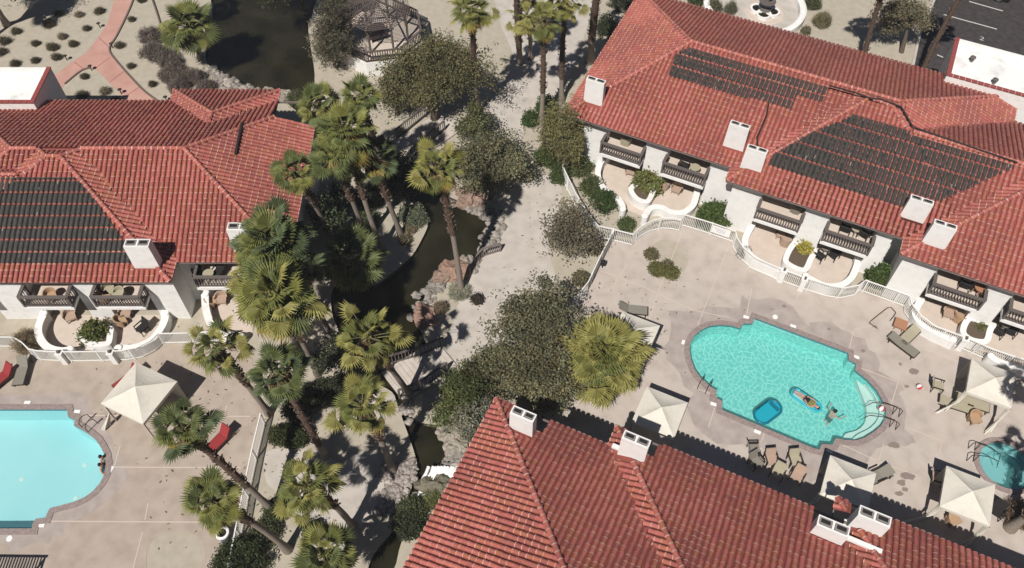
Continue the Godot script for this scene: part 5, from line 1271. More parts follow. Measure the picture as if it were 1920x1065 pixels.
	# desert bed at the top left: greasewood clumps, dark and dry
	var spots := [[0,100,.55,"by the left edge, lower of two"],[10,78,.65,"at the left edge, upper one of a dark pair"],[32,58,.45,"right of the top left palm trunk"],[30,120,.42,"just above the white flat roof, leftmost"],[68,82,.32,"in the middle of the left desert bed"],[68,114,.32,"just above the white flat roof, second from left"],[94,44,.62,"largest in the upper desert bed"],[100,90,.55,"broad, in the centre of the desert bed"],[108,108,.45,"just left of the pink path junction"],[111,26,.42,"in the upper desert bed near the shade"],[139,82,.42,"beside the path junction's upper left"],[150,28,.35,"faded, left of the upper pink path"],[187,22,.5,"nearest the upper pink path, left side"],[164,55,.3,"ring shaped, left of the upper pink path"],[119,70,.4,"faded, in the desert bed's middle"],[226,86,.42,"right of the path bend"],[248,38,.22,"small, right of the upper path"],[247,125,.26,"small, right of the lower path"],[287,158,.26,"small, between lower path and tiled roof"],[160,144,.26,"in the triangle bed, upper one"],[156,178,.5,"in the triangle bed, large one"],[198,172,.45,"faded, in the triangle bed"],[219,188,.34,"in the triangle bed, beside the roof"],[266,2,.35,"at the top edge right of the path"]]
	var proto: Node3D
	for i in spots.size():
		var s = spots[i]
		var px_: Vector3 = desert[i]
		var faded: bool = String(s[3]).begins_with("faded")
		shrub("desert_bush", ("pale dry desert bush, " if faded else "dark desert bush, ") + s[3], "bush", px_, Vector3(s[2], s[2] * 0.7, s[2] * 0.9) * 0.72, 130, lin(0.2, 0.165, 0.11) if faded else lin(0.085, 0.07, 0.04), "needle", 0.6, "desert bushes beside the pink path", 0.5)
	# purple grey bushes on the pond bank
	var pz := [[287,70,1.0,"topmost of the row"],[300,68,.8,"behind the topmost"],[288,98,.9,"second from the top"],[310,105,1.0,"middle, beside the wide palm"],[322,118,.9,"middle, above the pebbles"],[330,136,1.0,"largest, in the centre of the row"],[345,150,.9,"lower, right of centre"],[338,163,.85,"lowest, above the tiled roof"],[368,146,.8,"rightmost, by the pebble bank"],[318,140,.7,"lower left, at the edge of the sand"],[388,165,.7,"grey, between pebbles and roof"]]
	for i in pz.size():
		shrub("purple_bush", "purple grey bush on the pond bank, " + String(pz[i][3]), "bush", purple[i], Vector3(pz[i][2], pz[i][2] * 0.8, pz[i][2] * 0.9), 330, lin(0.15, 0.118, 0.10), "needle", 0.75, "purple grey bushes on the pond bank", 0.3)

var desert := [Vector3(-41.53, 0.00, -54.91), Vector3(-41.73, 0.00, -56.27), Vector3(-41.22, 0.00, -57.53), Vector3(-39.86, 0.00, -53.48), Vector3(-39.12, 0.00, -56.04), Vector3(-38.38, 0.00, -53.90), Vector3(-38.83, 0.00, -58.56), Vector3(-37.55, -0.00, -55.52), Vector3(-36.81, 0.00, -54.33), Vector3(-38.55, 0.00, -60.01), Vector3(-36.02, 0.00, -56.03), Vector3(-36.75, 0.00, -59.90), Vector3(-35.23, 0.00, -60.37), Vector3(-35.55, 0.00, -58.05), Vector3(-37.20, 0.00, -56.97), Vector3(-32.18, 0.00, -55.89), Vector3(-32.18, 0.00, -59.33), Vector3(-30.57, 0.00, -53.38), Vector3(-28.31, 0.00, -51.25), Vector3(-33.86, -0.00, -52.04), Vector3(-33.35, 0.00, -49.86), Vector3(-31.75, 0.00, -50.32), Vector3(-30.61, 0.00, -49.35), Vector3(-32.09, 0.00, -61.99)]
var purple := [Vector3(-29.83, 0.00, -57.03), Vector3(-29.17, 0.00, -57.04), Vector3(-29.25, 0.00, -54.99), Vector3(-28.17, 0.00, -54.48), Vector3(-27.46, 0.00, -53.70), Vector3(-26.80, -0.00, -52.41), Vector3(-25.98, -0.00, -51.66), Vector3(-26.06, 0.00, -50.78), Vector3(-25.08, 0.00, -51.93), Vector3(-27.24, 0.00, -52.15), Vector3(-23.99, -0.00, -50.82)]

# ---------------------------------------------------------------- furniture and fittings
func cabana(label: String, at: Vector3, turn: float, size: float, h: float, drapes: Array) -> void:
	var o := thing("cabana", label, "cabana", at, turn, "cream poolside cabanas")
	var s := size * 0.5; var top := h + size * 0.23
	var cor := [Vector3(-s, h, -s), Vector3(s, h, -s), Vector3(s, h, s), Vector3(-s, h, s)]
	var n := 6
	for k in 4:
		var b := mb(); var a: Vector3 = cor[k]; var c: Vector3 = cor[(k + 1) % 4]; var ap := Vector3(0, top, 0)
		var f := func(u: float, v: float) -> Vector3:     # u along the eave, v up to the apex; the cloth sags a little
			var p := a.lerp(c, u).lerp(ap, v)
			return p + Vector3.DOWN * (0.10 * sin(PI * v) * (0.4 + sin(PI * u)) * 0.6)
		for i in n:
			for j in n:
				b.quad(f.call(float(i) / n, float(j) / n), f.call((i + 1.0) / n, float(j) / n), f.call((i + 1.0) / n, (j + 1.0) / n), f.call(float(i) / n, (j + 1.0) / n))
		obj("canopy_panel", b, M.canvas, o)
		var v := mb(); v.quad(a, c, c + Vector3.DOWN * 0.22, a + Vector3.DOWN * 0.22); obj("valance", v, M.canvas, o)
		var p := mb(); p.box(Vector3(a.x * 0.96, h * 0.5, a.z * 0.96), Vector3(0.07, h, 0.07)); obj("post", p, M.canvas_dark, o)
		var rl := mb(); rl.bar(a * Vector3(0.96, 0.99, 0.96), c * Vector3(0.96, 0.99, 0.96), 0.05, 0.05); obj("roof_rail", rl, M.canvas_dark, o)
	var se := mb(); se.bar(Vector3(-s * 0.25, h + (top - h) * 0.62 - 0.03, -s * 0.32), Vector3(s * 0.12, h + (top - h) * 0.70 - 0.03, -s * 0.26), 0.035, 0.03); obj("vent_flap", se, M.canvas_dark, o)
	for d in drapes:        # curtains tied at the corner posts, their hems pulled outwards
		var c: Vector3 = cor[d[0]]; var b := mb()
		for j in 7:
			var t := j / 6.0
			var p := Vector3(c.x * 0.96 + (t - 0.5) * 0.12, h - 0.1, c.z * 0.96 + (t - 0.5) * 0.1)
			var m := Vector3(c.x * 0.97 + (t - 0.5) * 0.1, h * 0.5, c.z * 0.97 + (t - 0.5) * 0.1)
			var e := Vector3(c.x + d[1].x * (0.4 + 0.8 * t), 0.04 + 0.1 * rng.randf(), c.z + d[1].y * (0.4 + 0.8 * t)) + Vector3(rr(-0.1, 0.1), 0, rr(-0.1, 0.1))
			b.tube([p, m, e], [0.05, 0.035, 0.055], 5, false)
		obj("drape", b, M.canvas, o)
	if drapes.size() > 0:
		var wl := mb()
		for i in 12:
			var x0 := -s * 0.94 + i * s * 1.88 / 12; var x1 := x0 + s * 1.88 / 12
			wl.quad(Vector3(x0, 0.05, -s * 0.95 + 0.04 * (i % 2)), Vector3(x1, 0.05, -s * 0.95 + 0.04 * ((i + 1) % 2)), Vector3(x1, h - 0.1, -s * 0.95 + 0.04 * ((i + 1) % 2)), Vector3(x0, h - 0.1, -s * 0.95 + 0.04 * (i % 2)))
		obj("back_curtain", wl, M.canvas_dark, o)

func chaise(label: String, at: Vector3, turn: float, m: Material, fm: Material, back := 0.75, group := "poolside loungers", flat_arms := false) -> Node3D:
	var o := thing("lounger", label, "lounger", at, turn, group)    # foot towards +z
	var seat := mb(); seat.box(Vector3(0, 0.36, 0.35), Vector3(0.62, 0.07, 1.2)); obj("seat", seat, m, o)
	var b := mb(); b.box(Vector3(0, 0.36 + sin(back) * 0.36, -0.25 - cos(back) * 0.36), Vector3(0.6, 0.07, 0.74), Basis(Vector3.RIGHT, back)); obj("backrest", b, m, o)
	var fr := mb()
	for s in [-1, 1]:
		fr.bar(Vector3(s * 0.33, 0.32, 0.97), Vector3(s * 0.33, 0.32, -0.9), 0.05, 0.05)
	fr.bar(Vector3(-0.33, 0.32, 0.97), Vector3(0.33, 0.32, 0.97), 0.05, 0.05)
	obj("frame", fr, fm, o)
	for s in [-1, 1]:
		for z in [0.85, -0.75]:
			var l := mb(); l.box(Vector3(s * 0.33, 0.15, z), Vector3(0.05, 0.3, 0.05)); obj("leg", l, fm, o)
		if flat_arms:
			var ar := mb(); ar.box(Vector3(s * 0.36, 0.58, -0.05), Vector3(0.08, 0.04, 0.6)); ar.box(Vector3(s * 0.36, 0.45, 0.22), Vector3(0.05, 0.25, 0.05)); obj("armrest", ar, fm, o)
	return o

func chair(label: String, at: Vector3, turn: float, m: Material, fm: Material, group := "sling chairs by the right pool", w := 0.6) -> Node3D:
	var o := thing("chair", label, "chair", at, turn, group)      # faces +z
	var s := mb(); s.box(Vector3(0, 0.42, 0.02), Vector3(w, 0.06, 0.56)); obj("seat", s, m, o)
	var b := mb(); b.box(Vector3(0, 0.68, -0.36), Vector3(w, 0.58, 0.06), Basis(Vector3.RIGHT, -0.38)); obj("backrest", b, m, o)
	for k in [-1, 1]:
		var a := mb(); a.box(Vector3(k * (w * 0.5 + 0.04), 0.62, -0.02), Vector3(0.07, 0.04, 0.6)); obj("armrest", a, fm, o)
		for z in [0.26, -0.28]:
			var l := mb(); l.box(Vector3(k * (w * 0.5 + 0.04), 0.3, z), Vector3(0.045, 0.6, 0.045)); obj("leg", l, fm, o)
	return o

func wicker_chair(label: String, at: Vector3, turn: float, m: Material, group: String) -> Node3D:
	var o := thing("armchair", label, "armchair", at, turn, group)    # a tub chair, opening towards +z
	var sh := mb()
	var n := 14
	for i in n:
		var a0 := PI * 0.0 + PI * i / n; var a1 := PI * (i + 1) / n
		for k in [[0.05, 0.36, 0.33, 0.40], [0.33, 0.40, 0.62, 0.42]]:
			var p := func(a: float, r: float, y: float) -> Vector3: return Vector3(cos(a) * r, y + (0.16 * sin(a) if y > 0.5 else 0.0), -sin(a) * r + 0.08)
			sh.quad(p.call(a0, k[1], k[0]), p.call(a1, k[1], k[0]), p.call(a1, k[3], k[2]), p.call(a0, k[3], k[2]))
			sh.quad(p.call(a0, k[1] - 0.06, k[0]), p.call(a1, k[1] - 0.06, k[0]), p.call(a1, k[3] - 0.07, k[2]), p.call(a0, k[3] - 0.07, k[2]))
		var q := func(a: float, r: float) -> Vector3: return Vector3(cos(a) * r, 0.62 + 0.16 * sin(a), -sin(a) * r + 0.08)
		sh.quad(q.call(a0, 0.42), q.call(a1, 0.42), q.call(a1, 0.35), q.call(a0, 0.35))
	obj("tub", sh, m, o)
	var c := mb(); c.box(Vector3(0, 0.36, 0.06), Vector3(0.62, 0.12, 0.62)); obj("seat", c, m, o)
	for k in [[-0.26, 0.3], [0.26, 0.3], [-0.26, -0.2], [0.26, -0.2]]:
		var l := mb(); l.box(Vector3(k[0], 0.15, k[1]), Vector3(0.06, 0.3, 0.06)); obj("leg", l, m, o)
	return o

func table(label: String, at: Vector3, turn: float, m: Material, r: float, h: float, square := false, group := "patio tables") -> void:
	var o := thing("table", label, "table", at, turn, group)
	var t := mb()
	if square: t.box(Vector3(0, h - 0.025, 0), Vector3(r * 2, 0.05, r * 2))
	else: t.lathe([Vector2(0, h), Vector2(r, h), Vector2(r, h - 0.04), Vector2(0, h - 0.04)], 20)
	obj("tabletop", t, m, o)
	for k in 4:
		var l := mb(); var a := TAU * (k + 0.5) / 4
		l.bar(Vector3(cos(a) * r * 0.9, 0, sin(a) * r * 0.9), Vector3(cos(a) * r * 0.75, h - 0.05, sin(a) * r * 0.75), 0.05, 0.05); obj("leg", l, m, o)

func fence(label: String, line: Array, h: float, gap: float, m: Material, step := 1.9) -> Node3D:
	var o := thing("picket_fence", label, "fence", Vector3.ZERO, 0.0, "white metal pool fences")
	var top := mb(); top.ribbon(line, 0.06, h - 0.03, h + 0.03); obj("top_rail", top, m, o)
	var low := mb(); low.ribbon(line, 0.05, 0.12, 0.17); obj("bottom_rail", low, m, o)
	var pk := mb(); var since := 99.0; var acc := 0.0
	for i in line.size() - 1:
		var d: float = line[i].distance_to(line[i + 1])
		var at := acc
		while at < d:
			var p: Vector2 = line[i].lerp(line[i + 1], at / d)
			since += gap
			if since >= step:
				var ps := mb(); ps.box(v3(p, h * 0.5 + 0.02), Vector3(0.075, h + 0.06, 0.075)); obj("post", ps, m, o); since = 0.0
			else: pk.box(v3(p, h * 0.5 + 0.06), Vector3(0.028, h - 0.14, 0.028))
			at += gap
		acc = at - d
	var s := obj("pickets", pk, m, o); s.set_meta("kind", "stuff")
	return o

func wall_curve(label: String, line: Array, w: float, h: float) -> void:
	var o := thing("patio_wall", label, "low wall", Vector3.ZERO, 0.0, "curved white patio walls")
	var l := smooth_line(line, false, 6)
	var b := mb(); b.ribbon(l, w, -0.02, h - 0.05); obj("wall", b, M.stucco, o)
	var c := mb(); c.ribbon(l, w + 0.05, h - 0.05, h); obj("coping", c, M.stucco, o)
	for e in [l[0], l[l.size() - 1]]:
		var p := mb(); p.lathe([Vector2(w * 0.62, -0.02), Vector2(w * 0.62, h + 0.06), Vector2(w * 0.5, h + 0.1), Vector2(0, h + 0.1)], 14, v3(e)); obj("end_pier", p, M.stucco, o)

func planter(label: String, outline: Array, h: float) -> void:
	var o := thing("planter", label, "planter", Vector3.ZERO, 0.0, "white planters between the patios")
	var p := ccw(smooth_line(outline, true, 5)); var inner := offset_poly(p, -0.36)
	var b := mb(); b.skirt(p, -0.02, h)
	for q in cut([p], inner): b.flat(q, h)
	b.skirt(inner, h - 0.3, h); obj("wall", b, M.stucco, o)
	var s := mb(); s.flat(inner, h - 0.12); obj("soil", s, M.soil, o)

func pool_rail(label: String, at: Vector3, turn: float, m: Material) -> void:
	var o := thing("pool_handrail", label, "handrail", at, turn, "pool handrails")     # pool towards +z
	var r := mb(); r.tube([Vector3(0, 0.0, -0.5), Vector3(0, 0.7, -0.5), Vector3(0, 0.84, -0.35), Vector3(0, 0.78, 0.4), Vector3(0, 0.35, 1.1), Vector3(0, -0.4, 1.35)], [0.025, 0.025, 0.025, 0.025, 0.025, 0.025], 8); obj("rail", r, m, o)
	var f := mb(); f.tube([Vector3(0, 0.0, -0.15), Vector3(0, 0.82, -0.15)], [0.025, 0.025], 8); obj("upright", f, m, o)

func ladder(label: String, at: Vector3, turn: float) -> void:
	var o := thing("pool_ladder", label, "pool ladder", at, turn, "pool ladders")
	for s in [-0.27, 0.27]:
		var r := mb(); r.tube([Vector3(s, 0, -0.55), Vector3(s, 0.6, -0.5), Vector3(s, 0.8, -0.3), Vector3(s, 0.78, -0.05), Vector3(s, 0.5, 0.14), Vector3(s, -0.9, 0.14)], [0.024, 0.024, 0.024, 0.024, 0.024, 0.024], 8); obj("rail", r, M.bronze, o)
	for k in 3:
		var t := mb(); t.box(Vector3(0, -0.25 - 0.3 * k, 0.14), Vector3(0.52, 0.04, 0.09)); obj("tread", t, M.steel, o)

func furniture() -> void:
	var d := UR
	# cabanas, turned with the building beside them
	cabana("large cream cabana beside the left pool with a black curtained back", Vector3(-20.89, 0.00, -22.85), yaw_of(VR) + 0.0, 2.95, 2.2, [[3, Vector2(-0.2, 0.7)]])
	cabana("cream cabana half hidden behind the big pale low palm", Vector3(7.28, 0.00, -27.16), YAW_R, 2.4, 2.2, [])
	cabana("cream cabana at the front roof, partly in the roof's shadow, right of the palm", Vector3(8.32, 0.00, -21.99), YAW_R, 2.45, 2.2, [])
	cabana("cream cabana between right pool and front chimneys, half shaded", Vector3(17.86, 0.00, -17.89), YAW_R, 2.45, 2.2, [[3, Vector2(-0.6, 0.3)]])
	cabana("cream cabana beside the spa with tied drapes and a wicker chair inside", Vector3(23.98, 0.00, -17.32), YAW_R, 2.5, 2.2, [[3, Vector2(-0.75, 0.35)], [2, Vector2(-0.3, 0.4)]])
	cabana("cream cabana by the picket fence with green loungers inside", Vector3(27.44, 0.00, -24.10), YAW_R, 2.45, 2.2, [[3, Vector2(-0.7, 0.5)], [2, Vector2(-0.3, 0.6)]])
	# loungers
	chaise("grey sling lounger below the left patio fence", Vector3(-29.20, 0.00, -25.22), 0.1, M.sling_grey, M.bronze, 0.7)
	chaise("red cushioned lounger cut by the left edge", Vector3(-30.20, 0.00, -24.80), -0.6, M.red_cloth, M.bronze, 0.8)
	chaise("red cushioned lounger at the large cabana's upper left", Vector3(-22.69, 0.00, -24.82), -0.72, M.red_cloth, M.bronze, 0.95)
	chaise("red cushioned lounger right of the large cabana, under a palm", Vector3(-16.44, 0.00, -20.94), -0.6, M.red_cloth, M.bronze, 0.95)
	chaise("grey sling lounger behind the palm hidden cabana", Vector3(7.61, 0.00, -30.18), 1.47, M.sling_grey, M.bronze, 0.6)
	chaise("khaki two tone lounger by the picket fence, upper of two", Vector3(24.76, 0.00, -28.56), -0.85, M.sling_khaki, M.bronze, 0.25)
	chaise("khaki lounger by the picket fence, lower of two", Vector3(24.11, 0.00, -27.77), 0.72, M.sling_grey, M.bronze, 0.15)
	table("small orange teak table beside the khaki loungers", Vector3(24.30, 0.00, -29.23), -0.5, M.teak, 0.38, 0.5, true, "poolside tables")
	chaise("grey armed lounger between two cabanas below right pool", Vector3(20.33, 0.00, -19.13), -1.15, M.sling_grey, M.bronze, 0.5, "poolside loungers", true)
	chair("grey sling chair with dark arms, topmost of the pool edge group", Vector3(13.77, 0.00, -20.65), 1.6, M.sling_grey, M.bronze)
	chair("tan sling chair, middle of the pool edge group", Vector3(14.63, 0.00, -20.01), 0.1, M.sling_tan, M.bronze)
	chair("beige sling chair beside the round skimmer lid", Vector3(15.95, 0.00, -20.00), 0.12, M.sling_khaki, M.bronze)
	chair("tan sling chair at the cabana's left drape, turned askew", Vector3(15.89, 0.00, -19.07), -0.6, M.sling_tan, M.bronze)
	chair("grey sling chair half in the roof's shadow edge, left one", Vector3(13.77, 0.00, -19.87), 0.55, M.sling_grey, M.bronze)
	chair("dark backed sling chair in the roof's shadow edge, middle one", Vector3(14.82, 0.00, -19.22), -0.55, M.sling_khaki, M.bronze)
	chair("brown chair at the left side of the spa cabana", Vector3(23.67, 0.00, -19.04), 1.3, M.sling_tan, M.bronze)
	wicker_chair("tan wicker armchair inside the spa cabana", Vector3(23.85, 0.00, -16.78), 0.4, M.wicker, "wicker chairs in the cabanas")
	wicker_chair("tan wicker chair at the open front of the fence cabana", Vector3(26.91, 0.00, -22.83), 0.2, M.wicker, "wicker chairs in the cabanas")
	chair("grey framed chair at the left side of the fence cabana", Vector3(25.38, 0.00, -24.87), 1.2, M.sling_khaki, M.bronze)
	chaise("pale green lounger under the fence cabana, left one", Vector3(26.10, 0.00, -23.66), 1.2, M.sling_khaki, M.bronze, 0.2)
	chaise("pale green lounger under the fence cabana, right one", Vector3(27.09, 0.00, -23.81), 1.2, M.sling_khaki, M.bronze, 0.2)
	chair("dark metal chair right of the spa cabana", Vector3(25.61, 0.00, -17.22), 0.9, M.dark, M.dark, "metal chairs near the spa")
	chair("dark metal chair beside the palm shadow near the spa cabana", Vector3(26.29, 0.00, -17.17), -0.7, M.dark, M.dark, "metal chairs near the spa")
	# rails, ladders
	pool_rail("upper steel handrail over the right pool's entry steps", Vector3(22.22, 0.00, -23.23), yaw_of(-UR) - 0.05, M.bronze)
	pool_rail("lower steel handrail over the right pool's entry steps", Vector3(21.82, 0.00, -22.39), yaw_of(-UR) - 0.05, M.bronze)
	ladder("dark ladder rails at the left pool's upper right corner", Vector3(-24.33, 0.00, -21.68), yaw_of(Vector3(-0.55, 0, 0.83)))
	ladder("dark ladder rails at the right pool's lower left side", Vector3(11.66, 0.00, -24.98), yaw_of(Vector3(0.6, 0, -0.8)))
	pool_rail("steel grab rail at the spa's upper left edge", Vector3(26.60, 0.00, -20.88), yaw_of(Vector3(0.9, 0, 0.3)), M.bronze)
	pool_rail("steel grab rail at the spa's left edge", Vector3(26.30, 0.00, -20.22), yaw_of(Vector3(0.95, 0, 0.1)), M.bronze)
	var fr := thing("metal_frame", "thin bent metal frame lying on the deck by the fence", "metal frame")
	var fm := mb(); var fp := []
	for q in [Vector2(22.97, -29.13), Vector2(22.54, -29.57), Vector2(22.71, -29.73), Vector2(23.98, -30.73), Vector2(24.23, -30.78), Vector2(24.43, -30.37), Vector2(24.22, -30.08), Vector2(23.90, -29.75)]: fp.append(v3(q, 0.06))
	var rad := []; rad.resize(fp.size()); rad.fill(0.03); fm.tube(fp, rad, 6); obj("bar", fm, M.bronze, fr)
	# patio and balcony furniture
	var pg := "patio and balcony seats"
	for e in [
		["brown wicker chair on the leftmost balcony", Vector3(-27.55, 2.62, -28.88), 0.6, M.wicker], ["round wicker chair at the second left balcony's railing", Vector3(-24.40, 2.62, -28.84), 2.4, M.wicker], ["pale wicker chair at the back of the second left balcony", Vector3(-24.23, 2.62, -29.36), 0.2, M.sling_khaki], ["tan chair on the second left balcony, right side", Vector3(-23.46, 2.62, -29.05), -0.7, M.sling_khaki],
		["wicker chair under the leftmost balcony", Vector3(-27.59, 0.00, -29.21), 0.5, M.sling_tan], ["round wicker chair on the left patio behind the planter", Vector3(-24.37, 0.00, -28.85), 2.2, M.wicker], ["small wicker chair under the second left balcony", Vector3(-24.19, 0.00, -29.50), 0.1, M.sling_tan], ["wicker chair on the palm side patio of the left building", Vector3(-19.06, 0.00, -30.35), 2.2, M.wicker], ["brown chair under the palm side balcony", Vector3(-18.44, 0.00, -30.65), 0.1, M.sling_tan],
		["tan wicker chair under the first right balcony", Vector3(8.44, 0.00, -42.29), -0.3, M.sling_tan], ["tan wicker chair under the second balcony, left of two", Vector3(10.65, 0.00, -40.87), 2.6, M.sling_tan], ["tan wicker chair under the second balcony, right of two", Vector3(11.56, 0.00, -40.57), -0.5, M.sling_tan],
		["tan wicker chair under the third balcony, upper of two", Vector3(18.18, 0.00, -36.61), -0.2, M.sling_tan], ["tan wicker chair under the third balcony, lower of two", Vector3(18.37, 0.00, -35.86), 2.8, M.sling_tan], ["tan wicker chair under the fifth balcony, upper of two", Vector3(27.61, 0.00, -30.21), -0.3, M.sling_tan], ["golden wicker chair under the fifth balcony, lower of two", Vector3(28.20, 0.00, -29.81), 2.6, M.wicker],
		["pale bench seat on the first right balcony", Vector3(7.78, 2.62, -42.63), 2.7, M.sling_khaki], ["grey chair on the third balcony", Vector3(18.46, 2.62, -36.53), 2.6, M.sling_grey]]:
		wicker_chair(e[0], e[1], e[2], e[3], pg)
	for e in [["dark folding chair on the left patio's right side", Vector3(-22.86, 0.00, -28.31), -0.6], ["dark chair on the palm side balcony, left one", Vector3(-19.11, 2.62, -30.64), 0.5], ["dark chair on the palm side balcony, right one", Vector3(-17.95, 2.62, -30.73), -0.4], ["dark chair on the second right balcony", Vector3(11.53, 2.62, -40.23), 2.6], ["dark chair on the fourth balcony, left one", Vector3(21.28, 2.62, -34.80), 2.7], ["dark chair on the fourth balcony, right one", Vector3(22.38, 2.62, -34.37), 2.4], ["dark chair on the fifth balcony", Vector3(27.58, 2.62, -30.44), 2.7], ["dark chair at the fourth patio's table, left one", Vector3(20.39, 0.00, -34.62), 2.3], ["dark chair at the fourth patio's table, right one", Vector3(21.34, 0.00, -34.76), -0.9], ["dark chair under the sixth balcony, left one", Vector3(30.32, 0.00, -28.79), 2.4], ["dark chair under the sixth balcony, right one", Vector3(31.08, 0.00, -28.84), -0.6]]:
		chair(e[0], e[1], e[2], M.dark, M.dark, "dark patio chairs", 0.55)
	for e in [["small grey table between the fourth patio's dark chairs", Vector3(20.82, 0.00, -35.17), M.sling_grey, 0.35], ["brown table on the fifth balcony", Vector3(28.26, 2.62, -30.01), M.teak, 0.36], ["grey table under the sixth balcony", Vector3(30.73, 0.00, -29.20), M.sling_grey, 0.33], ["pale table on the palm side balcony", Vector3(-18.41, 2.62, -30.44), M.sling_khaki, 0.33], ["pale table on the fourth balcony", Vector3(21.85, 2.62, -34.59), M.sling_khaki, 0.33], ["pale table on the second right balcony", Vector3(12.21, 2.62, -39.79), M.sling_khaki, 0.35]]:
		table(e[0], e[1], 0.3, e[2], e[3], 0.7)
	# patio walls and planters
	wall_curve("curved white wall round the first right hand patio", [Vector2(6.83, -43.56), Vector2(6.24, -42.64), Vector2(5.99, -41.58), Vector2(6.17, -40.56), Vector2(6.65, -39.81), Vector2(7.21, -39.32), Vector2(7.50, -38.73), Vector2(7.54, -38.25)], 0.36, 0.75)
	wall_curve("wavy white wall in front of the second right hand patio", [Vector2(8.99, -37.64), Vector2(9.45, -38.37), Vector2(10.16, -38.48), Vector2(10.84, -38.05), Vector2(11.61, -38.02), Vector2(12.25, -38.51), Vector2(12.57, -39.10), Vector2(12.94, -40.31)], 0.38, 0.75)
	wall_curve("curved white wall round the third patio, behind the fence", [Vector2(16.22, -37.03), Vector2(15.50, -35.63), Vector2(15.56, -34.63), Vector2(16.14, -33.88), Vector2(17.30, -33.15)], 0.36, 0.75)
	wall_curve("curved white wall round the fourth patio, behind the fence", [Vector2(18.97, -32.70), Vector2(19.99, -31.99), Vector2(20.94, -31.96), Vector2(21.78, -32.48), Vector2(22.36, -33.35), Vector2(22.76, -34.29)], 0.36, 0.75)
	wall_curve("curved white wall round the fifth patio, behind the fence", [Vector2(25.91, -30.90), Vector2(25.28, -29.95), Vector2(25.39, -29.15), Vector2(26.09, -28.49), Vector2(27.03, -27.92)], 0.36, 0.75)
	wall_curve("curved white wall in front of the sixth patio at right edge", [Vector2(28.97, -26.76), Vector2(29.53, -26.32), Vector2(30.96, -25.82)], 0.36, 0.75)
	wall_curve("curved white wall round the leftmost patio", [Vector2(-29.02, -29.08), Vector2(-29.05, -28.29), Vector2(-28.86, -27.63), Vector2(-28.42, -27.02), Vector2(-27.86, -26.61), Vector2(-27.16, -26.43), Vector2(-26.58, -26.51)], 0.4, 0.75)
	wall_curve("curved white wall round the second left patio", [Vector2(-23.69, -26.63), Vector2(-22.69, -26.75), Vector2(-21.92, -27.22), Vector2(-21.56, -27.96), Vector2(-21.44, -28.67), Vector2(-21.54, -29.19)], 0.4, 0.75)
	wall_curve("curved white wall of the palm side left patio", [Vector2(-19.39, -30.68), Vector2(-19.07, -29.54), Vector2(-18.49, -28.43), Vector2(-17.70, -27.82), Vector2(-16.55, -27.60)], 0.4, 0.75)
	planter("white planter bowl between the first two right patios", [Vector2(8.06, -40.23), Vector2(8.36, -39.28), Vector2(9.02, -38.85), Vector2(9.55, -39.05), Vector2(10.08, -40.31), Vector2(10.45, -41.03), Vector2(9.78, -41.12), Vector2(8.74, -40.90)], 0.7)
	planter("white planter bowl between third and fourth patios", [Vector2(18.71, -35.62), Vector2(17.77, -34.16), Vector2(18.06, -33.46), Vector2(19.05, -33.04), Vector2(19.74, -34.02), Vector2(20.17, -34.92), Vector2(19.55, -35.36)], 0.7)
	planter("white planter bowl between fifth and sixth patios", [Vector2(28.51, -29.75), Vector2(27.70, -28.62), Vector2(28.11, -27.85), Vector2(29.14, -27.71), Vector2(29.72, -28.57), Vector2(30.13, -29.21), Vector2(29.37, -29.52)], 0.7)
	planter("white planter bowl between the left patios", [Vector2(-26.39, -27.58), Vector2(-25.87, -26.97), Vector2(-25.10, -26.75), Vector2(-24.31, -26.92), Vector2(-24.34, -27.68), Vector2(-24.56, -28.23), Vector2(-25.54, -28.21)], 0.7)
	# fences
	var fr_line := [Vector2(6.64, -36.06), Vector2(8.02, -35.62), Vector2(8.34, -36.09), Vector2(8.77, -36.47), Vector2(9.43, -36.90), Vector2(10.21, -37.11), Vector2(10.83, -37.07), Vector2(11.32, -36.93), Vector2(11.59, -37.41), Vector2(13.23, -36.75), Vector2(14.83, -36.02), Vector2(14.83, -35.49), Vector2(15.11, -34.65), Vector2(15.77, -33.75), Vector2(16.49, -33.33), Vector2(17.21, -32.93), Vector2(18.71, -32.19), Vector2(20.17, -31.58), Vector2(21.06, -31.42), Vector2(22.05, -31.67), Vector2(22.52, -32.06), Vector2(25.04, -30.87), Vector2(24.96, -30.34), Vector2(25.31, -29.38), Vector2(26.00, -28.59), Vector2(27.53, -27.83), Vector2(29.03, -26.95), Vector2(30.24, -26.40), Vector2(31.71, -25.97)]
	fence("white picket fence curving along the right hand patios", fr_line, 1.2, 0.115, M.white_metal)
	fence("white picket fence going up to the right building's corner", [Vector2(6.71, -36.02), Vector2(5.72, -36.28), Vector2(5.01, -37.51), Vector2(4.30, -39.20), Vector2(3.47, -41.79), Vector2(4.66, -44.06)], 1.25, 0.115, M.white_metal)
	fence("white fence running down from the sandy plaza under the trees", [Vector2(6.71, -35.93), Vector2(5.77, -33.91), Vector2(4.86, -31.73), Vector2(3.14, -29.14), Vector2(2.67, -27.18)], 1.15, 0.14, M.white_metal)
	fence("white mesh fence along the left hand patios", [Vector2(-33.96, -27.04), Vector2(-31.36, -27.07), Vector2(-30.02, -27.09), Vector2(-29.41, -26.75), Vector2(-28.81, -26.27), Vector2(-28.28, -26.14), Vector2(-27.54, -26.11), Vector2(-26.02, -26.10), Vector2(-23.31, -26.21), Vector2(-22.40, -26.43), Vector2(-21.73, -26.93), Vector2(-21.38, -27.45), Vector2(-19.78, -27.51), Vector2(-17.09, -27.69)], 1.15, 0.1, M.white_metal)
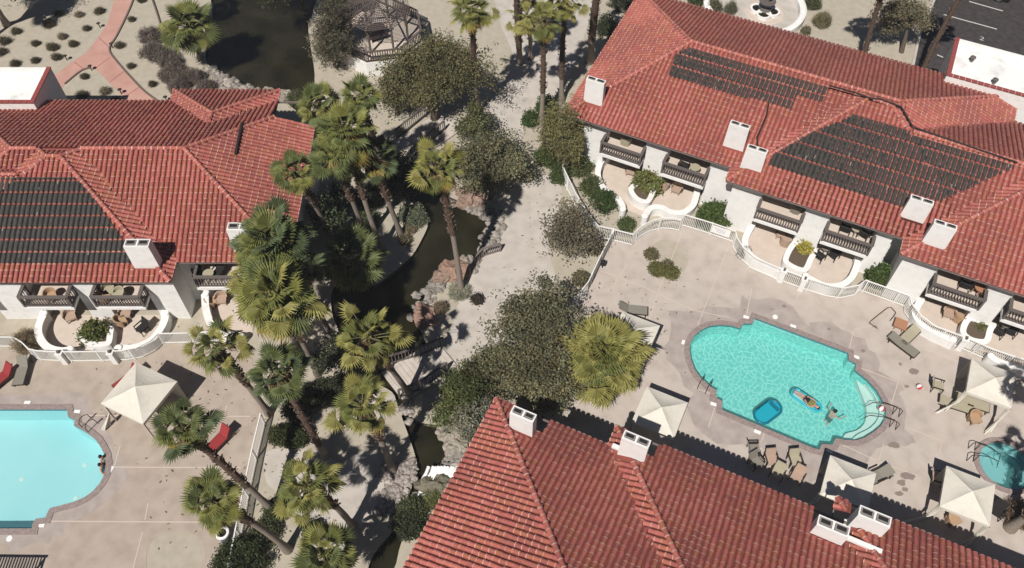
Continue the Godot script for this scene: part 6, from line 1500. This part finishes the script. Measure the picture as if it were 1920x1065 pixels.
	fence("white fence between left deck and palm path", [Vector2(-14.18, -22.08), Vector2(-14.24, -20.08), Vector2(-14.26, -18.18), Vector2(-14.22, -14.64), Vector2(-14.22, -12.85)], 1.2, 0.13, M.white_metal, 2.2)
	for e in [["white gate pier left of the left patio gate", Vector3(-26.93, 0.00, -26.03)], ["white gate pier right of the left patio gate", Vector3(-23.91, 0.00, -26.10)], ["white gate pier between third and fourth patios, left one", Vector3(17.50, 0.00, -32.81)], ["white gate pier between third and fourth patios, right one", Vector3(18.70, 0.00, -32.13)], ["white gate pier by the fence cabana", Vector3(27.60, 0.00, -27.74)]]:
		var o := thing("gate_pier", e[0], "gate pier", e[1], YAW_R if e[1].x > 0 else 0.0, "white gate piers in the pool fences")
		var b := mb(); b.box(Vector3(0, 0.55, 0), Vector3(0.32, 1.1, 0.32)); obj("pier", b, M.stucco, o)
		var c := mb(); c.box(Vector3(0, 1.13, 0), Vector3(0.4, 0.06, 0.4)); obj("cap", c, M.stucco, o)
		var l := mb(); l.box(Vector3(0, 1.25, 0), Vector3(0.14, 0.18, 0.14)); obj("lamp", l, M.rail_grey, o)
	# notice board on the fence
	var nb := thing("notice_board", "white notice board with faint blue lines on the picket fence", "sign", Vector3(14.01, 0.00, -36.36), YAW_R)
	var bp := mb(); bp.box(Vector3(0, 0.78, 0.05), Vector3(1.25, 0.7, 0.025)); obj("board", bp, M.ball_white, nb)
	for k in 3:
		var ln := mb(); ln.box(Vector3(-0.1 + 0.05 * k, 0.95 - 0.14 * k, 0.064), Vector3(0.8 - 0.12 * k, 0.035, 0.004)); obj("text_line", ln, M.ink, nb)
	# fountain
	var ft := thing("fountain", "white round fountain basin with a dark quatrefoil pedestal pool", "fountain", Vector3(20.43, 0.00, -61.84))
	var fw := mb(); fw.lathe([Vector2(4.35, 0), Vector2(4.35, 0.62), Vector2(4.2, 0.68), Vector2(3.9, 0.68), Vector2(3.8, 0.6), Vector2(3.8, 0.06)], 56); obj("rim", fw, M.stucco, ft)
	var ff := mb(); ff.lathe([Vector2(3.8, 0.06), Vector2(0, 0.06)], 40); obj("basin_floor", ff, M.walk, ft)
	var fc: Vector3 = Vector3(21.32, -0.00, -61.41) - Vector3(20.43, 0.00, -61.84)
	var q4 := mb(); var q5 := mb(); var q6 := mb()
	for k in 4:
		var a := TAU * k / 4 + 0.35
		var cc := fc + Vector3(cos(a), 0, sin(a)) * 0.62
		q4.lathe([Vector2(0.66, 0.06), Vector2(0.66, 0.34), Vector2(0.48, 0.34), Vector2(0.48, 0.2)], 20, cc + Vector3.UP * 0.002 * k)
		q5.lathe([Vector2(0.48, 0.28 + 0.002 * k), Vector2(0, 0.28 + 0.002 * k)], 20, cc)
	q6.lathe([Vector2(1.7, 0.062), Vector2(1.62, 0.11), Vector2(0, 0.11)], 32, fc)
	obj("plinth", q6, M.patio, ft); obj("quatrefoil_rim", q4, M.stucco, ft); obj("pool_water", q5, M.creek_water, ft)
	var pd := mb(); pd.lathe([Vector2(0.5, 0.3), Vector2(0.42, 0.45), Vector2(0.2, 0.55), Vector2(0.16, 0.9), Vector2(0.3, 1.0), Vector2(0.7, 1.12), Vector2(0.72, 1.18), Vector2(0.2, 1.16), Vector2(0.12, 1.5), Vector2(0.35, 1.62), Vector2(0.36, 1.66), Vector2(0, 1.75)], 20, fc); obj("pedestal", pd, M.rail_grey, ft)
	# gazebo on its white platform
	gazebo()
	# slatted shade roof at the bottom left corner
	var sg := thing("shade_roof", "grey slatted shade roof at the bottom left corner", "pergola", Vector3(-26.98, 2.60, -11.42) * Vector3(1, 0, 1))
	var hx := 1.95; var hz := 1.15
	for k in 26:
		var x := -hx + (k + 0.5) * hx * 2 / 26
		var s := mb(); s.box(Vector3(x, 2.62, 0), Vector3(0.07, 0.05, hz * 2)); obj("slat", s, M.sling_grey, sg)
	for z in [-hz, hz]:
		var b := mb(); b.bar(Vector3(-hx - 0.1, 2.55, z), Vector3(hx + 0.1, 2.55, z), 0.09, 0.09); obj("beam", b, M.dark_wood, sg)
	var wb := mb(); wb.bar(Vector3(-hx, 2.68, 0.25), Vector3(hx - 0.7, 2.68, 0.25), 0.08, 0.05); wb.bar(Vector3(hx - 0.7, 2.684, 0.28), Vector3(hx - 0.95, 2.684, hz), 0.08, 0.05); obj("white_bar", wb, M.white_metal, sg)
	for x in [-hx, hx]:
		var b := mb(); b.bar(Vector3(x, 2.47, -hz), Vector3(x, 2.47, hz), 0.09, 0.08); obj("beam", b, M.dark_wood, sg)
		for z in [-hz + 0.1, hz - 0.1]:
			var p := mb(); p.box(Vector3(x, 1.2, z), Vector3(0.1, 2.4, 0.1)); obj("post", p, M.dark_wood, sg)
	# bin with a rounded ring top
	var bn := thing("bin", "round blue and white bin beside the lower fence", "bin", Vector3(-15.05, 0.00, -15.40))
	var bb := mb(); bb.lathe([Vector2(0.3, 0), Vector2(0.34, 0.7), Vector2(0.28, 0.7)], 20); obj("body", bb, M.bin_blue, bn)
	var br := mb(); br.lathe([Vector2(0.2, 0.7), Vector2(0.26, 0.78), Vector2(0.36, 0.76), Vector2(0.38, 0.68), Vector2(0.34, 0.66)], 24); obj("rim", br, M.ball_white, bn)
	var bh := mb(); bh.lathe([Vector2(0.27, 0.735), Vector2(0.17, 0.74), Vector2(0.17, 0.45), Vector2(0, 0.45)], 20); obj("opening", bh, M.dark, bn)
	# balls
	beach_ball("red and white beach ball floating by the pool handrail", Vector3(21.83, 0.00, -23.54), 0.19)
	beach_ball("red and white beach ball on the deck right of the pool", Vector3(24.38, 0.00, -24.92) + Vector3(0, 0.19, 0), 0.19)
	# rafts
	raft("plain blue oval raft floating near the right pool's lower edge", Vector3(15.09, -0.10, -23.26), yaw_of(Vector3(15.75, 0.00, -23.74) - Vector3(14.34, 0.00, -22.64)), M.raft_blue, M.raft_rim)
	raft("slim aqua raft carrying a person in the right pool", Vector3(17.51, -0.10, -24.06), yaw_of(Vector3(18.11, 0.00, -23.45) - Vector3(16.82, 0.00, -24.57)), M.raft_aqua, M.raft_edge, 0.33)
	# path lamps
	for e in [["small dark path lamp at the path junction's left", Vector3(-35.97, 0.00, -54.14)], ["small dark path lamp at the triangle bed's tip", Vector3(-33.63, -0.00, -52.94)], ["small dark path lamp between triangle bed and lower path", Vector3(-30.48, 0.00, -50.21)], ["small dark path lamp at the path bend's right side", Vector3(-32.75, 0.00, -55.74)], ["small dark path lamp left of the upper path", Vector3(-34.58, 0.00, -58.35)], ["small dark path lamp where the pink path meets the roof", Vector3(-26.76, 0.00, -49.42)]]:
		var o := thing("path_lamp", e[0], "path lamp", e[1], 0.0, "path lamps along the pink path")
		var p := mb(); p.tube([Vector3.ZERO, Vector3(0, 0.45, 0)], [0.04, 0.04], 6); obj("post", p, M.dark, o)
		var c := mb(); c.lathe([Vector2(0.05, 0.42), Vector2(0.17, 0.45), Vector2(0.02, 0.56), Vector2(0, 0.56)], 10); obj("hood", c, M.dark, o)
	# plaza fence box, little lamp by the white fence
	var cb := thing("control_box", "small black box on the white fence below the plaza", "control box", Vector3(5.76, 0.00, -33.74))
	var c1 := mb(); c1.box(Vector3(0.18, 0.55, 0), Vector3(0.28, 0.4, 0.22)); obj("case", c1, M.dark, cb)
	var c2 := mb(); c2.box(Vector3(0.18, 0.2, 0), Vector3(0.06, 0.4, 0.06)); obj("post", c2, M.dark, cb)
	car()
	var glyph := TextMesh.new(); glyph.text = "2"; glyph.font_size = 64; glyph.pixel_size = 0.011; glyph.depth = 0.004
	var sf := SystemFont.new(); sf.font_names = PackedStringArray(["Droid Sans"]); glyph.font = sf
	var gl := obj("bay_number", glyph, M.paint); gl.transform = Transform3D(Basis(UR * 1.0, VR * -1.0, Vector3.UP), Vector3(38.90, 0.00, -58.20) + Vector3(0, 0.026, 0)); gl.set_meta("kind", "structure")

func beach_ball(label: String, at: Vector3, r: float) -> void:
	var o := thing("beach_ball", label, "beach ball", at, rr(0, 3), "beach balls by the right pool")
	for g in 2:
		var b := mb(); var n := 18
		for i in n:
			if (i / 3) % 2 != g: continue
			for j in 8:
				var p := func(a: int, c: int) -> Vector3:
					var th := PI * c / 8.0; var ph := TAU * a / n
					return Vector3(sin(th) * cos(ph), cos(th), sin(th) * sin(ph)).rotated(Vector3.RIGHT, 0.7)
				var v0: Vector3 = p.call(i, j); var v1: Vector3 = p.call(i + 1, j); var v2: Vector3 = p.call(i + 1, j + 1); var v3_: Vector3 = p.call(i, j + 1)
				if j > 0: b.trin(v0 * r, v1 * r, v2 * r, v0, v1, v2)
				b.trin(v0 * r, v2 * r, v3_ * r, v0, v2, v3_)
		obj("red_panels" if g else "white_panels", b, M.ball_red if g else M.ball_white, o)

func raft(label: String, at: Vector3, turn: float, m: Material, rim: Material, hw := 0.5) -> void:
	var o := thing("pool_raft", label, "pool float", at, turn, "rafts in the right pool")
	var line := []; var q := PackedVector2Array()
	for k in 28:
		var a := TAU * k / 28; var sz := 0.93 - hw
		var p := Vector3(cos(a) * hw, 0.06, sin(a) * hw + (sz if sin(a) > 0 else -sz) )
		line.append(p); q.append(Vector2(p.x, p.z))
	line.append(line[0]); line.append(line[1])
	var rad := []; rad.resize(line.size()); rad.fill(0.075)
	var t := mb(); t.tube(line, rad, 10, false); obj("air_ring", t, rim, o)
	var b := mb(); b.slab(q, 0.0, 0.07); obj("bed", b, m, o)
	var pl := mb(); pl.box(Vector3(0, 0.1, 0.93 - hw * 0.75), Vector3(hw * 1.35, 0.07, 0.22)); obj("pillow", pl, rim, o)

func gazebo() -> void:
	var c: Vector3 = Vector3(-10.87, 0.00, -56.13)
	var o := thing("gazebo", "brown lattice roofed gazebo on a white platform above the pond", "gazebo", c)
	var n := 8; var r := 3.6; var ph := 1.3; var spin := 0.2
	var pt := func(k: int, rr_: float, y: float) -> Vector3:
		var a := TAU * k / n + spin
		return Vector3(cos(a) * rr_, y, sin(a) * rr_)
	var pf := PackedVector2Array()
	for k in n:
		var p: Vector3 = pt.call(k, r, 0); pf.append(Vector2(p.x, p.z))
	var b := mb(); b.slab(ccw(Array(pf)), -0.8, ph - 0.04); obj("platform", b, M.stucco, o)
	var fl := mb(); fl.flat(offset_poly(ccw(Array(pf)), -0.05), ph); obj("floor", fl, M.patio, o)
	for k in n:
		if k == 5: continue
		var a: Vector3 = pt.call(k, r - 0.1, ph); var e: Vector3 = pt.call(k + 1, r - 0.1, ph)
		var hr := mb(); hr.bar(a + Vector3.UP * 0.95, e + Vector3.UP * 0.95, 0.15, 0.08); obj("handrail", hr, M.gazebo_wood, o)
		var lr := mb(); lr.bar(a + Vector3.UP * 0.12, e + Vector3.UP * 0.12, 0.08, 0.07); obj("lower_rail", lr, M.dark_wood, o)
		var m := int(a.distance_to(e) / 0.19)
		for i in range(1, m):
			var bb := mb(); bb.box(a.lerp(e, float(i) / m) + Vector3.UP * 0.52, Vector3(0.075, 0.8, 0.075)); obj("baluster", bb, M.dark_wood, o)
	var ry := ph + 2.3; var top := ry + 1.0; var ro := 2.75
	var apex := Vector3(0, top, 0)
	for k in n:
		var p: Vector3 = pt.call(k, ro - 0.4, ph)
		var ps := mb(); ps.box(p + Vector3.UP * 1.12, Vector3(0.15, 2.24, 0.15)); obj("post", ps, M.gazebo_wood, o)
		var e0: Vector3 = pt.call(k, ro, ry); var e1: Vector3 = pt.call(k + 1, ro, ry)
		var rf := mb(); rf.bar(e0, apex, 0.09, 0.12); obj("rafter", rf, M.gazebo_wood, o)
		for j in 18:
			var t := (j + 0.15) / 18.5
			var s := mb(); s.bar(e0.lerp(apex, t) + Vector3.UP * 0.08, e1.lerp(apex, t) + Vector3.UP * 0.08, 0.055, 0.035); obj("roof_slat", s, M.gazebo_wood, o)
	var cap := mb(); cap.lathe([Vector2(0.2, top), Vector2(0.12, top + 0.12), Vector2(0, top + 0.14)], 10); obj("finial", cap, M.gazebo_wood, o)
	# a long dark table with benches inside
	var tb := thing("picnic_table", "brown bench and table under the gazebo's lattice roof", "table", c + Vector3(-0.3, ph, 0.1), 0.5)
	var tt := mb(); tt.box(Vector3(0, 0.72, 0), Vector3(1.6, 0.06, 0.8)); obj("tabletop", tt, M.dark_wood, tb)
	for s in [-0.75, 0.75]:
		var bc := mb(); bc.box(Vector3(0, 0.44, s), Vector3(1.6, 0.06, 0.3)); obj("bench", bc, M.dark_wood, tb)
	for s in [-0.6, 0.6]:
		var lg := mb(); lg.box(Vector3(s, 0.35, 0), Vector3(0.08, 0.7, 0.7)); lg.box(Vector3(s, 0.25, 0), Vector3(0.07, 0.08, 1.6)); obj("leg", lg, M.dark_wood, tb)
		for z in [-0.75, 0.75]:
			var l2 := mb(); l2.box(Vector3(s, 0.2, z), Vector3(0.07, 0.4, 0.07)); obj("leg", l2, M.dark_wood, tb)

func car() -> void:
	# black estate car nosed in along the parking line, mostly above the picture's edge
	var o := thing("parked_car", "black parked car at the top edge of the car park", "car", Vector3(40.94, 0.00, -64.67), YAW_R + 0.02)
	var prof := [Vector2(-2.3, 0.35), Vector2(-2.35, 0.7), Vector2(-2.2, 0.98), Vector2(-1.2, 1.08), Vector2(-0.55, 1.62), Vector2(0.2, 1.70), Vector2(1.7, 1.66), Vector2(2.2, 1.15), Vector2(2.32, 0.8), Vector2(2.28, 0.35)]
	var b := mb()
	for i in prof.size():
		var p: Vector2 = prof[i]; var q: Vector2 = prof[(i + 1) % prof.size()]
		var wp := 0.92 if p.y < 1.1 else 0.74; var wq := 0.92 if q.y < 1.1 else 0.74
		b.quad(Vector3(p.x, p.y, -wp), Vector3(q.x, q.y, -wq), Vector3(q.x, q.y, wq), Vector3(p.x, p.y, wp))
	for s in [-1, 1]:
		var lowp := [prof[0], prof[1], prof[2], prof[3], prof[7], prof[8], prof[9]]
		for i in range(1, lowp.size() - 1): b.tri(Vector3(lowp[0].x, lowp[0].y, s * 0.92), Vector3(lowp[i].x, lowp[i].y, s * 0.92), Vector3(lowp[i + 1].x, lowp[i + 1].y, s * 0.92))
		b.quad(Vector3(-1.2, 1.08, s * 0.92), Vector3(-0.55, 1.62, s * 0.74), Vector3(1.7, 1.66, s * 0.74), Vector3(2.2, 1.15, s * 0.92))
	obj("body", b, M.car_black, o)
	for s in [-1, 1]:
		for w in [[-0.95, -0.45, 0.35], [0.45, 0.5, 1.5]]:
			var g := mb(); g.quad(Vector3(w[0], 1.13, s * 0.912), Vector3(w[1], 1.55, s * 0.775), Vector3(w[2], 1.55, s * 0.775), Vector3(w[2] + 0.05, 1.13, s * 0.912)); obj("window", g, M.glass_door, o)
		for x in [-1.4, 1.4]:
			var wh := part("wheel", o, Vector3(x, 0.34, s * 0.86))
			var t := mb(); t.tube([Vector3(0, 0, -0.12), Vector3(0, 0, 0.12)], [0.34, 0.34], 20); obj("tyre", t, M.rubber, wh)
			var r := mb(); r.tube([Vector3(0, 0, s * 0.12), Vector3(0, 0, s * 0.13)], [0.22, 0.2], 16); obj("rim", r, M.steel, wh)
		var hl := mb(); hl.box(Vector3(-2.3, 0.78, s * 0.68), Vector3(0.08, 0.14, 0.34)); obj("headlight", hl, M.steel, o)
		var mi := mb(); mi.box(Vector3(-0.75, 1.16, s * 1.0), Vector3(0.12, 0.12, 0.18)); obj("mirror", mi, M.car_black, o)
	var ws := mb(); ws.quad(Vector3(-1.16, 1.13, -0.8), Vector3(-0.6, 1.6, -0.68), Vector3(-0.6, 1.6, 0.68), Vector3(-1.16, 1.13, 0.8)); obj("windscreen", ws, M.glass_door, o)

# ---------------------------------------------------------------- people: one skin over tapered bones (surface nets)
func skin(bones: Array, cell: float, blend := 0.03) -> MB:      # bones: [a, b, radius at a, radius at b, colour]
	var lo := Vector3.ONE * 99.0; var hi := Vector3.ONE * -99.0
	for b in bones:
		for e in [[b[0], b[2]], [b[1], b[3]]]:
			lo = lo.min(e[0] - Vector3.ONE * (e[1] + cell * 2)); hi = hi.max(e[0] + Vector3.ONE * (e[1] + cell * 2))
	var n := Vector3i(((hi - lo) / cell).ceil()) + Vector3i.ONE
	var sx := n.x; var sxy := n.x * n.y
	var f := PackedFloat32Array(); f.resize(n.x * n.y * n.z); f.fill(1.0)
	for b in bones:
		var a: Vector3 = b[0]; var c: Vector3 = b[1]; var ra: float = b[2]; var rb: float = b[3]
		var m := maxf(ra, rb) + blend * 2 + cell
		var i0 := Vector3i(((a.min(c) - Vector3.ONE * m - lo) / cell).floor().max(Vector3.ZERO)); var i1 := Vector3i(((a.max(c) + Vector3.ONE * m - lo) / cell).ceil())
		i1 = i1.min(n - Vector3i.ONE)
		var ab := c - a; var l2 := maxf(ab.length_squared(), 1e-6)
		for z in range(i0.z, i1.z + 1):
			for y in range(i0.y, i1.y + 1):
				for x in range(i0.x, i1.x + 1):
					var p := lo + Vector3(x, y, z) * cell
					var t := clampf((p - a).dot(ab) / l2, 0.0, 1.0)
					var d := p.distance_to(a + ab * t) - lerpf(ra, rb, t)
					var k := x + y * sx + z * sxy
					var o := f[k]
					var h := maxf(blend - absf(o - d), 0.0) / blend
					f[k] = minf(o, d) - h * h * blend * 0.25
	var at := {}
	var out := mb()
	var corner := [0, 1, sx, sx + 1, sxy, sxy + 1, sxy + sx, sxy + sx + 1]
	var vert := func(x: int, y: int, z: int) -> Array:
		var k := x + y * sx + z * sxy
		if at.has(k): return at[k]
		var s := Vector3.ZERO; var c := 0
		for e in [[0, 1], [2, 3], [4, 5], [6, 7], [0, 2], [1, 3], [4, 6], [5, 7], [0, 4], [1, 5], [2, 6], [3, 7]]:
			var va := f[k + corner[e[0]]]; var vb := f[k + corner[e[1]]]
			if (va < 0.0) != (vb < 0.0):
				var pa := Vector3(e[0] & 1, (e[0] >> 1) & 1, e[0] >> 2); var pb := Vector3(e[1] & 1, (e[1] >> 1) & 1, e[1] >> 2)
				s += pa.lerp(pb, va / (va - vb)); c += 1
		var p := lo + (Vector3(x, y, z) + s / maxi(c, 1)) * cell
		var best := 9.0; var col := Color.WHITE; var nn := Vector3.UP
		for b in bones:
			var ab: Vector3 = b[1] - b[0]
			var t := clampf((p - b[0]).dot(ab) / maxf(ab.length_squared(), 1e-6), 0.0, 1.0)
			var q: Vector3 = b[0] + ab * t
			var d := p.distance_to(q) - lerpf(b[2], b[3], t)
			if d < best:
				best = d; col = b[4]; nn = (p - q).normalized()
		at[k] = [p, nn, col]
		return at[k]
	var put := func(q: Array) -> void:
		out.col = q[0][2]
		out.trin(q[0][0], q[1][0], q[2][0], q[0][1], q[1][1], q[2][1]); out.trin(q[0][0], q[2][0], q[3][0], q[0][1], q[2][1], q[3][1])
	for z in range(1, n.z - 1):
		for y in range(1, n.y - 1):
			for x in range(1, n.x - 1):
				var k := x + y * sx + z * sxy
				var v := f[k] < 0.0
				if v != (f[k + 1] < 0.0): put.call([vert.call(x, y - 1, z - 1), vert.call(x, y, z - 1), vert.call(x, y, z), vert.call(x, y - 1, z)])
				if v != (f[k + sx] < 0.0): put.call([vert.call(x - 1, y, z - 1), vert.call(x, y, z - 1), vert.call(x, y, z), vert.call(x - 1, y, z)])
				if v != (f[k + sxy] < 0.0): put.call([vert.call(x - 1, y - 1, z), vert.call(x, y - 1, z), vert.call(x, y, z), vert.call(x - 1, y, z)])
	return out

# A figure lying or standing along +y (feet at 0, face towards +z); arms and legs given as joint points.
func person(label: String, at: Transform3D, top: Color, shorts: Color, joints: Dictionary, hair_r := 0.106) -> void:
	var o := thing("person", label, "person", at.origin, 0.0); o.transform = at
	var sk := lin(0.42, 0.235, 0.165)
	var b := [
		[Vector3(0, 1.62, 0.0), Vector3(0, 1.55, 0.02), 0.098, 0.08, sk], [Vector3(0, 1.56, 0.05), Vector3(0, 1.52, 0.05), 0.055, 0.045, sk], [Vector3(0, 1.585, 0.105), Vector3(0, 1.565, 0.118), 0.013, 0.016, sk], [Vector3(-0.1, 1.59, 0), Vector3(-0.1, 1.56, 0), 0.018, 0.015, sk], [Vector3(0.1, 1.59, 0), Vector3(0.1, 1.56, 0), 0.018, 0.015, sk],
		[Vector3(0, 1.5, 0), Vector3(0, 1.4, 0), 0.055, 0.06, sk], [Vector3(-0.15, 1.36, 0), Vector3(0.15, 1.36, 0), 0.07, 0.07, sk],
		[Vector3(-0.08, 1.28, 0), Vector3(-0.07, 1.05, 0), 0.115, 0.10, top], [Vector3(0.08, 1.28, 0), Vector3(0.07, 1.05, 0), 0.115, 0.10, top],
		[Vector3(-0.08, 0.98, 0), Vector3(0.08, 0.98, 0), 0.115, 0.115, shorts], [Vector3(-0.09, 0.92, 0), Vector3(0.09, 0.92, 0), 0.115, 0.115, shorts]]
	for s in [-1.0, 1.0]:
		var nm := "l" if s < 0 else "r"
		var el: Vector3 = joints["elbow_" + nm]; var wr: Vector3 = joints["wrist_" + nm]
		var kn: Vector3 = joints["knee_" + nm]; var an: Vector3 = joints["ankle_" + nm]
		var sh := Vector3(s * 0.19, 1.36, 0); var hip := Vector3(s * 0.095, 0.9, 0)
		b.append([sh, el, 0.052, 0.04, sk]); b.append([el, wr, 0.04, 0.028, sk])
		var hd := (wr - el).normalized()
		b.append([wr, wr + hd * 0.08, 0.028, 0.036, sk])
		for k in 4:
			var side: Vector3 = hd.cross(Vector3(0, 0, 1) if absf(hd.z) < 0.8 else Vector3.RIGHT).normalized()
			b.append([wr + hd * 0.08 + side * (k - 1.5) * 0.02, wr + hd * (0.15 + 0.012 * (1.5 - absf(k - 1.5))) + side * (k - 1.5) * 0.024, 0.0105, 0.0085, sk])
		var sd: Vector3 = hd.cross(Vector3(0, 0, 1) if absf(hd.z) < 0.8 else Vector3.RIGHT).normalized() * -s
		b.append([wr + hd * 0.03 + sd * 0.025, wr + hd * 0.085 + sd * 0.06, 0.012, 0.01, sk])
		b.append([hip, hip.lerp(kn, 0.45), 0.088, 0.075, shorts]); b.append([hip.lerp(kn, 0.45), kn, 0.07, 0.055, sk]); b.append([kn, kn.lerp(an, 0.35), 0.052, 0.055, sk]); b.append([kn.lerp(an, 0.35), an, 0.055, 0.035, sk])
		b.append([an, an + joints.get("toe", Vector3(0, -0.05, 0.17)), 0.036, 0.028, sk])
	obj("body", skin(b, 0.019), M.skin_vc, o)
	var hr := mb()
	var hb := [[Vector3(0, 1.645, -0.02), Vector3(0, 1.60, -0.035), hair_r, hair_r * 0.95, lin(0.014, 0.011, 0.010)]]
	hr = skin(hb, 0.016); obj("hair", hr, M.skin_vc, o)

func people() -> void:
	# on the aqua raft: on the back, head at the lower right end
	var a: Vector3 = Vector3(16.78, 0.10, -24.52); var e: Vector3 = Vector3(18.07, 0.10, -23.40)
	var y := (e - a).normalized(); var z := Vector3.UP; var x := y.cross(z)
	person("person in olive top lying on the aqua raft, head to lower right", Transform3D(Basis(x, y, z), (a + e) * 0.5 - y * 0.86 + Vector3.UP * 0.1), lin(0.16, 0.17, 0.05), lin(0.02, 0.02, 0.025), {"elbow_l": Vector3(-0.3, 1.14, 0.03), "wrist_l": Vector3(-0.2, 0.92, 0.1), "elbow_r": Vector3(0.3, 1.14, 0.03), "wrist_r": Vector3(0.2, 0.92, 0.1), "knee_l": Vector3(-0.1, 0.48, 0.03), "ankle_l": Vector3(-0.09, 0.08, 0.0), "knee_r": Vector3(0.1, 0.48, 0.06), "ankle_r": Vector3(0.08, 0.08, 0.0), "toe": Vector3(0, -0.03, 0.14)})
	# swimmer, upper body above the water
	var h: Vector3 = Vector3(19.08, 0.00, -23.33); var f: Vector3 = Vector3(18.45, 0.00, -22.87)
	y = ((h - f).normalized() * 0.35 + Vector3.UP).normalized(); var right := Vector3.UP.cross(y).normalized()
	z = right.cross(y)
	person("dark haired swimmer in the right pool beside the aqua raft", Transform3D(Basis(right, y, z), h - y * 1.62 + Vector3.UP * 0.02), lin(0.42, 0.235, 0.165), lin(0.02, 0.02, 0.03), {"elbow_l": Vector3(-0.42, 1.3, 0.12), "wrist_l": Vector3(-0.5, 1.45, 0.3), "elbow_r": Vector3(0.42, 1.3, 0.12), "wrist_r": Vector3(0.5, 1.45, 0.3), "knee_l": Vector3(-0.12, 0.5, -0.05), "ankle_l": Vector3(-0.14, 0.12, -0.2), "knee_r": Vector3(0.12, 0.5, 0.05), "ankle_r": Vector3(0.13, 0.12, -0.1), "toe": Vector3(0, -0.15, 0.05)})
	# two bathers standing at the left pool's rounded end
	var st := {"elbow_l": Vector3(-0.36, 1.2, 0.12), "wrist_l": Vector3(-0.34, 1.24, 0.36), "elbow_r": Vector3(0.36, 1.2, 0.12), "wrist_r": Vector3(0.34, 1.24, 0.36), "knee_l": Vector3(-0.1, 0.47, 0.03), "ankle_l": Vector3(-0.11, 0.07, 0.0), "knee_r": Vector3(0.1, 0.47, 0.03), "ankle_r": Vector3(0.11, 0.07, 0.0)}
	person("bather at the left pool's rounded end, the upper of two", Transform3D(Basis(Vector3.UP, 1.4), Vector3(-22.91, 0.00, -19.81) + Vector3(0, -1.35, 0)), lin(0.7, 0.68, 0.66), lin(0.03, 0.03, 0.05), st)
	person("bather at the left pool's rounded end, the lower of two", Transform3D(Basis(Vector3.UP, 1.5), Vector3(-22.80, 0.00, -19.33) + Vector3(0, -1.35, 0)), lin(0.05, 0.2, 0.2), lin(0.03, 0.03, 0.05), st)

func _ready() -> void:
	rng.seed = 20240611
	# camera
	var cam := Camera3D.new(); cam.name = "camera"
	cam.transform = Transform3D(Vector3(0.999936, 0.006716, -0.009143), Vector3(-0.011344, 0.591975, -0.805876), Vector3(-0.000000, 0.805928, 0.592013), Vector3(0, 44.00, 0))
	cam.keep_aspect = Camera3D.KEEP_HEIGHT; cam.fov = 37.3824; cam.near = 0.5; cam.far = 900.0
	add_child(cam)
	cam_basis = cam.transform.basis
	# sky, sun, exposure
	var env := Environment.new()
	env.background_mode = Environment.BG_SKY
	var sky := Sky.new(); var sm := ProceduralSkyMaterial.new()
	sm.sky_top_color = Color(0.26, 0.36, 0.52); sm.sky_horizon_color = Color(0.62, 0.67, 0.72); sm.sky_curve = 0.15
	sm.ground_bottom_color = Color(0.35, 0.31, 0.27); sm.ground_horizon_color = Color(0.62, 0.66, 0.70)
	sm.sky_energy_multiplier = 0.62
	sky.sky_material = sm; env.sky = sky
	env.tonemap_mode = Environment.TONE_MAPPER_LINEAR
	env.tonemap_exposure = 1.25
	env.sdfgi_enabled = true; env.ssao_enabled = true; env.ssil_enabled = true
	env.fog_enabled = true; env.fog_density = 0.0004; env.fog_light_color = Color(0.80, 0.81, 0.84)
	var we := WorldEnvironment.new(); we.name = "world"; we.environment = env; add_child(we)
	var sun := DirectionalLight3D.new(); sun.name = "sun"
	sun.light_color = Color(1.0, 0.98, 0.95); sun.light_energy = 1.42; sun.light_angular_distance = 0.5; sun.shadow_enabled = true
	var el := deg_to_rad(53.0); var az := deg_to_rad(25.0)
	var dir := Vector3(sin(az) * cos(el), -sin(el), -cos(az) * cos(el))
	sun.transform = Transform3D(Basis.looking_at(dir, Vector3.UP), Vector3(0, 60, 0))
	add_child(sun)
	materials(); make_tiles()
	ground(); pools()
	buildings()
	creek_things(); deck_fittings()
	furniture(); people()
	plants()
